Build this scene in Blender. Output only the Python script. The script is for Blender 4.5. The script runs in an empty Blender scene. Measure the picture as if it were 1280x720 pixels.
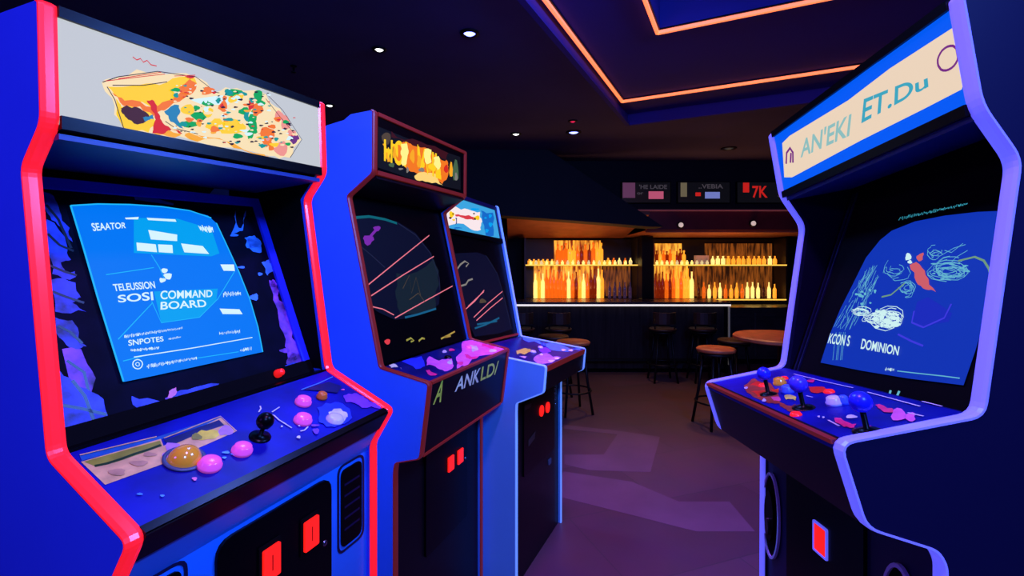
import bpy, bmesh, math, random
from mathutils import Vector, Matrix
from mathutils.geometry import tessellate_polygon
random.seed(11)
sc = bpy.context.scene
COL = sc.collection
PI = math.pi

# ---------------------------------------------------------------- camera, world, lights, exposure
cam_data = bpy.data.cameras.new('camera')
cam_data.sensor_width = 36.0
cam_data.lens = 602.82 / 1280 * 36.0
cam_data.shift_y = -(360 - 330.84) / 1280
cam_data.clip_start = 0.02
cam = bpy.data.objects.new('camera', cam_data)
COL.objects.link(cam)
cam.location = (0, 0, 1.45)
cam.rotation_euler = (PI / 2, 0, 0)
sc.camera = cam
sc.view_settings.view_transform = 'Standard'
sc.view_settings.look = 'None'
sc.view_settings.gamma = 1
sc.view_settings.exposure = 0
sc.view_settings.use_curve_mapping = False
sc.cycles.use_denoising = True
sc.cycles.max_bounces = 6
sc.cycles.sample_clamp_indirect = 3
world = bpy.data.worlds.new('world')
world.use_nodes = True
world.node_tree.nodes['Background'].inputs['Color'].default_value = (0.14, 0.12, 0.46, 1)
world.node_tree.nodes['Background'].inputs['Strength'].default_value = 0.11
sc.world = world


def lamp(kind, name, loc, color, power, target=None, size=.3, spot=70, blend=.6):
    ld = bpy.data.lights.new(name, kind)
    ld.color = color
    ld.energy = power
    if kind == 'AREA':
        ld.shape = 'DISK'
        ld.size = size
    else:
        ld.shadow_soft_size = size
    if kind == 'SPOT':
        ld.spot_size = math.radians(spot)
        ld.spot_blend = blend
    o = bpy.data.objects.new(name, ld)
    COL.objects.link(o)
    o.location = loc
    if target is not None:
        o.rotation_euler = (Vector(target) - Vector(loc)).to_track_quat('-Z', 'Y').to_euler()
    return o


BLUE = (0.10, 0.26, 1.0)
VIOL = (0.42, 0.14, 1.0)
lamp('AREA', 'spot_and_fill', (0.75, -0.7, 2.7), BLUE, 60, (-0.2, 1.7, 1.1), .5)  # unseen blue fill added behind the camera for the cabinet sides
lamp('AREA', 'spot_and_fill', (-1.9, -0.6, 2.3), (0.22, .05, 1.0), 16, (-0.9, 0.8, 1.2), .4)  # unseen violet lamp behind camera left, lights the nearest outer side
lamp('AREA', 'spot_and_fill', (1.75, 1.3, 2.75), (.09, .25, 1.0), 80, (-0.1, 1.3, 0.7), .4)  # added blue fill from the right, brightens the left row's fronts
lamp('SPOT', 'spot_and_fill', (0.55, 2.3, 2.82), (.52, .03, 1.0), 210, (0.75, 2.4, 0), .12, 75, .7)  # violet spot added without a fixture to tint the near floor
lamp('SPOT', 'spot_and_fill', (0.45, 3.7, 2.82), (1.0, .42, .45), 26, (0.40, 3.3, 0), .12, 50, .5)
lamp('SPOT', 'spot_and_fill', (-0.265, 3.0, 2.82), BLUE, 50, (0.3, 2.4, .9), .1, 100, .8)
lamp('SPOT', 'spot_and_fill', (0.15, 0.6, 2.82), (.80, .26, 1.0), 74, (0.1, 1.5, 1.0), .1, 120, .8)  # added spot with no fixture, lifts the pinks on the control panels
lamp('AREA', 'spot_and_fill', (-0.45, 1.9, 2.75), (.12, .22, 1.0), 30, (0.6, 1.1, .8), .3)  # weak blue fill added to brighten the right machine's front
lamp('AREA', 'bar_fill', (0.9, 6.75, 1.02), (1.0, .40, .14), 9, (0.9, 7.0, 3), .7)  # added warm uplight, boosts the counter glow onto the canopy soffit
lamp('AREA', 'bar_fill', (3.0, 6.75, 1.02), (1.0, .36, .10), 9, (3.0, 7.0, 3), .7)  # second added uplight, for the right part of the soffit
lamp('SPOT', 'bar_fill', (2.0, 4.6, 2.82), (1.0, .42, .14), 70, (2.1, 4.5, 0), .1, 62, .9)  # warm spot added without a fixture to brighten the wooden table
lamp('SPOT', 'bar_fill', (1.5, 5.6, 2.82), (1.0, .52, .22), 75, (1.3, 5.0, 0), .1, 75, .9)  # added warm spot, no fixture, browns the floor near the bar


# ---------------------------------------------------------------- materials
def lin(c):
    return tuple(((v / 255) / 12.92 if v / 255 <= .04045 else ((v / 255 + .055) / 1.055) ** 2.4) for v in c)


MATS = {}


def mat(name, rgb=(128, 128, 128), emit=0, rough=.5, metal=0, ergb=None, noise=0, scale=20, coat=0):
    if name in MATS:
        return MATS[name]
    m = bpy.data.materials.new(name)
    m.use_nodes = True
    nt = m.node_tree
    b = nt.nodes['Principled BSDF']
    c = lin(rgb)
    b.inputs['Base Color'].default_value = (*c, 1)
    b.inputs['Roughness'].default_value = rough
    b.inputs['Metallic'].default_value = metal
    b.inputs['Coat Weight'].default_value = coat
    b.inputs['Coat Roughness'].default_value = .12
    if emit:
        e = lin(ergb or rgb)
        b.inputs['Emission Color'].default_value = (*e, 1)
        b.inputs['Emission Strength'].default_value = emit
    if noise:
        tc = nt.nodes.new('ShaderNodeTexCoord')
        n = nt.nodes.new('ShaderNodeTexNoise')
        n.inputs['Scale'].default_value = scale
        n.inputs['Detail'].default_value = 4
        r = nt.nodes.new('ShaderNodeValToRGB')
        r.color_ramp.elements[0].position = .3
        r.color_ramp.elements[1].position = .7
        r.color_ramp.elements[0].color = (*[v * (1 - noise) for v in c], 1)
        r.color_ramp.elements[1].color = (*[min(1, v * (1 + noise)) for v in c], 1)
        nt.links.new(tc.outputs['Object'], n.inputs['Vector'])
        nt.links.new(n.outputs['Fac'], r.inputs['Fac'])
        nt.links.new(r.outputs['Color'], b.inputs['Base Color'])
    MATS[name] = m
    return m


GLOW = dict(cream=(250, 226, 178), yellow=(255, 208, 20), orange=(245, 120, 20), brown=(70, 35, 30), blue=(45, 130, 180),
            amber=(250, 170, 25), red=(215, 40, 20), white=(215, 245, 255), green=(10, 165, 80), teal=(20, 150, 150),
            pink=(240, 150, 140), purple=(110, 50, 130), dark=(40, 20, 35), screen=(0, 118, 244), cyan=(30, 180, 250),
            cyan2=(0, 160, 240), dkgreen=(14, 16, 18), dkred=(60, 14, 10), dim=(80, 66, 50), sand=(255, 214, 120),
            bright=(255, 245, 140), grey=(130, 125, 120), dimgreen=(70, 100, 70), glass=(6, 10, 34), murk=(18, 32, 42),
            teal2=(10, 95, 110), dim2=(30, 34, 62), purple2=(120, 40, 170), tealdim=(20, 90, 130), lpink=(235, 120, 140),
            lred=(220, 60, 70), sky=(60, 165, 225), pale=(250, 232, 235), blue2=(20, 105, 200), dkblue=(60, 60, 120),
            mblue=(0, 90, 245), mcream=(236, 212, 186), mteal=(140, 190, 190), mteal2=(60, 165, 190), mpurple=(120, 40, 130),
            screen2=(12, 50, 178), aqua=(100, 180, 205), wht2=(205, 240, 240), scr3=(24, 40, 185), ygreen=(110, 150, 120),
            violet2=(60, 55, 220), salmon=(205, 92, 100), marq=(196, 201, 208))
PAINT = dict(blue=(45, 60, 255), violet=(130, 60, 240), navy=(6, 6, 30), sky=(70, 150, 255), pink=(255, 90, 150),
             teal=(30, 90, 150), sand=(230, 180, 110), sand2=(200, 150, 100), olive=(150, 150, 40), dgreen=(30, 60, 10),
             indigo=(20, 20, 80), yellow=(240, 220, 50), mauve=(190, 130, 190), bright=(30, 60, 255), lilac=(225, 215, 255),
             hotpink=(255, 100, 200), magenta=(255, 40, 120), cream=(250, 240, 190), lime=(220, 230, 70), white=(250, 250, 255),
             rust=(170, 70, 50), red=(255, 50, 30))


def M(key):
    if key in MATS:
        return MATS[key]
    if key.startswith('g_'):
        m = mat(key, (5, 5, 8), 1.0, .5, ergb=GLOW[key[2:]])
        m.node_tree.nodes['Principled BSDF'].inputs['Specular IOR Level'].default_value = .12
        return m
    k = key[2:]
    if k.startswith('bz'):
        return mat(key, PAINT[k[2:]], 0, .5, noise=.93, scale=26)
    return mat(key, PAINT[k], 0, .35, noise=.22, scale=40)


mat('cab_blue', (40, 132, 255), rough=.32, noise=.06, scale=3)
mat('cab_azure', (62, 140, 255), rough=.32, noise=.06, scale=3)
mat('cab_sky', (100, 180, 255), rough=.32, noise=.06, scale=3)
mat('liner_navy', (10, 10, 44), rough=.5)
mat('cab_violet', (60, 90, 255), rough=.38, noise=.06, scale=3)
mat('cab_navy', (14, 14, 60), rough=.4)
mat('cab_black', (9, 9, 14), rough=.35)
mat('black_gloss', (3, 3, 5), rough=.3)
mat('black_rough', (7, 7, 10), rough=.8)
mat('trim_red', (255, 40, 45), .85, .25, ergb=(255, 24, 34))
mat('trim_maroon', (120, 26, 18), .32, .4, ergb=(125, 34, 30))
mat('trim_ice', (150, 190, 255), .6, .25, ergb=(100, 150, 255))
mat('trim_blue', (150, 150, 255), .75, .25, ergb=(96, 98, 255))
mat('bezel_navy', (5, 5, 26), rough=.6, noise=.5, scale=14)
mat('frame_blue', (40, 60, 255), rough=.4)
mat('panel_navy', (9, 14, 140), rough=.45, noise=.35, scale=9)
mat('panel_dark', (10, 14, 90), rough=.3, noise=.4, scale=9)
mat('soffit_blue', (14, 44, 130), rough=.4)
mat('hotpink', (255, 95, 190), .25, .25)
mat('lilac', (225, 215, 255), rough=.25)
mat('orange', (230, 120, 40), rough=.3)
mat('amber', (235, 160, 40), .12, .12, coat=1)
mat('ball_blue', (30, 40, 255), rough=.3)
mat('ball_violet', (70, 60, 255), rough=.3)
mat('ball_sky', (70, 110, 255), rough=.3)
mat('lamp_red', (255, 30, 30), .7, .3)
mat('coin_red', (255, 30, 20), 1.0, .3, ergb=(255, 30, 20))
mat('chrome', (150, 150, 160), rough=.25, metal=1)
mat('steel', (90, 85, 85), rough=.35, metal=.8, noise=.2, scale=8)
mat('dark_metal', (25, 24, 26), rough=.4, metal=.6)
mat('floor_reflection', (110, 84, 94), rough=.4, noise=.12, scale=4)  # pale colour stands in for light reflected on the floor
mat('ring_pale', (190, 205, 235), rough=.35)
mat('ring_grey', (70, 85, 110), rough=.4)
mat('ceil', (72, 68, 112), rough=.85, noise=.12, scale=1.5)
mat('wall', (18, 17, 24), rough=.8, noise=.2, scale=2)
mat('recess', (52, 40, 150), rough=.8)
mat('neon', (255, 140, 80), 1.0, ergb=(255, 150, 100))
mat('neon_strip', (255, 190, 150), 1.7, ergb=(255, 118, 62))
mat('lens_white', (255, 255, 255), 3.0)
mat('lens_blue', (120, 120, 255), 5.0, ergb=(120, 130, 255))
mat('lens_red', (255, 30, 90), .7)
mat('lens_green', (90, 110, 110), .12)
mat('wood', (190, 100, 60), rough=.4, noise=.25, scale=12)
mat('wood_dark', (46, 26, 18), rough=.5, noise=.25, scale=12)
mat('fascia_brown', (150, 86, 60), rough=.6, noise=.2, scale=6)
mat('fascia_red', (100, 26, 34), rough=.5, noise=.2, scale=5)
mat('ledge_pink', (170, 90, 100), .12, .5)
mat('counter_top', (60, 56, 60), rough=.25)
mat('led_white', (255, 250, 240), 1.0, ergb=(236, 226, 214))
mat('led_grey', (150, 145, 140), .15)
mat('led_amber', (255, 190, 60), 1.2, ergb=(255, 200, 80))
mat('shelf_dark', (20, 14, 10), rough=.5)
mat('menu_black', (8, 8, 10), 1.0, .2, ergb=(12, 12, 18))
mat('menu_grey', (10, 10, 10), 1.0, ergb=(64, 58, 66))
mat('menu_pink', (10, 10, 10), 1.0, ergb=(180, 80, 110))
mat('menu_mauve', (10, 10, 10), 1.0, ergb=(90, 50, 80))
mat('menu_blue', (10, 10, 10), 1.0, ergb=(110, 120, 190))
mat('menu_red', (10, 10, 10), 1.0, ergb=(190, 30, 25))
mat('menu_olive', (10, 10, 10), 1.0, ergb=(100, 90, 70))


def bottle_mat(name, rgb, e):
    m = mat(name, rgb, e, .12, coat=.6)  # glow put into the material for backlight shining through the bottle
    m.node_tree.nodes['Principled BSDF'].inputs['Transmission Weight'].default_value = .35
    return m


BOT = [bottle_mat('bottle_gold', (255, 170, 50), .8), bottle_mat('bottle_amber', (238, 122, 26), .5),
       bottle_mat('bottle_red', (150, 45, 12), .3), bottle_mat('bottle_pale', (255, 225, 140), .8),
       bottle_mat('bottle_brown', (80, 28, 8), .35)]
bottle_mat('bottle_plum', (60, 40, 70), .6)
bottle_mat('glass_pale', (230, 220, 170), .5)


def amber_glass(name, lo, hi):
    m = mat(name, hi, 1.0, .4)
    nt = m.node_tree
    tc = nt.nodes.new('ShaderNodeTexCoord')
    mp = nt.nodes.new('ShaderNodeMapping')
    mp.inputs['Scale'].default_value = (16, 1, 2.2)
    n = nt.nodes.new('ShaderNodeTexNoise')
    n.inputs['Scale'].default_value = 1.6
    n.inputs['Detail'].default_value = 3
    r = nt.nodes.new('ShaderNodeValToRGB')
    r.color_ramp.elements[0].position = .36
    r.color_ramp.elements[1].position = .62
    r.color_ramp.elements[0].color = (*lin(lo), 1)
    r.color_ramp.elements[1].color = (*lin(hi), 1)
    L = nt.links.new
    L(tc.outputs['Object'], mp.inputs['Vector'])
    L(mp.outputs['Vector'], n.inputs['Vector'])
    L(n.outputs['Fac'], r.inputs['Fac'])
    b = nt.nodes['Principled BSDF']
    L(r.outputs['Color'], b.inputs['Emission Color'])
    L(r.outputs['Color'], b.inputs['Base Color'])
    b.inputs['Emission Strength'].default_value = 1.0


amber_glass('back_amber', (120, 42, 6), (255, 186, 60))
amber_glass('back_dim', (34, 14, 5), (130, 70, 20))


for k_, v_ in (('bezel_navy', .06), ('black_gloss', .14), ('black_rough', .06), ('panel_navy', .2), ('panel_dark', .2), ('cab_black', .2), ('liner_navy', .1)):
    MATS[k_].node_tree.nodes['Principled BSDF'].inputs['Specular IOR Level'].default_value = v_


def floor_material():
    m = bpy.data.materials.new('floor_planks')
    m.use_nodes = True
    nt = m.node_tree
    b = nt.nodes['Principled BSDF']
    tc = nt.nodes.new('ShaderNodeTexCoord')
    mp = nt.nodes.new('ShaderNodeMapping')
    mp.inputs['Rotation'].default_value = (0, 0, math.radians(-20))
    br = nt.nodes.new('ShaderNodeTexBrick')
    br.inputs['Scale'].default_value = 1.0
    br.inputs['Brick Width'].default_value = 1.25
    br.inputs['Row Height'].default_value = .62
    br.inputs['Mortar Size'].default_value = .003
    br.inputs['Color1'].default_value = (.105, .056, .066, 1)
    br.inputs['Color2'].default_value = (.14, .078, .090, 1)
    br.inputs['Mortar'].default_value = (.07, .055, .05, 1)
    n = nt.nodes.new('ShaderNodeTexNoise')
    n.inputs['Scale'].default_value = 5
    n.inputs['Detail'].default_value = 6
    mx = nt.nodes.new('ShaderNodeMixRGB')
    mx.blend_type = 'MULTIPLY'
    mx.inputs['Fac'].default_value = .35
    L = nt.links.new
    L(tc.outputs['Object'], mp.inputs['Vector'])
    L(mp.outputs['Vector'], br.inputs['Vector'])
    L(mp.outputs['Vector'], n.inputs['Vector'])
    L(br.outputs['Color'], mx.inputs['Color1'])
    L(n.outputs['Color'], mx.inputs['Color2'])
    L(mx.outputs['Color'], b.inputs['Base Color'])
    b.inputs['Roughness'].default_value = .42
    return m


def counter_material():
    m = bpy.data.materials.new('counter_front')
    m.use_nodes = True
    nt = m.node_tree
    b = nt.nodes['Principled BSDF']
    tc = nt.nodes.new('ShaderNodeTexCoord')
    mp = nt.nodes.new('ShaderNodeMapping')
    mp.inputs['Scale'].default_value = (14, 14, .8)
    n = nt.nodes.new('ShaderNodeTexNoise')
    n.inputs['Scale'].default_value = 2
    n.inputs['Detail'].default_value = 5
    r = nt.nodes.new('ShaderNodeValToRGB')
    r.color_ramp.elements[0].color = (.004, .003, .005, 1)
    r.color_ramp.elements[1].color = (.04, .032, .038, 1)
    L = nt.links.new
    L(tc.outputs['Object'], mp.inputs['Vector'])
    L(mp.outputs['Vector'], n.inputs['Vector'])
    L(n.outputs['Fac'], r.inputs['Fac'])
    L(r.outputs['Color'], b.inputs['Base Color'])
    b.inputs['Roughness'].default_value = .9
    b.inputs['Specular IOR Level'].default_value = .1
    return m


# ---------------------------------------------------------------- mesh helpers
def link(name, bm, mats, parent=None, smooth=False, bevel=0):
    bmesh.ops.recalc_face_normals(bm, faces=bm.faces[:])
    me = bpy.data.meshes.new(name)
    bm.to_mesh(me)
    bm.free()
    for m in (mats if isinstance(mats, list) else [mats]):
        me.materials.append(MATS[m] if isinstance(m, str) else m)
    if smooth:
        me.polygons.foreach_set('use_smooth', [True] * len(me.polygons))
    o = bpy.data.objects.new(name, me)
    COL.objects.link(o)
    if parent is not None:
        o.parent = parent
    if bevel:
        md = o.modifiers.new('bevel', 'BEVEL')
        md.width = bevel
        md.segments = 2
        md.limit_method = 'ANGLE'
    return o


def tag(o, label, cat, group=None):
    o['label'] = label
    o['category'] = cat
    if group:
        o['group'] = group
    return o


def struct(o):
    o['kind'] = 'structure'
    return o


def empty(name, loc, rz=0):
    o = bpy.data.objects.new(name, None)
    o.empty_display_size = .1
    COL.objects.link(o)
    o.location = loc
    o.rotation_euler = (0, 0, rz)
    return o


def hexa(bm, pts):
    """eight corners: bottom loop of four, then top loop of four"""
    v = [bm.verts.new(p) for p in pts]
    for f in ((0, 1, 2, 3), (4, 5, 6, 7), (0, 1, 5, 4), (1, 2, 6, 5), (2, 3, 7, 6), (3, 0, 4, 7)):
        bm.faces.new([v[i] for i in f])


def box(bm, x0, x1, y0, y1, z0, z1):
    hexa(bm, [(x0, y0, z0), (x1, y0, z0), (x1, y1, z0), (x0, y1, z0), (x0, y0, z1), (x1, y0, z1), (x1, y1, z1), (x0, y1, z1)])


def bx(name, m, dims, parent=None, bevel=0):
    bm = bmesh.new()
    box(bm, *dims)
    return link(name, bm, m, parent, bevel=bevel)


def prism(bm, lo, hi):
    """two matching loops of points, closed and joined (loops may be concave)"""
    a = [bm.verts.new(p) for p in lo]
    b = [bm.verts.new(p) for p in hi]
    n = len(a)
    for i in range(n):
        bm.faces.new((a[i], a[(i + 1) % n], b[(i + 1) % n], b[i]))
    for loop, vs in ((lo, a), (hi, b)):
        for t in tessellate_polygon([[Vector(p) for p in loop]]):
            try:
                bm.faces.new([vs[i] for i in t])
            except ValueError:
                pass


def lathe(bm, prof, n=24, at=(0, 0, 0), mat4=None):
    """profile of (radius, height) turned round the z axis"""
    rings = []
    for r, z in prof:
        ring = []
        for i in range(n):
            a = 2 * PI * i / n
            p = Vector((r * math.cos(a), r * math.sin(a), z))
            if mat4 is not None:
                p = mat4 @ p
            ring.append(bm.verts.new(p + Vector(at)))
        rings.append(ring)
    for q in range(len(rings) - 1):
        for i in range(n):
            bm.faces.new((rings[q][i], rings[q][(i + 1) % n], rings[q + 1][(i + 1) % n], rings[q + 1][i]))
    for e in (0, -1):
        if prof[e][0] > 1e-5:
            bm.faces.new(rings[e])
    bmesh.ops.remove_doubles(bm, verts=bm.verts[:], dist=1e-6)


def tube(bm, pts, r, n=8):
    pts = [Vector(p) for p in pts]
    rings = []
    for i, p in enumerate(pts):
        d = (pts[min(i + 1, len(pts) - 1)] - pts[max(i - 1, 0)]).normalized()
        x = d.cross(Vector((0, 0, 1)) if abs(d.z) < .95 else Vector((1, 0, 0))).normalized()
        y = d.cross(x).normalized()
        rings.append([bm.verts.new(p + r * (math.cos(2 * PI * k / n) * x + math.sin(2 * PI * k / n) * y)) for k in range(n)])
    for a, b in zip(rings, rings[1:]):
        for k in range(n):
            bm.faces.new((a[k], a[(k + 1) % n], b[(k + 1) % n], b[k]))
    bm.faces.new(rings[0])
    bm.faces.new(rings[-1])


def rounded(pts, r, seg=4, closed=False):
    """polyline with its corners rounded"""
    out = []
    n = len(pts)
    for i, p in enumerate(pts):
        if not closed and i in (0, n - 1):
            out.append(p)
            continue
        p = Vector(p)
        a = Vector(pts[i - 1])
        b = Vector(pts[(i + 1) % n])
        la, lb = (a - p).length, (b - p).length
        k = min(r, la * .45, lb * .45)
        s, e = p + (a - p).normalized() * k, p + (b - p).normalized() * k
        for j in range(seg + 1):
            t = j / seg
            out.append(tuple((1 - t) ** 2 * s + 2 * t * (1 - t) * p + t * t * e))
    return out


def text_points(s):
    """triangles of a line of lettering, normalised to a 1 x 1 box"""
    cu = bpy.data.curves.new('lettering', 'FONT')
    cu.body = s
    cu.offset = .018
    o = bpy.data.objects.new('lettering', cu)
    COL.objects.link(o)
    bpy.context.view_layer.update()
    me = o.evaluated_get(bpy.context.evaluated_depsgraph_get()).to_mesh()
    vs = [v.co.copy() for v in me.vertices]
    fs = [tuple(p.vertices) for p in me.polygons]
    o.evaluated_get(bpy.context.evaluated_depsgraph_get()).to_mesh_clear()
    bpy.data.objects.remove(o)
    bpy.data.curves.remove(cu)
    x0, x1 = min(v.x for v in vs), max(v.x for v in vs)
    y0, y1 = min(v.y for v in vs), max(v.y for v in vs)
    return [((v.x - x0) / (x1 - x0), (v.y - y0) / (y1 - y0)) for v in vs], fs


# ---------------------------------------------------------------- artwork laid on the cabinets
# u runs along a cabinet's width in metres, t is the fraction of the way down each named plane
PLANES = {'c1_marquee': ('c1', (-0.246, 1.897), (-0.237, 1.693)), 'c1_bezel': ('c1', (-0.491, 1.628), (-0.269, 1.115)), 'c1_panel': ('c1', (-0.219, 1.125), (0, 1.03)), 'c1_front': ('c1', (-0.072, 0.93), (-0.072, 0.1)), 'c2_marquee': ('c2', (-0.211, 1.953), (-0.213, 1.752)), 'c2_bezel': ('c2', (-0.341, 1.698), (-0.197, 1.117)), 'c2_panel': ('c2', (-0.185, 1.113), (0, 1.079)), 'c2_apron': ('c2', (0, 1.079), (-0.032, 0.842)), 'c2_front': ('c2', (-0.14, 0.83), (-0.14, 0.1)), 'c3_face': ('c3', (-0.545, 1.818), (-0.394, 1.057)), 'c3_panel': ('c3', (-0.384, 1.057), (0, 1.011)), 'c3_front': ('c3', (-0.15, 0.83), (-0.15, 0.1)), 'c4_marquee': ('c4', (-0.189, 1.886), (-0.219, 1.708)), 'c4_bezel': ('c4', (-0.41, 1.73), (-0.235, 1.19)), 'c4_panel': ('c4', (-0.222, 1.206), (0, 1.157)), 'c4_apron': ('c4', (0, 1.157), (-0.041, 1.023)), 'c4_front': ('c4', (-0.17, 0.98), (-0.17, 0.1))}
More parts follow.
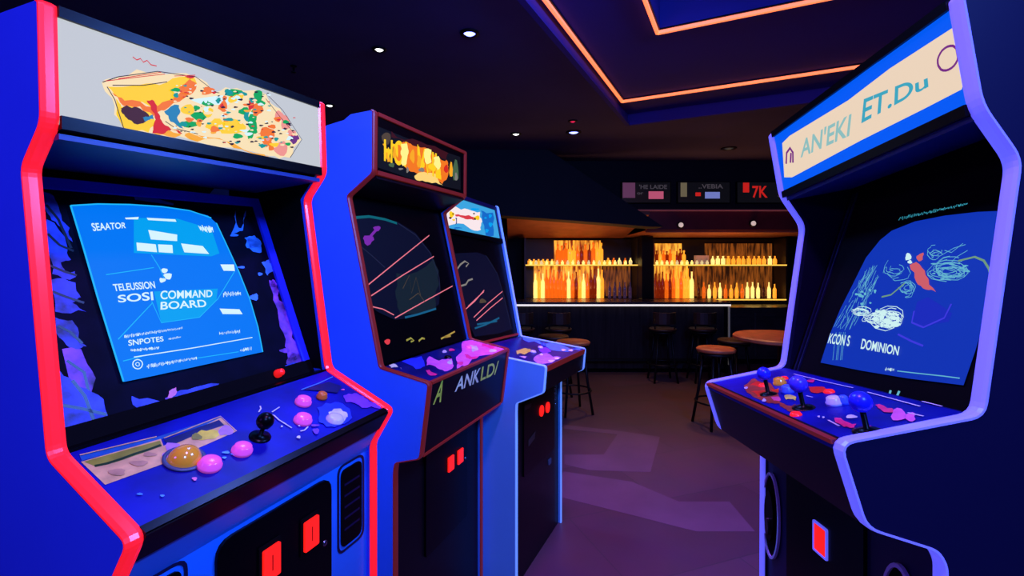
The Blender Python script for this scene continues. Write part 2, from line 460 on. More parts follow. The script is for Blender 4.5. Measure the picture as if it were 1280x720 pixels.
ART = {
 'c1_marquee': {
  'artwork': [
   ('p','g_cream',[(0.089,0.539),(0.094,0.506),(0.101,0.484),(0.108,0.476),(0.115,0.448),(0.133,0.402),(0.149,0.318),(0.167,0.319),(0.187,0.278),(0.206,0.274),(0.226,0.229),(0.247,0.197),(0.266,0.207),(0.28,0.207),(0.293,0.226),(0.301,0.272),(0.312,0.309),(0.326,0.267),(0.338,0.21),(0.352,0.208),(0.367,0.175),(0.386,0.182),(0.407,0.143),(0.43,0.112),(0.449,0.133),(0.455,0.184),(0.464,0.229),(0.477,0.252),(0.492,0.26),(0.503,0.36),(0.515,0.461),(0.541,0.502),(0.559,0.594),(0.546,0.662),(0.532,0.728),(0.529,0.806),(0.517,0.875),(0.5,0.877),(0.484,0.914),(0.47,0.894),(0.454,0.905),(0.402,0.893),(0.353,0.895),(0.307,0.928),(0.266,0.907),(0.226,0.889),(0.187,0.974),(0.154,0.942),(0.122,0.929),(0.118,0.856),(0.108,0.811),(0.109,0.729),(0.105,0.66),(0.099,0.637),(0.094,0.615),(0.091,0.579)]),
   ('p','g_yellow',[(0.098,0.565),(0.111,0.548),(0.124,0.527),(0.138,0.497),(0.152,0.468),(0.165,0.433),(0.178,0.41),(0.191,0.408),(0.205,0.361),(0.217,0.3),(0.232,0.26),(0.247,0.232),(0.262,0.213),(0.265,0.222),(0.267,0.238),(0.268,0.255),(0.27,0.27),(0.265,0.301),(0.26,0.327),(0.257,0.361),(0.253,0.393),(0.246,0.435),(0.24,0.483),(0.231,0.514),(0.222,0.534),(0.215,0.567),(0.208,0.602),(0.2,0.605),(0.192,0.629),(0.173,0.653),(0.157,0.625),(0.139,0.665),(0.123,0.651),(0.115,0.644),(0.109,0.62),(0.104,0.585)]),
   ('p','g_orange',[(0.105,0.608),(0.109,0.633),(0.115,0.637),(0.121,0.635),(0.126,0.656),(0.139,0.631),(0.153,0.626),(0.164,0.66),(0.178,0.648),(0.188,0.62),(0.195,0.578),(0.205,0.549),(0.215,0.525),(0.226,0.455),(0.23,0.375),(0.243,0.314),(0.254,0.246),(0.258,0.259),(0.262,0.261),(0.267,0.268),(0.27,0.28),(0.267,0.337),(0.26,0.39),(0.251,0.431),(0.241,0.469),(0.231,0.523),(0.218,0.554),(0.209,0.609),(0.199,0.657),(0.193,0.663),(0.187,0.686),(0.183,0.715),(0.178,0.739),(0.162,0.732),(0.153,0.675),(0.137,0.715),(0.123,0.707),(0.118,0.683),(0.115,0.647),(0.111,0.621)]),
   ('p','g_yellow',[(0.111,0.66),(0.114,0.669),(0.116,0.689),(0.119,0.702),(0.12,0.725),(0.133,0.696),(0.145,0.698),(0.158,0.713),(0.171,0.711),(0.176,0.73),(0.178,0.76),(0.181,0.791),(0.179,0.829),(0.175,0.848),(0.171,0.867),(0.169,0.893),(0.167,0.918),(0.156,0.903),(0.143,0.928),(0.132,0.942),(0.122,0.925),(0.117,0.864),(0.111,0.804),(0.113,0.728)]),
   ('p','g_brown',[(0.119,0.739),(0.122,0.73),(0.124,0.716),(0.127,0.708),(0.129,0.695),(0.133,0.703),(0.138,0.71),(0.143,0.692),(0.148,0.691),(0.153,0.696),(0.158,0.711),(0.163,0.717),(0.168,0.734),(0.169,0.743),(0.17,0.756),(0.171,0.769),(0.171,0.784),(0.166,0.796),(0.162,0.816),(0.158,0.835),(0.154,0.843),(0.147,0.86),(0.141,0.857),(0.137,0.835),(0.131,0.831),(0.129,0.819),(0.126,0.809),(0.124,0.791),(0.121,0.783),(0.12,0.773),(0.119,0.763),(0.12,0.75)]),
   ('p','g_blue',[(0.157,0.782),(0.162,0.764),(0.168,0.759),(0.172,0.738),(0.177,0.726),(0.176,0.738),(0.177,0.75),(0.177,0.763),(0.178,0.772),(0.173,0.773),(0.169,0.787),(0.165,0.803),(0.161,0.814),(0.16,0.806),(0.159,0.798),(0.159,0.789)]),
   ('p','g_amber',[(0.174,0.889),(0.181,0.892),(0.188,0.872),(0.195,0.866),(0.202,0.84),(0.216,0.865),(0.232,0.873),(0.249,0.83),(0.267,0.837),(0.282,0.861),(0.3,0.841),(0.318,0.819),(0.335,0.839),(0.354,0.899),(0.38,0.892),(0.405,0.909),(0.432,0.901),(0.438,0.901),(0.442,0.914),(0.448,0.91),(0.454,0.916),(0.434,0.919),(0.415,0.935),(0.398,0.917),(0.382,0.906),(0.355,0.845),(0.325,0.832),(0.294,0.835),(0.266,0.911),(0.249,0.902),(0.235,0.863),(0.218,0.916),(0.202,0.915),(0.194,0.908),(0.186,0.923),(0.178,0.918)]),
   ('p','g_red',[(0.165,0.602),(0.168,0.599),(0.17,0.597),(0.173,0.588),(0.175,0.579),(0.179,0.586),(0.181,0.606),(0.184,0.624),(0.184,0.65),(0.184,0.672),(0.185,0.693),(0.188,0.708),(0.19,0.724),(0.19,0.751),(0.193,0.771),(0.195,0.79),(0.199,0.807),(0.206,0.813),(0.212,0.838),(0.22,0.831),(0.228,0.83),(0.229,0.84),(0.231,0.846),(0.233,0.854),(0.235,0.861),(0.227,0.862),(0.221,0.838),(0.213,0.838),(0.205,0.855),(0.202,0.868),(0.199,0.888),(0.195,0.903),(0.191,0.907),(0.187,0.906),(0.182,0.907),(0.178,0.913),(0.174,0.917),(0.176,0.88),(0.176,0.844),(0.178,0.807),(0.181,0.772),(0.179,0.747),(0.18,0.718),(0.176,0.7),(0.173,0.682),(0.173,0.655),(0.171,0.636),(0.167,0.624)]),
   ('p','g_blue',[(0.198,0.669),(0.205,0.639),(0.212,0.598),(0.22,0.568),(0.229,0.562),(0.228,0.583),(0.229,0.6),(0.231,0.617),(0.231,0.636),(0.229,0.658),(0.226,0.677),(0.224,0.699),(0.225,0.72),(0.228,0.739),(0.231,0.761),(0.233,0.785),(0.237,0.801),(0.229,0.8),(0.223,0.782),(0.217,0.76),(0.21,0.757),(0.207,0.733),(0.206,0.702),(0.201,0.692)]),
   ('p','g_white',[(0.253,0.472),(0.312,0.35),(0.357,0.307),(0.342,0.412),(0.277,0.489)]),
   ('p','g_green',[(0.293,0.599),(0.287,0.628),(0.281,0.661),(0.268,0.685),(0.261,0.668),(0.256,0.655),(0.251,0.636),(0.258,0.602),(0.27,0.584),(0.28,0.574),(0.291,0.573)]),
   ('p','g_green',[(0.274,0.711),(0.266,0.739),(0.258,0.758),(0.248,0.78),(0.238,0.783),(0.235,0.764),(0.236,0.745),(0.239,0.723),(0.249,0.7),(0.258,0.702),(0.267,0.698)]),
   ('p','g_green',[(0.275,0.53),(0.273,0.549),(0.269,0.561),(0.265,0.574),(0.261,0.57),(0.26,0.558),(0.26,0.543),(0.261,0.525),(0.266,0.517),(0.269,0.52),(0.272,0.52)]),
   ('p','g_green',[(0.417,0.513),(0.419,0.595),(0.412,0.659),(0.404,0.654),(0.399,0.622),(0.392,0.586),(0.394,0.502),(0.4,0.447),(0.406,0.385),(0.414,0.38),(0.419,0.434)]),
   ('p','g_green',[(0.384,0.204),(0.374,0.238),(0.365,0.262),(0.353,0.3),(0.34,0.305),(0.337,0.283),(0.335,0.263),(0.339,0.23),(0.355,0.207),(0.366,0.197),(0.379,0.188)]),
   ('p','g_green',[(0.437,0.185),(0.433,0.236),(0.429,0.297),(0.422,0.302),(0.417,0.276),(0.414,0.242),(0.411,0.189),(0.417,0.137),(0.424,0.118),(0.43,0.112),(0.437,0.12)]),
   ('p','g_green',[(0.408,0.69),(0.405,0.722),(0.401,0.748),(0.396,0.765),(0.392,0.748),(0.391,0.721),(0.389,0.693),(0.391,0.654),(0.397,0.644),(0.401,0.653),(0.406,0.658)]),
   ('p','g_green',[(0.397,0.416),(0.398,0.442),(0.391,0.469),(0.383,0.474),(0.376,0.475),(0.368,0.468),(0.369,0.436),(0.377,0.412),(0.383,0.384),(0.393,0.37),(0.397,0.392)]),
   ('p','g_green',[(0.307,0.449),(0.305,0.464),(0.298,0.478),(0.292,0.487),(0.286,0.494),(0.283,0.486),(0.285,0.473),(0.287,0.461),(0.292,0.444),(0.299,0.44),(0.302,0.445)]),
   ('p','g_teal',[(0.356,0.244),(0.354,0.269),(0.348,0.289),(0.342,0.299),(0.334,0.312),(0.332,0.291),(0.334,0.268),(0.335,0.243),(0.342,0.224),(0.348,0.224),(0.352,0.234)]),
   ('p','g_teal',[(0.394,0.211),(0.393,0.228),(0.386,0.243),(0.38,0.253),(0.371,0.269),(0.369,0.254),(0.37,0.239),(0.373,0.222),(0.379,0.202),(0.387,0.199),(0.392,0.201)]),
   ('p','g_teal',[(0.245,0.744),(0.245,0.76),(0.24,0.777),(0.234,0.781),(0.23,0.781),(0.225,0.776),(0.227,0.758),(0.23,0.743),(0.234,0.729),(0.24,0.723),(0.243,0.733)]),
   ('p','g_teal',[(0.395,0.473),(0.396,0.511),(0.392,0.545),(0.388,0.543),(0.385,0.53),(0.382,0.51),(0.383,0.47),(0.386,0.447),(0.389,0.41),(0.393,0.413),(0.396,0.436)]),
   ('p','g_yellow',[(0.388,0.612),(0.384,0.673),(0.363,0.715),(0.345,0.741),(0.323,0.762),(0.318,0.716),(0.321,0.666),(0.328,0.615),(0.345,0.556),(0.365,0.556),(0.378,0.578)]),
   ('p','g_yellow',[(0.261,0.569),(0.26,0.603),(0.253,0.636),(0.244,0.64),(0.237,0.64),(0.231,0.624),(0.232,0.591),(0.238,0.561),(0.245,0.535),(0.254,0.52),(0.259,0.542)]),
   ('p','g_yellow',[(0.382,0.261),(0.381,0.28),(0.377,0.302),(0.369,0.32),(0.364,0.31),(0.361,0.3),(0.357,0.285),(0.363,0.261),(0.37,0.251),(0.377,0.233),(0.385,0.234)]),
   ('p','g_yellow',[(0.331,0.656),(0.331,0.7),(0.319,0.741),(0.306,0.744),(0.296,0.745),(0.284,0.734),(0.289,0.684),(0.299,0.653),(0.307,0.61),(0.32,0.594),(0.327,0.625)]),
   ('p','g_yellow',[(0.304,0.544),(0.302,0.57),(0.298,0.6),(0.291,0.621),(0.285,0.605),(0.281,0.587),(0.28,0.558),(0.284,0.525),(0.292,0.513),(0.299,0.501),(0.305,0.513)]),
   ('p','g_orange',[(0.339,0.437),(0.339,0.474),(0.333,0.503),(0.327,0.511),(0.322,0.497),(0.316,0.487),(0.318,0.448),(0.323,0.42),(0.327,0.387),(0.335,0.374),(0.339,0.402)]),
   ('p','g_orange',[(0.439,0.341),(0.433,0.388),(0.425,0.411),(0.418,0.449),(0.408,0.449),(0.407,0.401),(0.406,0.362),(0.41,0.314),(0.419,0.286),(0.427,0.293),(0.435,0.302)]),
   ('p','g_orange',[(0.47,0.637),(0.461,0.695),(0.456,0.764),(0.442,0.81),(0.433,0.758),(0.429,0.709),(0.426,0.648),(0.432,0.573),(0.445,0.548),(0.456,0.559),(0.469,0.562)]),
   ('p','g_orange',[(0.306,0.317),(0.3,0.339),(0.295,0.354),(0.288,0.371),(0.279,0.381),(0.28,0.362),(0.278,0.35),(0.281,0.331),(0.288,0.31),(0.295,0.313),(0.301,0.311)]),
   ('p','g_orange',[(0.349,0.55),(0.346,0.584),(0.34,0.603),(0.335,0.618),(0.33,0.615),(0.328,0.589),(0.329,0.563),(0.329,0.529),(0.336,0.515),(0.341,0.524),(0.346,0.528)]),
   ('p','g_orange',[(0.473,0.772),(0.47,0.805),(0.464,0.822),(0.458,0.834),(0.451,0.84),(0.45,0.807),(0.451,0.781),(0.454,0.754),(0.459,0.726),(0.464,0.742),(0.469,0.751)]),
   ('p','g_red',[(0.412,0.319),(0.409,0.355),(0.405,0.374),(0.401,0.392),(0.396,0.399),(0.395,0.359),(0.397,0.325),(0.397,0.284),(0.402,0.267),(0.406,0.28),(0.41,0.288)]),
   ('p','g_red',[(0.331,0.438),(0.331,0.457),(0.328,0.467),(0.326,0.471),(0.323,0.47),(0.321,0.46),(0.322,0.441),(0.324,0.429),(0.326,0.414),(0.329,0.413),(0.33,0.425)]),
   ('p','g_red',[(0.314,0.306),(0.312,0.316),(0.31,0.328),(0.306,0.336),(0.304,0.332),(0.303,0.326),(0.301,0.319),(0.304,0.308),(0.307,0.303),(0.31,0.296),(0.313,0.297)]),
   ('p','g_red',[(0.264,0.211),(0.262,0.221),(0.259,0.235),(0.253,0.247),(0.249,0.244),(0.245,0.245),(0.242,0.24),(0.248,0.225),(0.253,0.216),(0.259,0.205),(0.265,0.198)]),
   ('p','g_pink',[(0.509,0.763),(0.506,0.818),(0.497,0.87),(0.485,0.877),(0.475,0.859),(0.466,0.83),(0.466,0.773),(0.476,0.728),(0.486,0.698),(0.499,0.672),(0.509,0.706)]),
   ('p','g_pink',[(0.521,0.415),(0.52,0.476),(0.511,0.506),(0.503,0.524),(0.494,0.523),(0.491,0.475),(0.493,0.425),(0.495,0.366),(0.504,0.327),(0.513,0.337),(0.517,0.374)]),
   ('p','g_pink',[(0.503,0.341),(0.499,0.387),(0.491,0.412),(0.483,0.438),(0.475,0.432),(0.472,0.398),(0.473,0.36),(0.476,0.32),(0.484,0.292),(0.491,0.302),(0.497,0.315)]),
   ('p','g_pink',[(0.539,0.54),(0.535,0.575),(0.53,0.601),(0.523,0.628),(0.516,0.613),(0.514,0.581),(0.511,0.55),(0.515,0.508),(0.524,0.503),(0.53,0.501),(0.539,0.502)]),
   ('p','g_purple',[(0.544,0.609),(0.541,0.641),(0.536,0.67),(0.528,0.689),(0.523,0.665),(0.518,0.65),(0.516,0.618),(0.521,0.581),(0.53,0.578),(0.537,0.562),(0.545,0.571)]),
   ('p','g_purple',[(0.55,0.578),(0.55,0.601),(0.545,0.609),(0.542,0.619),(0.538,0.62),(0.537,0.602),(0.538,0.582),(0.54,0.565),(0.543,0.549),(0.546,0.551),(0.548,0.563)]),
   ('l','g_dark',[(0.089,0.539),(0.115,0.448),(0.187,0.278),(0.266,0.207),(0.312,0.309),(0.339,0.291)],0.0016),
   ('l','g_dark',[(0.105,0.543),(0.159,0.462),(0.205,0.356)],0.0016),
   ('l','g_dark',[(0.096,0.57),(0.108,0.672),(0.122,0.929)],0.0016),
   ('l','g_dark',[(0.449,0.133),(0.498,0.276),(0.559,0.594),(0.517,0.875)],0.0016),
   ('l','g_dark',[(0.446,0.195),(0.486,0.362),(0.535,0.545)],0.0016),
   ('l','g_dark',[(0.199,0.769),(0.22,0.82),(0.267,0.827)],0.0016),
   ('l','g_red',[(0.094,0.521),(0.127,0.446),(0.201,0.282)],0.0014),
   ('l','g_red',[(0.22,0.272),(0.265,0.19)],0.0014),
   ('l','g_red',[(0.115,0.466),(0.194,0.275)],0.0014),
   ('l','g_red',[(0.141,0.213),(0.148,0.231),(0.155,0.205),(0.16,0.232),(0.167,0.202),(0.174,0.233),(0.185,0.227)],0.0022),
   ('p','g_amber',[(0.404,0.402),(0.4,0.414),(0.396,0.424),(0.39,0.436),(0.385,0.436),(0.383,0.432),(0.381,0.427),(0.384,0.414),(0.391,0.406),(0.396,0.399),(0.402,0.396)]),
   ('p','g_amber',[(0.276,0.705),(0.275,0.723),(0.273,0.743),(0.269,0.746),(0.266,0.735),(0.264,0.727),(0.263,0.71),(0.266,0.693),(0.269,0.686),(0.273,0.676),(0.276,0.686)]),
   ('p','g_amber',[(0.31,0.759),(0.309,0.774),(0.305,0.784),(0.302,0.789),(0.298,0.791),(0.296,0.781),(0.297,0.768),(0.298,0.755),(0.302,0.741),(0.305,0.745),(0.308,0.751)]),
   ('p','g_amber',[(0.268,0.866),(0.269,0.878),(0.265,0.894),(0.259,0.898),(0.256,0.893),(0.251,0.89),(0.25,0.876),(0.255,0.862),(0.26,0.852),(0.265,0.844),(0.268,0.853)]),
   ('p','g_cream',[(0.333,0.306),(0.335,0.326),(0.33,0.347),(0.325,0.353),(0.32,0.35),(0.316,0.343),(0.316,0.319),(0.321,0.3),(0.325,0.278),(0.331,0.269),(0.335,0.282)]),
   ('p','g_cream',[(0.476,0.757),(0.475,0.773),(0.471,0.781),(0.468,0.791),(0.465,0.789),(0.463,0.777),(0.464,0.762),(0.465,0.747),(0.468,0.735),(0.472,0.74),(0.473,0.748)]),
   ('p','g_cream',[(0.232,0.421),(0.23,0.434),(0.228,0.45),(0.223,0.459),(0.22,0.454),(0.218,0.447),(0.216,0.436),(0.219,0.42),(0.224,0.412),(0.228,0.404),(0.232,0.406)]),
   ('p','g_cream',[(0.326,0.684),(0.325,0.7),(0.323,0.72),(0.319,0.725),(0.317,0.714),(0.315,0.705),(0.314,0.688),(0.316,0.671),(0.32,0.668),(0.323,0.657),(0.326,0.664)]),
   ('p','g_cream',[(0.349,0.543),(0.35,0.555),(0.345,0.572),(0.338,0.574),(0.332,0.579),(0.328,0.574),(0.328,0.561),(0.333,0.547),(0.338,0.533),(0.345,0.525),(0.348,0.532)]),
   ('p','g_cream',[(0.306,0.547),(0.302,0.565),(0.296,0.577),(0.291,0.588),(0.284,0.593),(0.281,0.585),(0.282,0.571),(0.284,0.556),(0.291,0.542),(0.297,0.54),(0.301,0.544)]),
   ('p','g_cream',[(0.266,0.417),(0.262,0.43),(0.258,0.44),(0.253,0.452),(0.247,0.455),(0.247,0.447),(0.245,0.443),(0.247,0.432),(0.253,0.421),(0.258,0.419),(0.263,0.412)]),
   ('p','g_green',[(0.378,0.736),(0.375,0.757),(0.368,0.77),(0.361,0.785),(0.354,0.785),(0.35,0.773),(0.353,0.754),(0.354,0.734),(0.361,0.72),(0.368,0.721),(0.373,0.724)]),
   ('p','g_green',[(0.417,0.629),(0.418,0.65),(0.412,0.673),(0.405,0.677),(0.398,0.677),(0.393,0.668),(0.394,0.644),(0.4,0.625),(0.405,0.604),(0.413,0.597),(0.416,0.615)]),
   ('p','g_green',[(0.445,0.256),(0.441,0.277),(0.438,0.291),(0.434,0.309),(0.429,0.308),(0.429,0.285),(0.428,0.269),(0.429,0.246),(0.434,0.231),(0.438,0.239),(0.442,0.243)]),
   ('p','g_green',[(0.292,0.456),(0.293,0.476),(0.29,0.499),(0.285,0.496),(0.281,0.494),(0.277,0.488),(0.279,0.464),(0.282,0.447),(0.285,0.43),(0.29,0.422),(0.293,0.436)]),
   ('p','g_green',[(0.519,0.696),(0.518,0.708),(0.514,0.721),(0.509,0.726),(0.506,0.721),(0.503,0.717),(0.5,0.706),(0.505,0.692),(0.51,0.685),(0.515,0.679),(0.52,0.681)]),
   ('p','g_green',[(0.231,0.401),(0.232,0.414),(0.226,0.43),(0.22,0.433),(0.215,0.44),(0.21,0.438),(0.212,0.424),(0.216,0.41),(0.22,0.394),(0.226,0.388),(0.23,0.391)]),
   ('p','g_green',[(0.518,0.402),(0.515,0.42),(0.509,0.432),(0.504,0.443),(0.498,0.445),(0.495,0.435),(0.497,0.421),(0.499,0.405),(0.504,0.392),(0.51,0.39),(0.513,0.396)]),
   ('p','g_orange',[(0.279,0.669),(0.277,0.682),(0.273,0.69),(0.27,0.698),(0.266,0.7),(0.265,0.691),(0.265,0.681),(0.266,0.67),(0.27,0.66),(0.274,0.659),(0.277,0.663)]),
   ('p','g_orange',[(0.412,0.316),(0.405,0.333),(0.398,0.345),(0.391,0.361),(0.383,0.366),(0.38,0.362),(0.379,0.356),(0.383,0.343),(0.392,0.33),(0.399,0.322),(0.407,0.314)]),
   ('p','g_orange',[(0.339,0.34),(0.336,0.359),(0.334,0.372),(0.331,0.387),(0.328,0.385),(0.328,0.364),(0.327,0.348),(0.329,0.329),(0.332,0.317),(0.335,0.321),(0.338,0.324)]),
   ('p','g_orange',[(0.31,0.281),(0.305,0.305),(0.299,0.323),(0.292,0.344),(0.285,0.346),(0.285,0.325),(0.282,0.313),(0.285,0.291),(0.293,0.275),(0.298,0.278),(0.305,0.274)]),
   ('p','g_orange',[(0.472,0.516),(0.473,0.53),(0.468,0.549),(0.46,0.553),(0.455,0.553),(0.449,0.55),(0.449,0.534),(0.455,0.518),(0.46,0.503),(0.468,0.495),(0.472,0.502)]),
   ('p','g_orange',[(0.259,0.681),(0.256,0.696),(0.253,0.709),(0.248,0.724),(0.243,0.718),(0.242,0.708),(0.239,0.697),(0.242,0.68),(0.248,0.669),(0.253,0.671),(0.258,0.668)]),
   ('p','g_orange',[(0.319,0.717),(0.317,0.74),(0.31,0.756),(0.304,0.768),(0.297,0.771),(0.295,0.753),(0.297,0.734),(0.298,0.713),(0.304,0.693),(0.31,0.7),(0.315,0.706)]),
   ('p','g_orange',[(0.489,0.401),(0.487,0.419),(0.485,0.445),(0.478,0.448),(0.473,0.444),(0.47,0.433),(0.467,0.416),(0.473,0.395),(0.479,0.385),(0.485,0.373),(0.491,0.375)]),
   ('p','g_pink',[(0.454,0.697),(0.451,0.709),(0.449,0.719),(0.446,0.728),(0.443,0.723),(0.442,0.715),(0.44,0.704),(0.442,0.69),(0.446,0.687),(0.449,0.686),(0.453,0.684)]),
   ('p','g_teal',[(0.481,0.668),(0.477,0.682),(0.476,0.697),(0.471,0.706),(0.468,0.698),(0.467,0.688),(0.466,0.676),(0.468,0.66),(0.472,0.655),(0.476,0.652),(0.48,0.654)]),
   ('p','g_teal',[(0.44,0.795),(0.437,0.813),(0.433,0.821),(0.43,0.831),(0.426,0.83),(0.424,0.817),(0.425,0.803),(0.426,0.787),(0.43,0.773),(0.434,0.779),(0.436,0.786)]),
   ('p','g_teal',[(0.322,0.387),(0.32,0.405),(0.318,0.428),(0.314,0.434),(0.312,0.42),(0.31,0.411),(0.309,0.394),(0.311,0.375),(0.315,0.37),(0.318,0.359),(0.322,0.364)]),
   ('p','g_teal',[(0.417,0.252),(0.412,0.272),(0.409,0.289),(0.404,0.308),(0.4,0.299),(0.399,0.284),(0.396,0.271),(0.399,0.248),(0.405,0.243),(0.41,0.234),(0.415,0.237)]),
   ('p','g_teal',[(0.353,0.569),(0.353,0.579),(0.347,0.594),(0.339,0.6),(0.333,0.606),(0.326,0.608),(0.327,0.594),(0.334,0.58),(0.339,0.567),(0.348,0.555),(0.351,0.562)]),
   ('p','g_teal',[(0.226,0.465),(0.227,0.479),(0.224,0.495),(0.221,0.496),(0.218,0.495),(0.216,0.488),(0.216,0.473),(0.218,0.459),(0.221,0.449),(0.225,0.439),(0.226,0.452)]),
   ('p','g_teal',[(0.447,0.779),(0.443,0.792),(0.436,0.802),(0.43,0.811),(0.422,0.816),(0.42,0.809),(0.419,0.802),(0.422,0.791),(0.43,0.781),(0.437,0.777),(0.444,0.774)]),
   ('p','g_white',[(0.392,0.655),(0.391,0.664),(0.387,0.676),(0.379,0.685),(0.374,0.684),(0.371,0.682),(0.367,0.678),(0.373,0.665),(0.38,0.657),(0.387,0.646),(0.393,0.645)]),
   ('p','g_white',[(0.336,0.547),(0.334,0.557),(0.331,0.565),(0.327,0.571),(0.322,0.575),(0.32,0.571),(0.322,0.561),(0.323,0.553),(0.327,0.542),(0.331,0.543),(0.333,0.545)]),
   ('p','g_white',[(0.291,0.426),(0.29,0.445),(0.288,0.464),(0.285,0.469),(0.283,0.46),(0.282,0.447),(0.28,0.43),(0.282,0.412),(0.285,0.406),(0.288,0.403),(0.291,0.405)]),
   ('p','g_white',[(0.404,0.682),(0.401,0.695),(0.397,0.709),(0.39,0.721),(0.383,0.72),(0.383,0.708),(0.38,0.702),(0.383,0.686),(0.391,0.678),(0.397,0.672),(0.403,0.67)]),
   ('p','g_white',[(0.439,0.276),(0.438,0.288),(0.432,0.298),(0.428,0.306),(0.423,0.311),(0.42,0.307),(0.421,0.294),(0.424,0.284),(0.428,0.27),(0.433,0.267),(0.435,0.272)]),
   ('p','g_white',[(0.528,0.609),(0.526,0.628),(0.52,0.638),(0.515,0.644),(0.509,0.65),(0.506,0.64),(0.509,0.623),(0.51,0.607),(0.515,0.591),(0.521,0.593),(0.525,0.6)]),
   ('p','g_white',[(0.291,0.528),(0.292,0.545),(0.289,0.562),(0.286,0.566),(0.283,0.561),(0.281,0.552),(0.281,0.532),(0.283,0.515),(0.287,0.509),(0.29,0.496),(0.293,0.507)]),
   ('p','g_white',[(0.376,0.294),(0.375,0.315),(0.369,0.334),(0.363,0.337),(0.357,0.348),(0.353,0.337),(0.357,0.313),(0.358,0.294),(0.363,0.272),(0.37,0.27),(0.372,0.284)]),
   ('p','g_yellow',[(0.479,0.741),(0.477,0.755),(0.474,0.775),(0.464,0.782),(0.458,0.779),(0.454,0.771),(0.449,0.761),(0.457,0.742),(0.465,0.735),(0.474,0.72),(0.482,0.722)]),
   ('p','g_yellow',[(0.438,0.69),(0.438,0.699),(0.434,0.713),(0.425,0.721),(0.421,0.718),(0.414,0.72),(0.413,0.71),(0.419,0.697),(0.426,0.688),(0.433,0.679),(0.44,0.678)]),
   ('p','g_yellow',[(0.365,0.32),(0.361,0.345),(0.355,0.361),(0.349,0.379),(0.342,0.382),(0.34,0.364),(0.341,0.344),(0.342,0.321),(0.349,0.303),(0.355,0.306),(0.361,0.308)]),
   ('p','g_yellow',[(0.34,0.626),(0.339,0.639),(0.336,0.645),(0.333,0.652),(0.33,0.655),(0.329,0.644),(0.33,0.632),(0.331,0.62),(0.333,0.611),(0.336,0.613),(0.338,0.617)]),
   ('p','g_dark',[(0.265,0.578),(0.264,0.582),(0.263,0.585),(0.261,0.59),(0.26,0.588),(0.26,0.586),(0.259,0.584),(0.26,0.58),(0.262,0.577),(0.263,0.576),(0.265,0.575)]),
   ('p','g_dark',[(0.454,0.113),(0.454,0.117),(0.453,0.122),(0.451,0.126),(0.449,0.125),(0.448,0.124),(0.448,0.121),(0.449,0.117),(0.451,0.114),(0.453,0.111),(0.455,0.109)]),
   ('p','g_dark',[(0.521,0.426),(0.52,0.434),(0.518,0.444),(0.513,0.448),(0.509,0.448),(0.506,0.447),(0.505,0.439),(0.509,0.43),(0.513,0.422),(0.518,0.415),(0.522,0.416)]),
   ('p','g_dark',[(0.493,0.584),(0.492,0.591),(0.489,0.596),(0.486,0.6),(0.483,0.603),(0.481,0.599),(0.483,0.593),(0.484,0.587),(0.486,0.581),(0.489,0.58),(0.491,0.582)]),
   ('p','g_dark',[(0.283,0.638),(0.282,0.64),(0.282,0.643),(0.28,0.645),(0.279,0.645),(0.279,0.644),(0.278,0.642),(0.279,0.638),(0.28,0.636),(0.282,0.635),(0.283,0.635)]),
   ('p','g_dark',[(0.391,0.576),(0.39,0.579),(0.389,0.581),(0.388,0.583),(0.387,0.584),(0.387,0.581),(0.387,0.58),(0.387,0.577),(0.388,0.574),(0.39,0.574),(0.39,0.575)]),
   ('p','g_dark',[(0.379,0.301),(0.378,0.308),(0.376,0.318),(0.372,0.321),(0.369,0.321),(0.366,0.322),(0.365,0.315),(0.369,0.305),(0.372,0.299),(0.376,0.291),(0.379,0.292)]),
   ('p','g_dark',[(0.208,0.85),(0.208,0.852),(0.208,0.854),(0.207,0.855),(0.206,0.855),(0.205,0.855),(0.205,0.852),(0.206,0.851),(0.207,0.849),(0.208,0.848),(0.208,0.849)]),
   ('p','g_dark',[(0.524,0.439),(0.524,0.445),(0.52,0.449),(0.518,0.454),(0.515,0.457),(0.514,0.453),(0.514,0.448),(0.515,0.442),(0.518,0.436),(0.521,0.434),(0.523,0.436)]),
   ('p','g_dark',[(0.33,0.554),(0.33,0.557),(0.329,0.562),(0.327,0.563),(0.325,0.564),(0.323,0.564),(0.324,0.559),(0.325,0.555),(0.327,0.551),(0.329,0.547),(0.33,0.551)]),
   ('p','g_dark',[(0.305,0.469),(0.304,0.474),(0.303,0.481),(0.3,0.486),(0.298,0.483),(0.297,0.482),(0.296,0.478),(0.298,0.471),(0.3,0.468),(0.303,0.463),(0.305,0.463)]),
   ('p','g_dark',[(0.347,0.828),(0.347,0.833),(0.345,0.838),(0.343,0.839),(0.341,0.839),(0.339,0.839),(0.34,0.833),(0.341,0.829),(0.343,0.825),(0.345,0.822),(0.347,0.825)]),
   ('p','g_dark',[(0.528,0.626),(0.527,0.633),(0.524,0.638),(0.522,0.641),(0.518,0.644),(0.518,0.639),(0.519,0.634),(0.519,0.629),(0.522,0.624),(0.524,0.623),(0.526,0.624)]),
   ('p','g_dark',[(0.504,0.499),(0.503,0.503),(0.502,0.505),(0.5,0.507),(0.499,0.509),(0.498,0.507),(0.499,0.504),(0.499,0.501),(0.5,0.498),(0.502,0.498),(0.503,0.498)]),
   ('p','g_dark',[(0.486,0.553),(0.485,0.559),(0.483,0.564),(0.481,0.568),(0.479,0.568),(0.478,0.564),(0.477,0.561),(0.478,0.555),(0.481,0.551),(0.483,0.551),(0.486,0.549)]),
   ('p','g_dark',[(0.239,0.834),(0.239,0.837),(0.238,0.838),(0.237,0.839),(0.236,0.84),(0.236,0.839),(0.236,0.837),(0.236,0.835),(0.237,0.832),(0.238,0.832),(0.239,0.833)]),
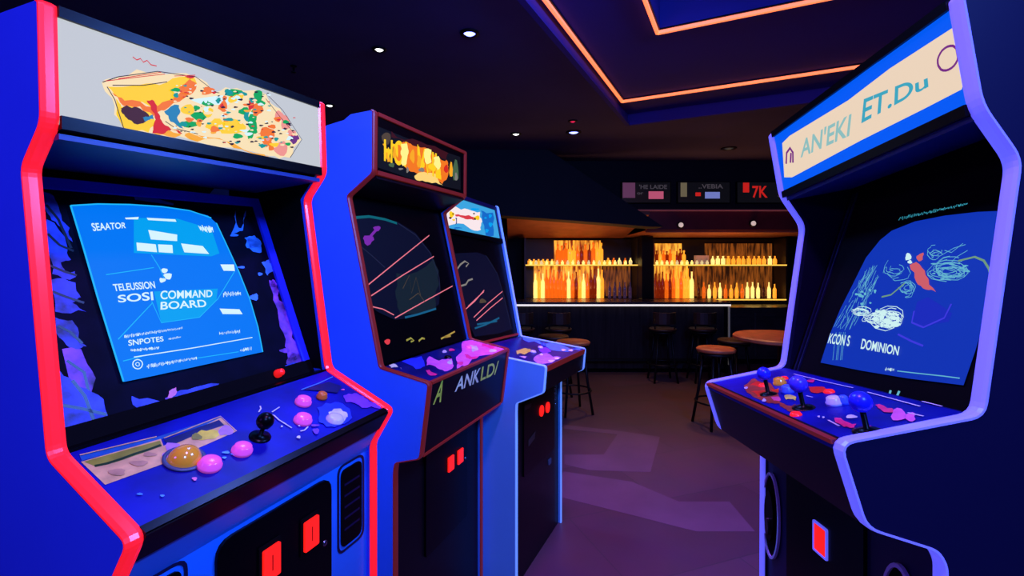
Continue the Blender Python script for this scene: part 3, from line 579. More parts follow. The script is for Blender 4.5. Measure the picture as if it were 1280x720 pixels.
   ('p','g_dark',[(0.333,0.45),(0.333,0.458),(0.33,0.465),(0.327,0.47),(0.323,0.473),(0.322,0.469),(0.323,0.461),(0.324,0.455),(0.327,0.447),(0.33,0.444),(0.332,0.447)]),
   ('p','g_dark',[(0.438,0.359),(0.435,0.366),(0.434,0.372),(0.431,0.377),(0.429,0.377),(0.428,0.373),(0.427,0.37),(0.428,0.363),(0.431,0.359),(0.434,0.357),(0.437,0.355)]),
   ('p','g_dark',[(0.418,0.758),(0.416,0.764),(0.414,0.768),(0.411,0.772),(0.408,0.775),(0.407,0.77),(0.408,0.765),(0.409,0.76),(0.411,0.753),(0.414,0.752),(0.416,0.755)]),
   ('p','g_dark',[(0.233,0.834),(0.232,0.838),(0.231,0.842),(0.23,0.845),(0.228,0.844),(0.228,0.841),(0.227,0.839),(0.228,0.835),(0.23,0.832),(0.231,0.831),(0.233,0.831)]),
   ('p','g_dark',[(0.222,0.792),(0.221,0.794),(0.221,0.797),(0.22,0.799),(0.219,0.798),(0.219,0.796),(0.218,0.795),(0.219,0.792),(0.22,0.791),(0.221,0.79),(0.222,0.789)]),
   ('p','g_dark',[(0.275,0.581),(0.276,0.585),(0.274,0.59),(0.272,0.591),(0.271,0.591),(0.269,0.591),(0.27,0.587),(0.271,0.582),(0.272,0.578),(0.274,0.576),(0.275,0.578)]),
   ('p','g_dark',[(0.274,0.676),(0.275,0.679),(0.273,0.684),(0.272,0.684),(0.27,0.685),(0.269,0.684),(0.269,0.68),(0.27,0.677),(0.272,0.674),(0.273,0.671),(0.274,0.673)]),
   ('p','g_dark',[(0.281,0.703),(0.279,0.707),(0.279,0.711),(0.277,0.715),(0.276,0.713),(0.275,0.711),(0.274,0.708),(0.275,0.704),(0.277,0.702),(0.279,0.699),(0.28,0.699)]),
   ('p','g_dark',[(0.419,0.405),(0.417,0.411),(0.416,0.418),(0.413,0.422),(0.411,0.422),(0.41,0.419),(0.408,0.415),(0.41,0.408),(0.413,0.405),(0.416,0.401),(0.419,0.399)]),
   ('p','g_dark',[(0.257,0.789),(0.256,0.793),(0.256,0.799),(0.253,0.801),(0.252,0.8),(0.25,0.799),(0.25,0.794),(0.252,0.789),(0.253,0.785),(0.256,0.782),(0.258,0.783)]),
   ('p','g_dark',[(0.367,0.229),(0.367,0.233),(0.365,0.239),(0.363,0.241),(0.362,0.241),(0.36,0.241),(0.36,0.237),(0.362,0.232),(0.363,0.228),(0.365,0.224),(0.367,0.226)]),
   ('p','g_dark',[(0.354,0.648),(0.354,0.654),(0.352,0.66),(0.349,0.662),(0.346,0.663),(0.344,0.662),(0.345,0.655),(0.347,0.65),(0.349,0.643),(0.352,0.64),(0.353,0.644)]),
   ('p','g_dark',[(0.436,0.544),(0.433,0.552),(0.431,0.558),(0.427,0.565),(0.424,0.566),(0.423,0.561),(0.423,0.555),(0.424,0.548),(0.428,0.543),(0.431,0.542),(0.434,0.54)]),
   ('p','g_dark',[(0.252,0.766),(0.251,0.77),(0.25,0.772),(0.248,0.775),(0.246,0.778),(0.246,0.774),(0.246,0.77),(0.247,0.766),(0.248,0.762),(0.25,0.762),(0.251,0.764)]),
   ('p','g_dark',[(0.329,0.708),(0.328,0.713),(0.326,0.717),(0.325,0.72),(0.323,0.721),(0.322,0.718),(0.322,0.714),(0.323,0.71),(0.325,0.706),(0.327,0.705),(0.328,0.707)]),
   ('p','g_dark',[(0.282,0.338),(0.281,0.344),(0.279,0.349),(0.277,0.355),(0.274,0.357),(0.274,0.352),(0.274,0.348),(0.274,0.341),(0.277,0.335),(0.279,0.335),(0.281,0.335)]),
   ('p','g_dark',[(0.332,0.856),(0.331,0.861),(0.329,0.866),(0.326,0.871),(0.324,0.87),(0.323,0.866),(0.323,0.862),(0.324,0.856),(0.327,0.853),(0.329,0.852),(0.331,0.851)]),
   ('p','g_dark',[(0.439,0.177),(0.438,0.182),(0.437,0.188),(0.435,0.191),(0.433,0.191),(0.432,0.19),(0.431,0.187),(0.432,0.181),(0.435,0.178),(0.437,0.174),(0.439,0.173)]),
   ('p','g_dark',[(0.322,0.337),(0.322,0.341),(0.32,0.347),(0.318,0.349),(0.315,0.352),(0.314,0.35),(0.315,0.344),(0.316,0.339),(0.318,0.334),(0.32,0.331),(0.321,0.335)]),
   ('p','g_dark',[(0.423,0.147),(0.421,0.155),(0.419,0.162),(0.416,0.168),(0.413,0.168),(0.413,0.164),(0.411,0.161),(0.413,0.153),(0.416,0.147),(0.419,0.143),(0.423,0.14)]),
   ('p','g_dark',[(0.45,0.499),(0.45,0.506),(0.447,0.512),(0.444,0.516),(0.44,0.52),(0.438,0.516),(0.439,0.509),(0.441,0.502),(0.443,0.494),(0.447,0.492),(0.449,0.494)]),
   ('p','g_dark',[(0.366,0.407),(0.364,0.416),(0.361,0.422),(0.358,0.428),(0.355,0.431),(0.354,0.426),(0.355,0.419),(0.355,0.412),(0.358,0.406),(0.361,0.406),(0.364,0.404)]),
   ('p','g_dark',[(0.324,0.39),(0.323,0.394),(0.321,0.397),(0.32,0.4),(0.318,0.401),(0.318,0.398),(0.318,0.396),(0.319,0.392),(0.32,0.389),(0.321,0.388),(0.322,0.389)]),
   ('p','g_dark',[(0.51,0.503),(0.507,0.512),(0.505,0.52),(0.501,0.526),(0.497,0.528),(0.496,0.522),(0.496,0.516),(0.497,0.508),(0.501,0.5),(0.505,0.5),(0.507,0.5)]),
   ('p','g_dark',[(0.409,0.244),(0.408,0.25),(0.406,0.255),(0.404,0.261),(0.401,0.264),(0.4,0.259),(0.401,0.254),(0.401,0.248),(0.404,0.242),(0.406,0.242),(0.408,0.242)]),
   ('p','g_dark',[(0.465,0.679),(0.465,0.683),(0.463,0.687),(0.461,0.689),(0.458,0.692),(0.457,0.689),(0.458,0.684),(0.459,0.68),(0.461,0.675),(0.463,0.674),(0.464,0.678)]),
   ('p','g_dark',[(0.352,0.855),(0.351,0.862),(0.349,0.869),(0.345,0.876),(0.343,0.871),(0.341,0.868),(0.339,0.863),(0.342,0.855),(0.345,0.852),(0.349,0.846),(0.352,0.847)]),
   ('p','g_dark',[(0.369,0.808),(0.37,0.813),(0.367,0.821),(0.364,0.823),(0.362,0.821),(0.359,0.821),(0.358,0.815),(0.361,0.808),(0.364,0.803),(0.367,0.798),(0.37,0.8)]),
   ('p','g_dark',[(0.4,0.328),(0.398,0.335),(0.397,0.342),(0.393,0.348),(0.391,0.347),(0.39,0.343),(0.388,0.34),(0.39,0.332),(0.394,0.326),(0.397,0.322),(0.4,0.32)]),
   ('p','g_dark',[(0.247,0.446),(0.247,0.45),(0.246,0.455),(0.244,0.456),(0.242,0.457),(0.241,0.457),(0.242,0.452),(0.243,0.448),(0.244,0.444),(0.246,0.441),(0.247,0.443)]),
   ('p','g_dark',[(0.534,0.502),(0.532,0.508),(0.529,0.513),(0.527,0.518),(0.524,0.52),(0.523,0.515),(0.524,0.51),(0.524,0.505),(0.527,0.499),(0.529,0.5),(0.532,0.499)]),
   ('p','g_dark',[(0.334,0.356),(0.335,0.36),(0.332,0.366),(0.33,0.367),(0.328,0.37),(0.326,0.37),(0.327,0.364),(0.329,0.359),(0.33,0.354),(0.333,0.349),(0.334,0.353)]),
   ('p','g_dark',[(0.214,0.525),(0.214,0.529),(0.213,0.533),(0.211,0.535),(0.21,0.535),(0.209,0.535),(0.209,0.531),(0.21,0.527),(0.211,0.524),(0.213,0.521),(0.214,0.523)]),
   ('p','g_dark',[(0.351,0.664),(0.35,0.668),(0.349,0.67),(0.347,0.673),(0.346,0.674),(0.345,0.672),(0.345,0.669),(0.346,0.665),(0.347,0.662),(0.349,0.662),(0.35,0.662)]),
   ('p','g_dark',[(0.472,0.585),(0.472,0.593),(0.468,0.6),(0.464,0.605),(0.46,0.609),(0.459,0.603),(0.46,0.595),(0.461,0.588),(0.465,0.581),(0.468,0.579),(0.47,0.582)]),
   ('p','g_dark',[(0.407,0.774),(0.406,0.782),(0.403,0.787),(0.4,0.791),(0.397,0.794),(0.395,0.79),(0.396,0.783),(0.397,0.776),(0.4,0.769),(0.403,0.769),(0.405,0.772)]),
   ('p','g_dark',[(0.394,0.578),(0.393,0.583),(0.392,0.589),(0.389,0.594),(0.386,0.594),(0.386,0.59),(0.385,0.586),(0.386,0.579),(0.389,0.576),(0.392,0.573),(0.394,0.573)]),
   ('p','g_dark',[(0.464,0.466),(0.464,0.469),(0.463,0.473),(0.461,0.474),(0.46,0.474),(0.458,0.474),(0.458,0.471),(0.459,0.467),(0.461,0.464),(0.463,0.461),(0.464,0.462)]),
   ('p','g_dark',[(0.259,0.452),(0.258,0.46),(0.256,0.466),(0.253,0.474),(0.25,0.473),(0.249,0.469),(0.249,0.464),(0.25,0.456),(0.253,0.451),(0.256,0.45),(0.259,0.447)]),
   ('p','g_dark',[(0.528,0.729),(0.528,0.735),(0.525,0.742),(0.521,0.746),(0.519,0.743),(0.516,0.743),(0.515,0.737),(0.518,0.73),(0.522,0.725),(0.526,0.719),(0.528,0.722)]),
   ('p','g_white',[(0.226,0.364),(0.225,0.367),(0.225,0.37),(0.224,0.372),(0.223,0.372),(0.222,0.371),(0.221,0.369),(0.222,0.365),(0.224,0.363),(0.225,0.362),(0.226,0.361)]),
   ('p','g_white',[(0.366,0.35),(0.365,0.355),(0.364,0.363),(0.361,0.364),(0.359,0.365),(0.356,0.365),(0.356,0.36),(0.359,0.353),(0.361,0.347),(0.364,0.343),(0.366,0.345)]),
   ('p','g_white',[(0.311,0.668),(0.31,0.672),(0.308,0.676),(0.307,0.678),(0.305,0.68),(0.304,0.678),(0.305,0.673),(0.305,0.669),(0.307,0.665),(0.308,0.665),(0.309,0.666)]),
   ('p','g_white',[(0.459,0.327),(0.46,0.334),(0.456,0.343),(0.452,0.346),(0.448,0.35),(0.446,0.348),(0.447,0.34),(0.449,0.332),(0.452,0.322),(0.456,0.317),(0.458,0.322)]),
   ('p','g_white',[(0.235,0.351),(0.234,0.354),(0.234,0.356),(0.233,0.358),(0.232,0.358),(0.231,0.357),(0.231,0.355),(0.232,0.353),(0.233,0.351),(0.233,0.35),(0.235,0.349)]),
   ('p','g_white',[(0.307,0.305),(0.306,0.31),(0.304,0.313),(0.302,0.318),(0.3,0.32),(0.3,0.316),(0.3,0.312),(0.3,0.308),(0.302,0.303),(0.304,0.303),(0.305,0.304)]),
   ('p','g_white',[(0.267,0.301),(0.267,0.305),(0.265,0.308),(0.264,0.312),(0.262,0.314),(0.261,0.311),(0.262,0.307),(0.262,0.303),(0.264,0.299),(0.265,0.299),(0.266,0.299)]),
   ('p','g_white',[(0.314,0.381),(0.312,0.389),(0.311,0.396),(0.308,0.404),(0.305,0.403),(0.304,0.398),(0.303,0.393),(0.305,0.385),(0.308,0.38),(0.311,0.378),(0.314,0.376)]),
   ('p','g_white',[(0.464,0.653),(0.462,0.661),(0.459,0.668),(0.455,0.672),(0.452,0.675),(0.451,0.67),(0.451,0.663),(0.452,0.656),(0.455,0.648),(0.459,0.648),(0.462,0.649)]),
   ('p','g_white',[(0.34,0.664),(0.338,0.67),(0.337,0.676),(0.334,0.68),(0.332,0.679),(0.331,0.676),(0.33,0.673),(0.331,0.666),(0.334,0.662),(0.337,0.661),(0.339,0.66)]),
   ('p','g_white',[(0.221,0.814),(0.221,0.82),(0.219,0.825),(0.216,0.826),(0.214,0.829),(0.213,0.826),(0.213,0.82),(0.214,0.815),(0.216,0.808),(0.219,0.807),(0.22,0.811)]),
   ('p','g_white',[(0.296,0.462),(0.295,0.467),(0.294,0.472),(0.292,0.476),(0.29,0.476),(0.29,0.473),(0.289,0.47),(0.29,0.465),(0.292,0.461),(0.294,0.459),(0.296,0.458)]),
   ('p','g_white',[(0.461,0.128),(0.459,0.136),(0.457,0.143),(0.454,0.15),(0.451,0.15),(0.45,0.147),(0.449,0.142),(0.45,0.134),(0.454,0.129),(0.457,0.126),(0.46,0.124)]),
   ('p','g_white',[(0.261,0.815),(0.26,0.82),(0.258,0.824),(0.256,0.829),(0.255,0.827),(0.254,0.825),(0.254,0.821),(0.254,0.816),(0.257,0.813),(0.258,0.812),(0.26,0.811)]),
   ('p','g_white',[(0.509,0.648),(0.509,0.651),(0.508,0.655),(0.506,0.656),(0.505,0.656),(0.503,0.656),(0.504,0.652),(0.505,0.649),(0.506,0.647),(0.508,0.644),(0.509,0.645)]),
   ('p','g_white',[(0.357,0.444),(0.358,0.449),(0.356,0.456),(0.352,0.459),(0.35,0.46),(0.347,0.46),(0.348,0.452),(0.35,0.446),(0.353,0.441),(0.356,0.436),(0.357,0.439)]),
   ('p','g_white',[(0.286,0.849),(0.287,0.854),(0.284,0.86),(0.281,0.862),(0.279,0.863),(0.277,0.861),(0.277,0.855),(0.279,0.849),(0.281,0.842),(0.284,0.84),(0.286,0.842)]),
   ('p','g_white',[(0.36,0.314),(0.359,0.321),(0.357,0.331),(0.353,0.336),(0.351,0.333),(0.348,0.334),(0.348,0.327),(0.35,0.318),(0.354,0.312),(0.357,0.305),(0.36,0.305)]),
   ('p','g_white',[(0.285,0.786),(0.284,0.792),(0.282,0.799),(0.279,0.803),(0.278,0.799),(0.275,0.8),(0.275,0.793),(0.277,0.787),(0.28,0.784),(0.282,0.779),(0.284,0.781)]),
   ('p','g_white',[(0.501,0.528),(0.5,0.535),(0.497,0.541),(0.494,0.544),(0.491,0.548),(0.489,0.544),(0.491,0.537),(0.492,0.531),(0.494,0.525),(0.498,0.522),(0.5,0.525)]),
   ('p','g_white',[(0.435,0.726),(0.436,0.73),(0.434,0.737),(0.431,0.739),(0.429,0.739),(0.427,0.737),(0.426,0.732),(0.429,0.726),(0.431,0.722),(0.434,0.72),(0.436,0.719)]),
   ('p','g_white',[(0.348,0.222),(0.347,0.226),(0.346,0.23),(0.344,0.234),(0.343,0.233),(0.342,0.232),(0.342,0.229),(0.343,0.225),(0.344,0.222),(0.346,0.22),(0.348,0.219)]),
   ('p','g_white',[(0.339,0.467),(0.338,0.471),(0.337,0.476),(0.335,0.48),(0.334,0.479),(0.333,0.477),(0.332,0.474),(0.334,0.469),(0.335,0.466),(0.337,0.464),(0.339,0.463)]),
   ('p','g_white',[(0.256,0.819),(0.255,0.825),(0.253,0.829),(0.251,0.83),(0.249,0.834),(0.248,0.83),(0.249,0.825),(0.25,0.821),(0.251,0.815),(0.253,0.814),(0.255,0.816)]),
   ('p','g_white',[(0.449,0.478),(0.449,0.483),(0.446,0.488),(0.444,0.491),(0.441,0.495),(0.439,0.492),(0.44,0.486),(0.442,0.481),(0.444,0.475),(0.447,0.473),(0.448,0.476)]),
   ('p','g_white',[(0.328,0.332),(0.328,0.338),(0.326,0.345),(0.323,0.349),(0.321,0.348),(0.319,0.347),(0.318,0.342),(0.321,0.335),(0.323,0.331),(0.326,0.323),(0.328,0.327)]),
   ('p','g_white',[(0.513,0.561),(0.512,0.566),(0.51,0.572),(0.507,0.575),(0.505,0.574),(0.503,0.574),(0.502,0.569),(0.505,0.563),(0.507,0.558),(0.51,0.555),(0.513,0.555)]),
   ('p','g_white',[(0.407,0.427),(0.407,0.434),(0.403,0.441),(0.4,0.446),(0.396,0.45),(0.394,0.447),(0.396,0.438),(0.397,0.431),(0.4,0.423),(0.404,0.42),(0.405,0.424)]),
   ('p','g_white',[(0.405,0.544),(0.405,0.552),(0.401,0.56),(0.397,0.562),(0.393,0.567),(0.39,0.564),(0.392,0.555),(0.394,0.548),(0.397,0.538),(0.401,0.535),(0.403,0.539)]),
   ('p','g_white',[(0.255,0.356),(0.254,0.36),(0.254,0.364),(0.252,0.368),(0.251,0.366),(0.25,0.365),(0.249,0.363),(0.25,0.358),(0.252,0.356),(0.254,0.353),(0.255,0.353)]),
   ('p','g_cream',[(0.223,0.534),(0.222,0.54),(0.22,0.545),(0.218,0.548),(0.216,0.55),(0.215,0.547),(0.216,0.542),(0.216,0.537),(0.218,0.531),(0.22,0.531),(0.222,0.531)]),
   ('p','g_cream',[(0.363,0.228),(0.363,0.233),(0.36,0.24),(0.358,0.242),(0.356,0.244),(0.354,0.244),(0.354,0.238),(0.356,0.232),(0.358,0.226),(0.361,0.221),(0.362,0.225)]),
   ('p','g_cream',[(0.446,0.497),(0.444,0.503),(0.442,0.508),(0.44,0.512),(0.437,0.514),(0.437,0.51),(0.437,0.506),(0.437,0.5),(0.44,0.496),(0.442,0.494),(0.444,0.494)]),
   ('p','g_cream',[(0.38,0.832),(0.379,0.836),(0.378,0.839),(0.376,0.842),(0.375,0.841),(0.374,0.839),(0.374,0.836),(0.375,0.833),(0.376,0.831),(0.378,0.83),(0.379,0.831)]),
   ('p','g_cream',[(0.377,0.581),(0.375,0.587),(0.375,0.595),(0.371,0.6),(0.369,0.598),(0.368,0.594),(0.366,0.59),(0.369,0.583),(0.371,0.578),(0.374,0.575),(0.377,0.575)]),
   ('p','g_cream',[(0.255,0.394),(0.255,0.4),(0.252,0.408),(0.249,0.412),(0.247,0.412),(0.244,0.413),(0.245,0.405),(0.247,0.398),(0.249,0.39),(0.253,0.385),(0.255,0.388)]),
   ('p','g_cream',[(0.424,0.503),(0.423,0.511),(0.42,0.516),(0.417,0.52),(0.414,0.524),(0.413,0.518),(0.414,0.513),(0.414,0.507),(0.417,0.5),(0.42,0.501),(0.422,0.5)]),
   ('p','g_cream',[(0.418,0.253),(0.419,0.261),(0.415,0.27),(0.411,0.273),(0.407,0.278),(0.404,0.277),(0.406,0.267),(0.408,0.259),(0.411,0.25),(0.415,0.245),(0.417,0.248)]),
   ('p','g_cream',[(0.331,0.704),(0.33,0.709),(0.329,0.714),(0.326,0.716),(0.324,0.718),(0.322,0.716),(0.323,0.71),(0.324,0.705),(0.326,0.7),(0.329,0.696),(0.33,0.7)]),
   ('p','g_cream',[(0.286,0.353),(0.286,0.357),(0.285,0.362),(0.283,0.365),(0.282,0.364),(0.28,0.364),(0.28,0.36),(0.282,0.356),(0.283,0.351),(0.285,0.347),(0.286,0.35)]),
   ('p','g_cream',[(0.271,0.288),(0.269,0.294),(0.268,0.299),(0.266,0.303),(0.264,0.305),(0.264,0.301),(0.263,0.297),(0.264,0.292),(0.266,0.288),(0.268,0.287),(0.27,0.286)]),
   ('p','g_cream',[(0.28,0.525),(0.28,0.528),(0.279,0.531),(0.278,0.534),(0.277,0.534),(0.276,0.532),(0.276,0.53),(0.276,0.527),(0.278,0.524),(0.279,0.523),(0.28,0.522)]),
   ('p','g_cream',[(0.406,0.634),(0.406,0.64),(0.403,0.647),(0.4,0.649),(0.398,0.649),(0.395,0.649),(0.396,0.642),(0.398,0.636),(0.4,0.63),(0.404,0.626),(0.405,0.63)]),
   ('p','g_cream',[(0.512,0.573),(0.51,0.582),(0.506,0.589),(0.502,0.598),(0.497,0.6),(0.496,0.593),(0.496,0.586),(0.498,0.576),(0.502,0.569),(0.506,0.569),(0.51,0.568)]),
   ('p','g_cream',[(0.445,0.156),(0.443,0.162),(0.442,0.169),(0.439,0.173),(0.437,0.173),(0.435,0.172),(0.435,0.167),(0.437,0.16),(0.44,0.156),(0.442,0.152),(0.445,0.151)]),
   ('p','g_cream',[(0.346,0.848),(0.345,0.851),(0.344,0.853),(0.342,0.855),(0.341,0.857),(0.341,0.854),(0.341,0.852),(0.341,0.849),(0.343,0.846),(0.344,0.847),(0.345,0.846)]),
   ('p','g_cream',[(0.262,0.761),(0.262,0.766),(0.26,0.769),(0.258,0.772),(0.256,0.774),(0.255,0.771),(0.256,0.766),(0.256,0.762),(0.258,0.758),(0.26,0.758),(0.261,0.759)]),
   ('p','g_cream',[(0.238,0.866),(0.237,0.873),(0.236,0.881),(0.233,0.883),(0.23,0.882),(0.228,0.88),(0.228,0.874),(0.23,0.867),(0.233,0.863),(0.236,0.857),(0.238,0.86)]),
   ('p','g_cream',[(0.498,0.727),(0.497,0.734),(0.494,0.743),(0.49,0.746),(0.487,0.745),(0.484,0.743),(0.483,0.736),(0.487,0.729),(0.49,0.723),(0.494,0.717),(0.498,0.719)]),
   ('p','g_cream',[(0.38,0.234),(0.38,0.241),(0.377,0.25),(0.374,0.253),(0.371,0.256),(0.368,0.255),(0.369,0.247),(0.371,0.239),(0.374,0.231),(0.377,0.226),(0.379,0.23)]),
   ('p','g_cream',[(0.409,0.475),(0.409,0.478),(0.408,0.482),(0.406,0.484),(0.405,0.483),(0.404,0.483),(0.403,0.48),(0.405,0.476),(0.407,0.474),(0.408,0.471),(0.41,0.471)]),
   ('p','g_cream',[(0.403,0.748),(0.402,0.755),(0.398,0.761),(0.396,0.763),(0.392,0.767),(0.39,0.764),(0.392,0.756),(0.393,0.75),(0.396,0.744),(0.399,0.741),(0.4,0.746)]),
   ('p','g_cream',[(0.538,0.544),(0.535,0.552),(0.533,0.56),(0.529,0.567),(0.525,0.565),(0.524,0.561),(0.522,0.556),(0.525,0.547),(0.529,0.541),(0.533,0.538),(0.537,0.536)]),
   ('p','g_cream',[(0.361,0.7),(0.36,0.704),(0.359,0.709),(0.357,0.711),(0.356,0.71),(0.354,0.709),(0.354,0.705),(0.356,0.702),(0.357,0.697),(0.359,0.695),(0.361,0.696)]),
   ('p','g_cream',[(0.452,0.431),(0.451,0.437),(0.449,0.445),(0.446,0.447),(0.444,0.447),(0.443,0.445),(0.441,0.442),(0.443,0.434),(0.446,0.43),(0.449,0.425),(0.452,0.425)]),
   ('p','g_cream',[(0.479,0.707),(0.478,0.713),(0.477,0.721),(0.473,0.725),(0.47,0.723),(0.468,0.721),(0.467,0.716),(0.469,0.708),(0.473,0.703),(0.476,0.699),(0.48,0.7)]),
   ('p','g_cream',[(0.467,0.424),(0.466,0.43),(0.464,0.435),(0.461,0.442),(0.459,0.441),(0.457,0.438),(0.457,0.433),(0.458,0.427),(0.461,0.423),(0.464,0.42),(0.467,0.419)]),
   ('p','g_cream',[(0.341,0.701),(0.341,0.704),(0.34,0.707),(0.339,0.709),(0.337,0.71),(0.336,0.708),(0.337,0.705),(0.338,0.702),(0.339,0.699),(0.34,0.698),(0.341,0.7)]),
   ('p','g_cream',[(0.36,0.549),(0.36,0.555),(0.357,0.559),(0.355,0.562),(0.353,0.565),(0.352,0.562),(0.352,0.557),(0.353,0.551),(0.355,0.546),(0.357,0.546),(0.359,0.548)]),
   ('p','g_teal',[(0.441,0.149),(0.44,0.153),(0.439,0.156),(0.437,0.161),(0.436,0.161),(0.436,0.158),(0.435,0.156),(0.436,0.152),(0.438,0.149),(0.439,0.147),(0.441,0.146)]),
   ('p','g_teal',[(0.227,0.583),(0.227,0.586),(0.226,0.588),(0.225,0.59),(0.224,0.592),(0.224,0.589),(0.224,0.587),(0.224,0.584),(0.225,0.581),(0.226,0.582),(0.227,0.582)]),
   ('p','g_teal',[(0.243,0.573),(0.242,0.578),(0.241,0.581),(0.239,0.586),(0.238,0.585),(0.237,0.582),(0.237,0.579),(0.238,0.575),(0.239,0.572),(0.241,0.572),(0.243,0.57)]),
   ('p','g_teal',[(0.298,0.678),(0.296,0.686),(0.294,0.692),(0.291,0.699),(0.288,0.698),(0.287,0.693),(0.287,0.688),(0.288,0.679),(0.291,0.675),(0.294,0.673),(0.297,0.673)]),
   ('p','g_teal',[(0.493,0.697),(0.492,0.702),(0.49,0.705),(0.488,0.709),(0.485,0.711),(0.484,0.708),(0.485,0.703),(0.485,0.698),(0.488,0.693),(0.49,0.693),(0.491,0.695)]),
   ('p','g_teal',[(0.367,0.826),(0.364,0.834),(0.362,0.841),(0.359,0.847),(0.356,0.844),(0.355,0.84),(0.353,0.835),(0.355,0.826),(0.359,0.823),(0.362,0.821),(0.366,0.819)]),
   ('p','g_teal',[(0.448,0.676),(0.448,0.684),(0.444,0.692),(0.44,0.694),(0.436,0.699),(0.433,0.696),(0.434,0.686),(0.437,0.679),(0.44,0.669),(0.444,0.667),(0.447,0.671)]),
   ('p','g_teal',[(0.284,0.303),(0.284,0.305),(0.283,0.308),(0.281,0.31),(0.28,0.311),(0.28,0.31),(0.28,0.307),(0.281,0.304),(0.281,0.301),(0.283,0.301),(0.283,0.302)]),
   ('p','g_teal',[(0.237,0.757),(0.237,0.761),(0.235,0.763),(0.234,0.765),(0.233,0.767),(0.232,0.765),(0.233,0.761),(0.233,0.758),(0.234,0.754),(0.235,0.755),(0.236,0.755)]),
   ('p','g_teal',[(0.429,0.71),(0.428,0.716),(0.426,0.724),(0.423,0.727),(0.42,0.726),(0.418,0.724),(0.417,0.719),(0.42,0.711),(0.423,0.707),(0.426,0.703),(0.429,0.704)]),
   ('p','g_teal',[(0.347,0.495),(0.344,0.504),(0.342,0.51),(0.339,0.518),(0.335,0.519),(0.335,0.513),(0.335,0.507),(0.335,0.499),(0.339,0.492),(0.342,0.492),(0.345,0.49)]),
   ('p','g_teal',[(0.25,0.611),(0.25,0.614),(0.249,0.617),(0.248,0.618),(0.246,0.62),(0.245,0.619),(0.246,0.615),(0.247,0.612),(0.248,0.609),(0.249,0.607),(0.25,0.61)]),
   ('p','g_teal',[(0.245,0.337),(0.244,0.343),(0.243,0.35),(0.24,0.356),(0.238,0.354),(0.237,0.352),(0.237,0.347),(0.238,0.34),(0.241,0.337),(0.243,0.331),(0.245,0.332)]),
   ('p','g_teal',[(0.459,0.268),(0.458,0.274),(0.457,0.281),(0.454,0.286),(0.452,0.284),(0.45,0.283),(0.449,0.279),(0.451,0.272),(0.454,0.269),(0.456,0.265),(0.459,0.263)]),
   ('p','g_teal',[(0.377,0.437),(0.376,0.441),(0.375,0.444),(0.374,0.447),(0.372,0.449),(0.372,0.446),(0.372,0.443),(0.372,0.44),(0.374,0.436),(0.375,0.436),(0.376,0.437)]),
   ('p','g_teal',[(0.325,0.7),(0.323,0.708),(0.321,0.715),(0.318,0.723),(0.315,0.721),(0.314,0.716),(0.313,0.71),(0.315,0.702),(0.318,0.698),(0.321,0.695),(0.325,0.692)]),
   ('p','g_teal',[(0.371,0.557),(0.37,0.562),(0.369,0.568),(0.366,0.572),(0.365,0.569),(0.363,0.568),(0.362,0.565),(0.364,0.559),(0.366,0.556),(0.369,0.552),(0.371,0.552)]),
   ('p','g_teal',[(0.424,0.783),(0.424,0.786),(0.422,0.79),(0.421,0.791),(0.419,0.791),(0.418,0.791),(0.418,0.787),(0.419,0.784),(0.421,0.78),(0.422,0.779),(0.423,0.78)]),
   ('p','g_teal',[(0.416,0.37),(0.416,0.377),(0.413,0.384),(0.41,0.387),(0.407,0.39),(0.406,0.387),(0.406,0.381),(0.408,0.375),(0.41,0.367),(0.413,0.364),(0.415,0.368)]),
   ('p','g_red',[(0.538,0.324),(0.537,0.33),(0.534,0.334),(0.532,0.337),(0.529,0.341),(0.529,0.337),(0.529,0.333),(0.53,0.329),(0.532,0.323),(0.534,0.323),(0.536,0.323)]),
   ('p','g_red',[(0.408,0.584),(0.408,0.589),(0.406,0.595),(0.403,0.598),(0.401,0.598),(0.399,0.597),(0.399,0.592),(0.401,0.586),(0.403,0.582),(0.406,0.578),(0.408,0.579)]),
   ('p','g_red',[(0.526,0.575),(0.525,0.578),(0.524,0.581),(0.523,0.584),(0.521,0.583),(0.521,0.582),(0.52,0.58),(0.521,0.576),(0.523,0.575),(0.524,0.573),(0.526,0.573)]),
   ('p','g_red',[(0.331,0.86),(0.331,0.865),(0.329,0.867),(0.327,0.87),(0.326,0.871),(0.325,0.868),(0.325,0.865),(0.326,0.86),(0.327,0.857),(0.329,0.857),(0.331,0.857)]),
   ('p','g_red',[(0.235,0.411),(0.234,0.416),(0.232,0.42),(0.231,0.425),(0.229,0.427),(0.228,0.423),(0.229,0.419),(0.229,0.414),(0.231,0.409),(0.232,0.409),(0.234,0.41)]),
   ('p','g_red',[(0.434,0.596),(0.433,0.6),(0.432,0.605),(0.43,0.607),(0.428,0.606),(0.427,0.605),(0.427,0.602),(0.428,0.597),(0.43,0.594),(0.432,0.592),(0.434,0.592)]),
   ('p','g_red',[(0.249,0.406),(0.248,0.411),(0.247,0.416),(0.245,0.42),(0.243,0.419),(0.242,0.417),(0.242,0.414),(0.243,0.408),(0.245,0.406),(0.247,0.402),(0.249,0.402)]),
   ('p','g_red',[(0.241,0.465),(0.24,0.469),(0.239,0.473),(0.237,0.477),(0.235,0.479),(0.235,0.475),(0.235,0.471),(0.235,0.467),(0.237,0.463),(0.239,0.462),(0.24,0.462)]),
   ('p','g_red',[(0.243,0.412),(0.243,0.416),(0.242,0.421),(0.24,0.422),(0.239,0.423),(0.238,0.422),(0.238,0.419),(0.239,0.414),(0.241,0.411),(0.242,0.408),(0.244,0.408)]),
   ('p','g_red',[(0.456,0.221),(0.456,0.225),(0.455,0.231),(0.452,0.233),(0.45,0.233),(0.449,0.233),(0.448,0.229),(0.45,0.224),(0.452,0.221),(0.455,0.216),(0.456,0.217)]),
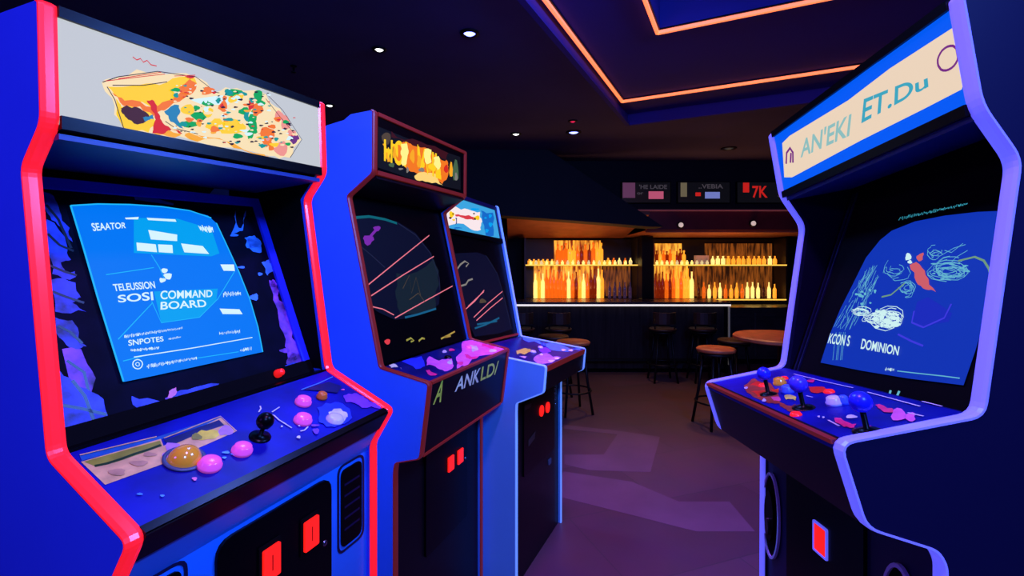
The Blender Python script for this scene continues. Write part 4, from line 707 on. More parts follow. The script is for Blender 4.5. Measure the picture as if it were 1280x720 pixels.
   ('p','g_red',[(0.278,0.516),(0.277,0.519),(0.276,0.521),(0.275,0.523),(0.274,0.524),(0.274,0.522),(0.273,0.52),(0.274,0.517),(0.275,0.516),(0.276,0.515),(0.277,0.514)]),
   ('p','g_red',[(0.487,0.412),(0.487,0.418),(0.485,0.426),(0.481,0.43),(0.478,0.431),(0.475,0.43),(0.475,0.423),(0.478,0.415),(0.481,0.408),(0.485,0.402),(0.488,0.405)]),
   ('p','g_red',[(0.352,0.302),(0.351,0.307),(0.35,0.31),(0.348,0.314),(0.346,0.315),(0.346,0.312),(0.346,0.309),(0.346,0.305),(0.348,0.301),(0.35,0.3),(0.351,0.3)]),
   ('p','g_red',[(0.425,0.658),(0.424,0.662),(0.423,0.664),(0.422,0.666),(0.42,0.668),(0.42,0.665),(0.42,0.662),(0.42,0.659),(0.422,0.657),(0.423,0.656),(0.424,0.656)]),
   ('p','g_red',[(0.244,0.326),(0.243,0.329),(0.243,0.333),(0.242,0.335),(0.241,0.335),(0.24,0.333),(0.24,0.332),(0.24,0.328),(0.242,0.326),(0.243,0.324),(0.244,0.323)]),
   ('p','g_red',[(0.456,0.53),(0.454,0.536),(0.452,0.541),(0.45,0.544),(0.448,0.546),(0.447,0.542),(0.447,0.538),(0.448,0.533),(0.45,0.529),(0.452,0.529),(0.455,0.528)]),
  ],
 },
 'c1_bezel': {
  'screen': [
   ('p','g_screen',[(0.142,0.116),(0.193,0.101),(0.258,0.093),(0.33,0.092),(0.398,0.103),(0.445,0.123),(0.462,0.161),(0.472,0.269),(0.485,0.42),(0.493,0.57),(0.492,0.715),(0.484,0.84),(0.401,0.838),(0.301,0.836),(0.215,0.834),(0.157,0.831),(0.154,0.709),(0.149,0.501),(0.146,0.305)]),
  ],
  'screen_graphics': [
   ('p','g_cyan2',[(0.259,0.155),(0.361,0.149),(0.443,0.196),(0.445,0.324),(0.42,0.339),(0.239,0.317)]),
   ('p','g_cyan2',[(0.259,0.491),(0.412,0.502),(0.399,0.559),(0.345,0.627),(0.257,0.628)]),
   ('l','g_cyan',[(0.142,0.116),(0.146,0.305),(0.149,0.501),(0.154,0.709),(0.157,0.829)],0.0035),  # lighter lines here drawn as the highlight along the screen edges
   ('l','g_cyan',[(0.142,0.116),(0.193,0.101),(0.258,0.093),(0.33,0.092),(0.398,0.103),(0.452,0.135)],0.0035),
   ('l','g_cyan',[(0.462,0.161),(0.472,0.269),(0.485,0.42),(0.493,0.57),(0.492,0.715),(0.484,0.84)],0.0035),
   ('l','g_cyan',[(0.166,0.669),(0.25,0.539)],0.002),
   ('l','g_cyan',[(0.249,0.532),(0.257,0.628),(0.345,0.627),(0.404,0.552),(0.474,0.419)],0.002),
   ('l','g_cyan',[(0.275,0.326),(0.285,0.386),(0.289,0.438)],0.002),
   ('l','g_cyan',[(0.174,0.407),(0.273,0.385)],0.002),
   ('l','g_cyan',[(0.165,0.754),(0.201,0.75)],0.002),
   ('l','g_cyan',[(0.311,0.802),(0.418,0.814)],0.002),
   ('l','g_white',[(0.186,0.747),(0.312,0.756),(0.467,0.761)],0.0022),
   ('p','g_white',[(0.283,0.21),(0.348,0.23),(0.343,0.262),(0.283,0.255)]),
   ('p','g_white',[(0.25,0.27),(0.291,0.278),(0.289,0.315),(0.247,0.307)]),
   ('p','g_white',[(0.296,0.278),(0.329,0.281),(0.325,0.32),(0.293,0.315)]),
   ('p','g_white',[(0.351,0.273),(0.405,0.286),(0.416,0.327),(0.353,0.317)]),
   ('p','g_white',[(0.24,0.157),(0.27,0.15),(0.267,0.162),(0.241,0.164)]),
   ('p','g_white',[(0.287,0.152),(0.354,0.153),(0.355,0.165),(0.289,0.163)]),
   ('p','g_white',[(0.401,0.599),(0.454,0.615),(0.459,0.641),(0.405,0.627)]),
   ('p','g_white',[(0.438,0.382),(0.477,0.385),(0.474,0.419),(0.442,0.415)]),
   ('t','g_white','SEAATOR',[(0.171,0.223),(0.236,0.205),(0.239,0.179),(0.17,0.188)]),
   ('l','g_white',[(0.412,0.205),(0.409,0.18),(0.413,0.203),(0.412,0.185),(0.417,0.214),(0.414,0.184),(0.418,0.207),(0.417,0.188)],0.002),
   ('l','g_white',[(0.42,0.204),(0.419,0.188),(0.421,0.202),(0.419,0.176),(0.424,0.211),(0.423,0.19),(0.426,0.209),(0.425,0.184)],0.002),
   ('l','g_white',[(0.428,0.215),(0.427,0.184),(0.429,0.204),(0.429,0.185),(0.432,0.205),(0.431,0.181),(0.434,0.216),(0.434,0.188)],0.002),
   ('l','g_white',[(0.436,0.215),(0.435,0.186),(0.437,0.203),(0.437,0.19),(0.438,0.214),(0.437,0.178),(0.439,0.209),(0.439,0.182)],0.002),
   ('l','g_white',[(0.44,0.213),(0.441,0.189),(0.442,0.202),(0.442,0.182),(0.444,0.202),(0.444,0.188),(0.445,0.212),(0.446,0.185)],0.002),
   ('t','g_white','TELEUSSION',[(0.181,0.478),(0.264,0.478),(0.265,0.446),(0.181,0.448)]),
   ('t','g_white','SOSI',[(0.183,0.525),(0.253,0.529),(0.256,0.491),(0.185,0.495)]),
   ('t','g_white','COMMAND',[(0.268,0.529),(0.391,0.541),(0.396,0.507),(0.273,0.49)]),
   ('t','g_white','BOARD',[(0.262,0.573),(0.37,0.584),(0.371,0.549),(0.267,0.539)]),
   ('l','g_white',[(0.42,0.547),(0.423,0.527),(0.423,0.537),(0.426,0.524),(0.425,0.54),(0.428,0.521),(0.428,0.537),(0.43,0.521)],0.0016),
   ('l','g_white',[(0.429,0.547),(0.432,0.527),(0.433,0.541),(0.437,0.522),(0.437,0.538),(0.439,0.531),(0.44,0.547),(0.444,0.525)],0.0016),
   ('l','g_white',[(0.444,0.543),(0.447,0.525),(0.447,0.547),(0.45,0.523),(0.451,0.541),(0.453,0.53),(0.454,0.545),(0.457,0.527)],0.0016),
   ('l','g_white',[(0.457,0.546),(0.459,0.531),(0.459,0.542),(0.461,0.531),(0.461,0.539),(0.462,0.529),(0.462,0.545),(0.465,0.524)],0.0016),
   ('l','g_white',[(0.464,0.54),(0.466,0.531),(0.466,0.539),(0.467,0.532),(0.467,0.544),(0.469,0.532),(0.469,0.547),(0.471,0.531)],0.0016),
   ('l','g_white',[(0.178,0.667),(0.179,0.658),(0.179,0.665),(0.18,0.656),(0.181,0.67),(0.182,0.66),(0.183,0.665),(0.184,0.657)],0.0013),
   ('l','g_white',[(0.184,0.669),(0.186,0.658),(0.186,0.669),(0.188,0.658),(0.189,0.666),(0.19,0.658),(0.191,0.669),(0.193,0.655)],0.0013),
   ('l','g_white',[(0.194,0.668),(0.195,0.656),(0.195,0.669),(0.197,0.658),(0.197,0.668),(0.199,0.659),(0.2,0.664),(0.201,0.657)],0.0013),
   ('l','g_white',[(0.201,0.668),(0.202,0.66),(0.203,0.668),(0.203,0.655),(0.204,0.667),(0.205,0.66),(0.205,0.668),(0.206,0.656)],0.0013),
   ('l','g_white',[(0.207,0.664),(0.208,0.657),(0.209,0.667),(0.211,0.66),(0.212,0.669),(0.213,0.659),(0.214,0.666),(0.216,0.657)],0.0013),
   ('l','g_white',[(0.217,0.665),(0.218,0.661),(0.219,0.669),(0.22,0.656),(0.22,0.669),(0.222,0.658),(0.222,0.668),(0.223,0.658)],0.0013),
   ('l','g_white',[(0.224,0.667),(0.225,0.66),(0.226,0.665),(0.227,0.656),(0.228,0.667),(0.229,0.657),(0.23,0.667),(0.231,0.657)],0.0013),
   ('l','g_white',[(0.232,0.666),(0.233,0.657),(0.234,0.666),(0.235,0.661),(0.236,0.668),(0.237,0.659),(0.238,0.669),(0.239,0.657)],0.0013),
   ('l','g_white',[(0.24,0.67),(0.241,0.661),(0.242,0.665),(0.243,0.659),(0.244,0.665),(0.245,0.658),(0.246,0.668),(0.248,0.657)],0.0013),
   ('l','g_white',[(0.248,0.669),(0.25,0.658),(0.251,0.667),(0.253,0.657),(0.254,0.668),(0.255,0.662),(0.257,0.667),(0.258,0.659)],0.0013),
   ('l','g_white',[(0.259,0.666),(0.26,0.659),(0.262,0.669),(0.263,0.661),(0.264,0.665),(0.266,0.658),(0.267,0.667),(0.268,0.659)],0.0013),
   ('l','g_white',[(0.269,0.666),(0.27,0.659),(0.272,0.667),(0.273,0.66),(0.274,0.666),(0.275,0.659),(0.276,0.668),(0.278,0.662)],0.0013),
   ('l','g_white',[(0.279,0.667),(0.28,0.659),(0.282,0.669),(0.283,0.659),(0.285,0.668),(0.287,0.661),(0.288,0.667),(0.29,0.661)],0.0013),
   ('l','g_white',[(0.291,0.668),(0.292,0.66),(0.293,0.665),(0.294,0.661),(0.296,0.668),(0.296,0.659),(0.298,0.666),(0.298,0.658)],0.0013),
   ('t','g_white','SNPOTES',[(0.181,0.701),(0.251,0.706),(0.252,0.685),(0.183,0.678)]),
   ('l','g_white',[(0.262,0.702),(0.262,0.699),(0.263,0.703),(0.263,0.699),(0.264,0.703),(0.264,0.697),(0.265,0.703),(0.265,0.699)],0.0012),
   ('l','g_white',[(0.266,0.705),(0.267,0.697),(0.269,0.703),(0.27,0.699),(0.271,0.706),(0.272,0.697),(0.274,0.704),(0.275,0.697)],0.0012),
   ('l','g_white',[(0.276,0.703),(0.276,0.699),(0.277,0.704),(0.278,0.699),(0.279,0.704),(0.279,0.698),(0.28,0.704),(0.281,0.695)],0.0012),
   ('l','g_white',[(0.282,0.702),(0.283,0.696),(0.284,0.703),(0.285,0.699),(0.286,0.703),(0.287,0.699),(0.288,0.702),(0.289,0.699)],0.0012),
   ('l','g_white',[(0.183,0.722),(0.184,0.714),(0.185,0.724),(0.186,0.715),(0.186,0.723),(0.187,0.719),(0.188,0.725),(0.189,0.717)],0.0014),
   ('l','g_white',[(0.19,0.727),(0.191,0.716),(0.191,0.724),(0.192,0.719),(0.193,0.727),(0.194,0.719),(0.195,0.728),(0.196,0.717)],0.0014),
   ('l','g_white',[(0.197,0.725),(0.197,0.719),(0.198,0.728),(0.199,0.721),(0.2,0.73),(0.2,0.719),(0.201,0.73),(0.202,0.717)],0.0014),
   ('l','g_white',[(0.202,0.728),(0.204,0.719),(0.205,0.726),(0.206,0.719),(0.207,0.726),(0.208,0.722),(0.209,0.729),(0.21,0.722)],0.0014),
   ('l','g_white',[(0.211,0.727),(0.212,0.719),(0.213,0.732),(0.214,0.723),(0.215,0.727),(0.217,0.724),(0.218,0.731),(0.219,0.721)],0.0014),
   ('l','g_white',[(0.22,0.728),(0.22,0.723),(0.221,0.732),(0.221,0.722),(0.222,0.729),(0.223,0.72),(0.223,0.733),(0.224,0.722)],0.0014),
   ('l','g_white',[(0.224,0.732),(0.225,0.722),(0.227,0.733),(0.228,0.726),(0.229,0.732),(0.23,0.722),(0.231,0.732),(0.233,0.724)],0.0014),
   ('l','g_white',[(0.234,0.734),(0.234,0.725),(0.235,0.733),(0.235,0.725),(0.236,0.734),(0.237,0.724),(0.237,0.732),(0.238,0.725)],0.0014),
   ('l','g_white',[(0.381,0.72),(0.383,0.707),(0.383,0.718),(0.384,0.713),(0.385,0.718),(0.386,0.711),(0.387,0.721),(0.388,0.713)],0.0013),
   ('l','g_white',[(0.389,0.722),(0.391,0.709),(0.392,0.721),(0.395,0.712),(0.396,0.72),(0.398,0.713),(0.399,0.725),(0.402,0.712)],0.0013),
   ('l','g_white',[(0.403,0.72),(0.405,0.709),(0.405,0.723),(0.407,0.71),(0.407,0.722),(0.409,0.714),(0.409,0.723),(0.411,0.715)],0.0013),
   ('l','g_white',[(0.411,0.722),(0.413,0.712),(0.414,0.725),(0.416,0.711),(0.416,0.726),(0.418,0.715),(0.419,0.726),(0.42,0.717)],0.0013),
   ('l','g_white',[(0.421,0.723),(0.423,0.713),(0.423,0.729),(0.425,0.711),(0.425,0.727),(0.426,0.719),(0.427,0.724),(0.429,0.715)],0.0013),
   ('l','g_white',[(0.429,0.724),(0.43,0.716),(0.431,0.731),(0.433,0.716),(0.433,0.726),(0.435,0.717),(0.435,0.729),(0.437,0.713)],0.0013),
   ('l','g_white',[(0.422,0.813),(0.424,0.806),(0.424,0.815),(0.426,0.807),(0.427,0.816),(0.429,0.805),(0.429,0.816),(0.431,0.809)],0.0014),
   ('l','g_white',[(0.431,0.819),(0.433,0.802),(0.433,0.817),(0.434,0.807),(0.434,0.816),(0.436,0.807),(0.436,0.815),(0.437,0.802)],0.0014),
   ('l','g_white',[(0.437,0.815),(0.439,0.803),(0.439,0.813),(0.44,0.807),(0.44,0.819),(0.442,0.805),(0.442,0.815),(0.444,0.803)],0.0014),
   ('l','g_white',[(0.444,0.819),(0.446,0.804),(0.447,0.817),(0.449,0.806),(0.45,0.819),(0.452,0.803),(0.453,0.821),(0.455,0.804)],0.0014),
   ('l','g_white',[(0.205,0.796),(0.206,0.79),(0.207,0.802),(0.209,0.786),(0.21,0.797),(0.212,0.786),(0.213,0.8),(0.215,0.786)],0.0014),
   ('l','g_white',[(0.215,0.799),(0.216,0.786),(0.217,0.801),(0.218,0.787),(0.218,0.802),(0.219,0.789),(0.22,0.801),(0.221,0.786)],0.0014),
   ('l','g_white',[(0.221,0.8),(0.223,0.787),(0.224,0.803),(0.226,0.792),(0.227,0.801),(0.229,0.79),(0.23,0.798),(0.232,0.788)],0.0014),
   ('l','g_white',[(0.233,0.8),(0.234,0.79),(0.235,0.804),(0.237,0.788),(0.238,0.802),(0.239,0.791),(0.24,0.799),(0.242,0.794)],0.0014),
   ('l','g_white',[(0.243,0.798),(0.244,0.788),(0.245,0.799),(0.246,0.793),(0.246,0.804),(0.248,0.789),(0.249,0.799),(0.25,0.793)],0.0014),
   ('l','g_white',[(0.25,0.805),(0.252,0.791),(0.253,0.802),(0.254,0.794),(0.255,0.801),(0.256,0.792),(0.257,0.805),(0.258,0.791)],0.0014),
   ('l','g_white',[(0.259,0.803),(0.26,0.793),(0.262,0.8),(0.263,0.792),(0.264,0.803),(0.266,0.791),(0.267,0.8),(0.269,0.793)],0.0014),
   ('l','g_white',[(0.27,0.804),(0.271,0.793),(0.272,0.803),(0.273,0.793),(0.273,0.805),(0.274,0.795),(0.275,0.801),(0.276,0.792)],0.0014),
   ('l','g_white',[(0.277,0.801),(0.278,0.797),(0.28,0.805),(0.281,0.794),(0.283,0.803),(0.284,0.793),(0.285,0.804),(0.287,0.797)],0.0014),
   ('l','g_white',[(0.288,0.804),(0.29,0.794),(0.291,0.801),(0.293,0.795),(0.295,0.807),(0.296,0.798),(0.298,0.802),(0.3,0.796)],0.0014),
   ('l','g_white',[(0.301,0.804),(0.302,0.796),(0.303,0.806),(0.304,0.798),(0.305,0.807),(0.306,0.796),(0.307,0.806),(0.308,0.798)],0.0014),
   ('l','g_white',[(0.309,0.804),(0.31,0.796),(0.31,0.807),(0.311,0.796),(0.31,0.805),(0.311,0.799),(0.31,0.808),(0.311,0.797)],0.0014),
   ('l','g_white',[(0.198,0.781),(0.195,0.79),(0.191,0.795),(0.187,0.795),(0.183,0.791),(0.18,0.783),(0.18,0.774),(0.182,0.765),(0.186,0.76),(0.191,0.759),(0.195,0.763),(0.198,0.771),(0.198,0.781)],0.002),
   ('l','g_white',[(0.192,0.779),(0.191,0.784),(0.188,0.785),(0.186,0.781),(0.185,0.776),(0.187,0.771),(0.19,0.77),(0.192,0.773),(0.192,0.779)],0.0015),
   ('p','g_white',[(0.301,0.402),(0.299,0.407),(0.296,0.411),(0.291,0.414),(0.288,0.41),(0.287,0.404),(0.287,0.397),(0.29,0.392),(0.294,0.391),(0.298,0.393),(0.301,0.395)]),
   ('p','g_white',[(0.306,0.429),(0.304,0.436),(0.3,0.444),(0.294,0.442),(0.291,0.437),(0.29,0.43),(0.288,0.422),(0.293,0.415),(0.298,0.415),(0.303,0.415),(0.308,0.419)]),
   ('p','g_white',[(0.291,0.445),(0.288,0.451),(0.284,0.453),(0.28,0.456),(0.277,0.453),(0.277,0.446),(0.277,0.441),(0.279,0.434),(0.283,0.435),(0.286,0.437),(0.291,0.438)]),
  ],
  'bezel_artwork': [
   ('p','p_bzblue',[(0.105,0.058),(0.109,0.061),(0.113,0.062),(0.117,0.067),(0.12,0.073),(0.121,0.088),(0.123,0.102),(0.124,0.117),(0.124,0.133),(0.125,0.153),(0.124,0.175),(0.129,0.189),(0.134,0.205),(0.13,0.221),(0.13,0.236),(0.133,0.249),(0.133,0.265),(0.132,0.26),(0.13,0.256),(0.128,0.252),(0.127,0.247),(0.126,0.231),(0.124,0.215),(0.12,0.205),(0.115,0.194),(0.113,0.181),(0.107,0.175),(0.106,0.16),(0.103,0.148),(0.1,0.128),(0.099,0.107),(0.099,0.082)]),
   ('p','p_bzblue',[(0.099,0.172),(0.11,0.186),(0.115,0.216),(0.122,0.242),(0.122,0.277),(0.122,0.292),(0.119,0.308),(0.12,0.323),(0.123,0.336),(0.118,0.34),(0.114,0.339),(0.11,0.342),(0.105,0.346),(0.105,0.356),(0.106,0.364),(0.108,0.372),(0.109,0.381),(0.112,0.386),(0.117,0.387),(0.121,0.385),(0.125,0.382),(0.124,0.388),(0.124,0.394),(0.124,0.399),(0.124,0.405),(0.113,0.415),(0.103,0.41),(0.096,0.396),(0.087,0.39),(0.092,0.364),(0.091,0.339),(0.089,0.314),(0.09,0.288),(0.091,0.259),(0.089,0.232),(0.093,0.202)]),
   ('p','p_bzblue',[(0.083,0.412),(0.093,0.407),(0.103,0.407),(0.111,0.42),(0.121,0.428),(0.12,0.444),(0.119,0.46),(0.122,0.472),(0.124,0.486),(0.12,0.488),(0.116,0.494),(0.112,0.502),(0.108,0.505),(0.114,0.514),(0.117,0.527),(0.122,0.537),(0.128,0.544),(0.115,0.534),(0.102,0.544),(0.089,0.54),(0.078,0.531),(0.081,0.502),(0.082,0.472),(0.079,0.443)]),
   ('p','p_bzblue',[(0.076,0.553),(0.081,0.56),(0.088,0.565),(0.094,0.57),(0.101,0.57),(0.104,0.586),(0.107,0.601),(0.107,0.619),(0.104,0.637),(0.104,0.648),(0.107,0.657),(0.111,0.665),(0.114,0.673),(0.109,0.671),(0.105,0.676),(0.1,0.679),(0.095,0.677),(0.088,0.67),(0.083,0.657),(0.08,0.64),(0.075,0.627),(0.072,0.61),(0.073,0.59),(0.075,0.572)]),
   ('p','p_bzviolet',[(0.075,0.669),(0.083,0.669),(0.09,0.668),(0.096,0.677),(0.104,0.68),(0.106,0.709),(0.108,0.738),(0.113,0.764),(0.116,0.793),(0.111,0.81),(0.107,0.827),(0.102,0.845),(0.095,0.856),(0.092,0.862),(0.09,0.868),(0.088,0.875),(0.087,0.882),(0.084,0.872),(0.078,0.867),(0.072,0.865),(0.067,0.861),(0.076,0.816),(0.075,0.767),(0.075,0.718)]),
   ('l','p_navy',[(0.104,0.112),(0.118,0.17),(0.128,0.289)],0.005),
   ('l','p_navy',[(0.095,0.231),(0.11,0.277),(0.131,0.301)],0.005),
   ('l','p_navy',[(0.086,0.356),(0.106,0.381),(0.126,0.4)],0.005),
   ('l','p_navy',[(0.081,0.456),(0.101,0.481),(0.127,0.509)],0.005),
   ('l','p_navy',[(0.077,0.585),(0.093,0.611),(0.108,0.66)],0.005),
   ('l','p_navy',[(0.078,0.712),(0.1,0.764),(0.1,0.848)],0.005),
   ('l','p_navy',[(0.07,0.771),(0.085,0.819),(0.075,0.866)],0.005),
   ('p','p_sky',[(0.54,0.234),(0.549,0.231),(0.558,0.223),(0.566,0.224),(0.576,0.217),(0.579,0.23),(0.586,0.238),(0.591,0.251),(0.591,0.267),(0.587,0.279),(0.586,0.292),(0.584,0.305),(0.582,0.317),(0.574,0.32),(0.567,0.317),(0.561,0.315),(0.554,0.312),(0.547,0.295),(0.548,0.272),(0.546,0.25)]),
   ('p','p_sky',[(0.539,0.077),(0.535,0.103),(0.531,0.129),(0.529,0.155),(0.531,0.177),(0.533,0.179),(0.535,0.179),(0.538,0.179),(0.54,0.177),(0.551,0.152),(0.556,0.125),(0.562,0.098),(0.573,0.073),(0.567,0.104),(0.554,0.133),(0.55,0.163),(0.542,0.193),(0.532,0.195),(0.522,0.204),(0.512,0.209),(0.503,0.212),(0.516,0.18),(0.528,0.147),(0.529,0.113)]),
   ('p','p_sky',[(0.571,0.375),(0.578,0.37),(0.585,0.37),(0.592,0.362),(0.599,0.36),(0.599,0.378),(0.604,0.391),(0.6,0.41),(0.601,0.427),(0.595,0.431),(0.588,0.434),(0.582,0.441),(0.577,0.449),(0.574,0.431),(0.578,0.41),(0.575,0.392)]),
   ('p','p_sky',[(0.582,0.267),(0.575,0.286),(0.561,0.29),(0.55,0.292),(0.538,0.291),(0.536,0.275),(0.542,0.26),(0.547,0.243),(0.56,0.231),(0.57,0.242),(0.576,0.252)]),
   ('p','p_sky',[(0.512,0.396),(0.512,0.4),(0.507,0.403),(0.5,0.402),(0.495,0.4),(0.491,0.397),(0.491,0.393),(0.498,0.392),(0.502,0.39),(0.508,0.39),(0.513,0.393)]),
   ('p','p_sky',[(0.563,0.439),(0.56,0.444),(0.556,0.446),(0.552,0.448),(0.548,0.446),(0.548,0.44),(0.548,0.435),(0.551,0.43),(0.556,0.43),(0.558,0.432),(0.563,0.434)]),
   ('p','p_sky',[(0.525,0.561),(0.523,0.572),(0.517,0.579),(0.51,0.574),(0.505,0.57),(0.499,0.563),(0.502,0.551),(0.51,0.546),(0.516,0.544),(0.524,0.54),(0.527,0.551)]),
   ('p','p_sky',[(0.525,0.219),(0.521,0.224),(0.514,0.226),(0.507,0.227),(0.499,0.227),(0.498,0.222),(0.5,0.218),(0.502,0.213),(0.51,0.21),(0.517,0.212),(0.52,0.215)]),
   ('p','p_bzviolet',[(0.578,0.474),(0.582,0.479),(0.588,0.479),(0.59,0.487),(0.594,0.492),(0.596,0.516),(0.6,0.54),(0.591,0.564),(0.59,0.59),(0.601,0.606),(0.609,0.626),(0.613,0.65),(0.609,0.675),(0.611,0.707),(0.602,0.738),(0.602,0.769),(0.594,0.8),(0.601,0.824),(0.607,0.85),(0.613,0.875),(0.615,0.902),(0.618,0.916),(0.625,0.926),(0.622,0.94),(0.625,0.954),(0.607,0.951),(0.591,0.938),(0.574,0.939),(0.557,0.933),(0.559,0.909),(0.561,0.885),(0.566,0.86),(0.562,0.835),(0.572,0.802),(0.571,0.766),(0.565,0.733),(0.569,0.697),(0.572,0.669),(0.575,0.641),(0.574,0.613),(0.571,0.586),(0.577,0.558),(0.576,0.53),(0.575,0.502)]),
   ('p','p_bzviolet',[(0.579,0.873),(0.59,0.885),(0.604,0.885),(0.615,0.898),(0.623,0.914),(0.622,0.925),(0.622,0.937),(0.62,0.949),(0.622,0.961),(0.602,0.953),(0.582,0.954),(0.563,0.943),(0.549,0.922),(0.554,0.907),(0.563,0.896),(0.571,0.884)]),
   ('p','p_bzviolet',[(0.6,0.501),(0.596,0.515),(0.588,0.519),(0.583,0.516),(0.576,0.516),(0.574,0.505),(0.579,0.493),(0.584,0.484),(0.591,0.472),(0.597,0.479),(0.598,0.49)]),
   ('p','p_bzviolet',[(0.573,0.863),(0.57,0.868),(0.563,0.872),(0.553,0.867),(0.547,0.861),(0.54,0.854),(0.541,0.847),(0.55,0.847),(0.557,0.845),(0.568,0.848),(0.572,0.856)]),
   ('p','p_bzblue',[(0.064,0.743),(0.068,0.763),(0.076,0.774),(0.08,0.793),(0.086,0.809),(0.096,0.821),(0.104,0.838),(0.113,0.853),(0.12,0.873),(0.119,0.892),(0.119,0.911),(0.12,0.929),(0.122,0.948),(0.114,0.946),(0.106,0.952),(0.099,0.949),(0.091,0.946),(0.081,0.947),(0.071,0.951),(0.062,0.94),(0.052,0.932),(0.049,0.884),(0.055,0.838),(0.059,0.791)]),
   ('p','p_bzblue',[(0.168,0.887),(0.18,0.906),(0.195,0.909),(0.208,0.924),(0.222,0.94),(0.234,0.925),(0.248,0.919),(0.263,0.913),(0.278,0.919),(0.296,0.917),(0.314,0.918),(0.333,0.918),(0.351,0.929),(0.348,0.937),(0.344,0.946),(0.34,0.954),(0.338,0.964),(0.313,0.955),(0.29,0.958),(0.267,0.969),(0.245,0.96),(0.225,0.951),(0.208,0.935),(0.189,0.94),(0.172,0.949),(0.171,0.932),(0.166,0.919),(0.166,0.902)]),
   ('p','p_bzblue',[(0.399,0.938),(0.427,0.964),(0.46,0.972),(0.493,0.951),(0.529,0.944),(0.549,0.928),(0.572,0.925),(0.594,0.936),(0.618,0.94),(0.62,0.949),(0.625,0.955),(0.6255000000000001,0.962),(0.6255000000000001,0.965),(0.607,0.981),(0.578,0.988),(0.549,0.986),(0.522,0.981),(0.495,0.952),(0.464,0.954),(0.434,0.956),(0.409,0.979),(0.406,0.968),(0.407,0.956),(0.405,0.945)]),
   ('l','p_navy',[(0.079,0.784),(0.092,0.846),(0.097,0.938)],0.006),
   ('l','p_navy',[(0.057,0.86),(0.083,0.886),(0.119,0.929)],0.006),
   ('p','p_pink',[(0.239,0.906),(0.243,0.902),(0.247,0.9),(0.251,0.9),(0.255,0.897),(0.255,0.902),(0.254,0.906),(0.254,0.911),(0.255,0.915),(0.252,0.922),(0.249,0.928),(0.245,0.929),(0.241,0.933),(0.238,0.934),(0.235,0.932),(0.232,0.93),(0.23,0.93),(0.233,0.927),(0.236,0.92),(0.238,0.914)]),
   ('p','p_bzviolet',[(0.238,0.937),(0.236,0.939),(0.233,0.94),(0.231,0.94),(0.229,0.936),(0.228,0.933),(0.227,0.929),(0.229,0.927),(0.232,0.928),(0.234,0.93),(0.237,0.933)]),
   ('p','p_teal',[(0.276,0.046),(0.328,0.048),(0.366,0.066),(0.363,0.075),(0.325,0.069),(0.276,0.062)]),
  ],
 },
 'c1_panel': {
  'panel_artwork': [
   ('p','p_teal',[(0.036,0.083),(0.151,0.161),(0.279,0.179),(0.282,0.217),(0.158,0.208),(0.033,0.145)]),
   ('p','p_sand',[(0.031,0.151),(0.154,0.198),(0.147,0.286),(0.278,0.19),(0.274,0.428),(0.192,0.448),(0.123,0.469),(0.033,0.452)]),
   ('p','p_olive',[(0.034,0.16),(0.15,0.214),(0.145,0.284),(0.071,0.278),(0.042,0.255)]),
   ('l','p_dgreen',[(0.041,0.241),(0.057,0.258),(0.078,0.264),(0.101,0.262),(0.124,0.269),(0.145,0.266)],0.006),
   ('p','p_indigo',[(0.155,0.228),(0.27,0.215),(0.268,0.303),(0.216,0.291),(0.157,0.314)]),
   ('p','p_yellow',[(0.202,0.282),(0.213,0.279),(0.224,0.261),(0.23,0.294),(0.24,0.302),(0.243,0.314),(0.246,0.328),(0.247,0.35),(0.25,0.361),(0.245,0.381),(0.24,0.401),(0.235,0.407),(0.23,0.419),(0.223,0.408),(0.217,0.392),(0.21,0.385),(0.204,0.371),(0.204,0.347),(0.202,0.33),(0.201,0.308)]),
   ('p','p_mauve',[(0.272,0.408),(0.264,0.44),(0.256,0.441),(0.252,0.417),(0.243,0.405),(0.245,0.36),(0.253,0.33),(0.261,0.314),(0.269,0.303),(0.274,0.332),(0.273,0.368)]),
   ('p','p_mauve',[(0.166,0.368),(0.16,0.39),(0.153,0.405),(0.147,0.396),(0.144,0.364),(0.146,0.329),(0.149,0.294),(0.156,0.269),(0.162,0.289),(0.166,0.306),(0.171,0.331)]),
   ('p','p_mauve',[(0.144,0.408),(0.142,0.43),(0.137,0.44),(0.134,0.425),(0.133,0.407),(0.131,0.385),(0.135,0.366),(0.139,0.363),(0.144,0.354),(0.147,0.364),(0.146,0.389)]),
   ('p','p_olive',[(0.214,0.344),(0.209,0.366),(0.204,0.36),(0.2,0.349),(0.195,0.338),(0.197,0.31),(0.201,0.292),(0.205,0.279),(0.211,0.271),(0.213,0.296),(0.213,0.318)]),
   ('p','p_sand2',[(0.066,0.406),(0.065,0.427),(0.06,0.429),(0.054,0.41),(0.05,0.386),(0.048,0.359),(0.05,0.336),(0.056,0.342),(0.061,0.346),(0.067,0.363),(0.07,0.391)]),
   ('p','p_sand2',[(0.104,0.407),(0.099,0.411),(0.095,0.416),(0.088,0.4),(0.085,0.373),(0.083,0.352),(0.083,0.327),(0.089,0.329),(0.095,0.349),(0.101,0.362),(0.106,0.389)]),
   ('p','p_sand2',[(0.127,0.354),(0.124,0.363),(0.118,0.352),(0.114,0.341),(0.109,0.323),(0.109,0.306),(0.111,0.299),(0.113,0.285),(0.119,0.296),(0.122,0.317),(0.125,0.334)]),
   ('l','p_sand',[(0.036,0.083),(0.151,0.161)],0.0025),
   ('l','p_sand',[(0.158,0.208),(0.279,0.179),(0.275,0.43)],0.0025),
   ('p','p_pink',[(0.143,0.75),(0.141,0.756),(0.139,0.762),(0.136,0.757),(0.137,0.744),(0.136,0.735),(0.137,0.724),(0.139,0.721),(0.141,0.725),(0.143,0.73),(0.144,0.74)]),
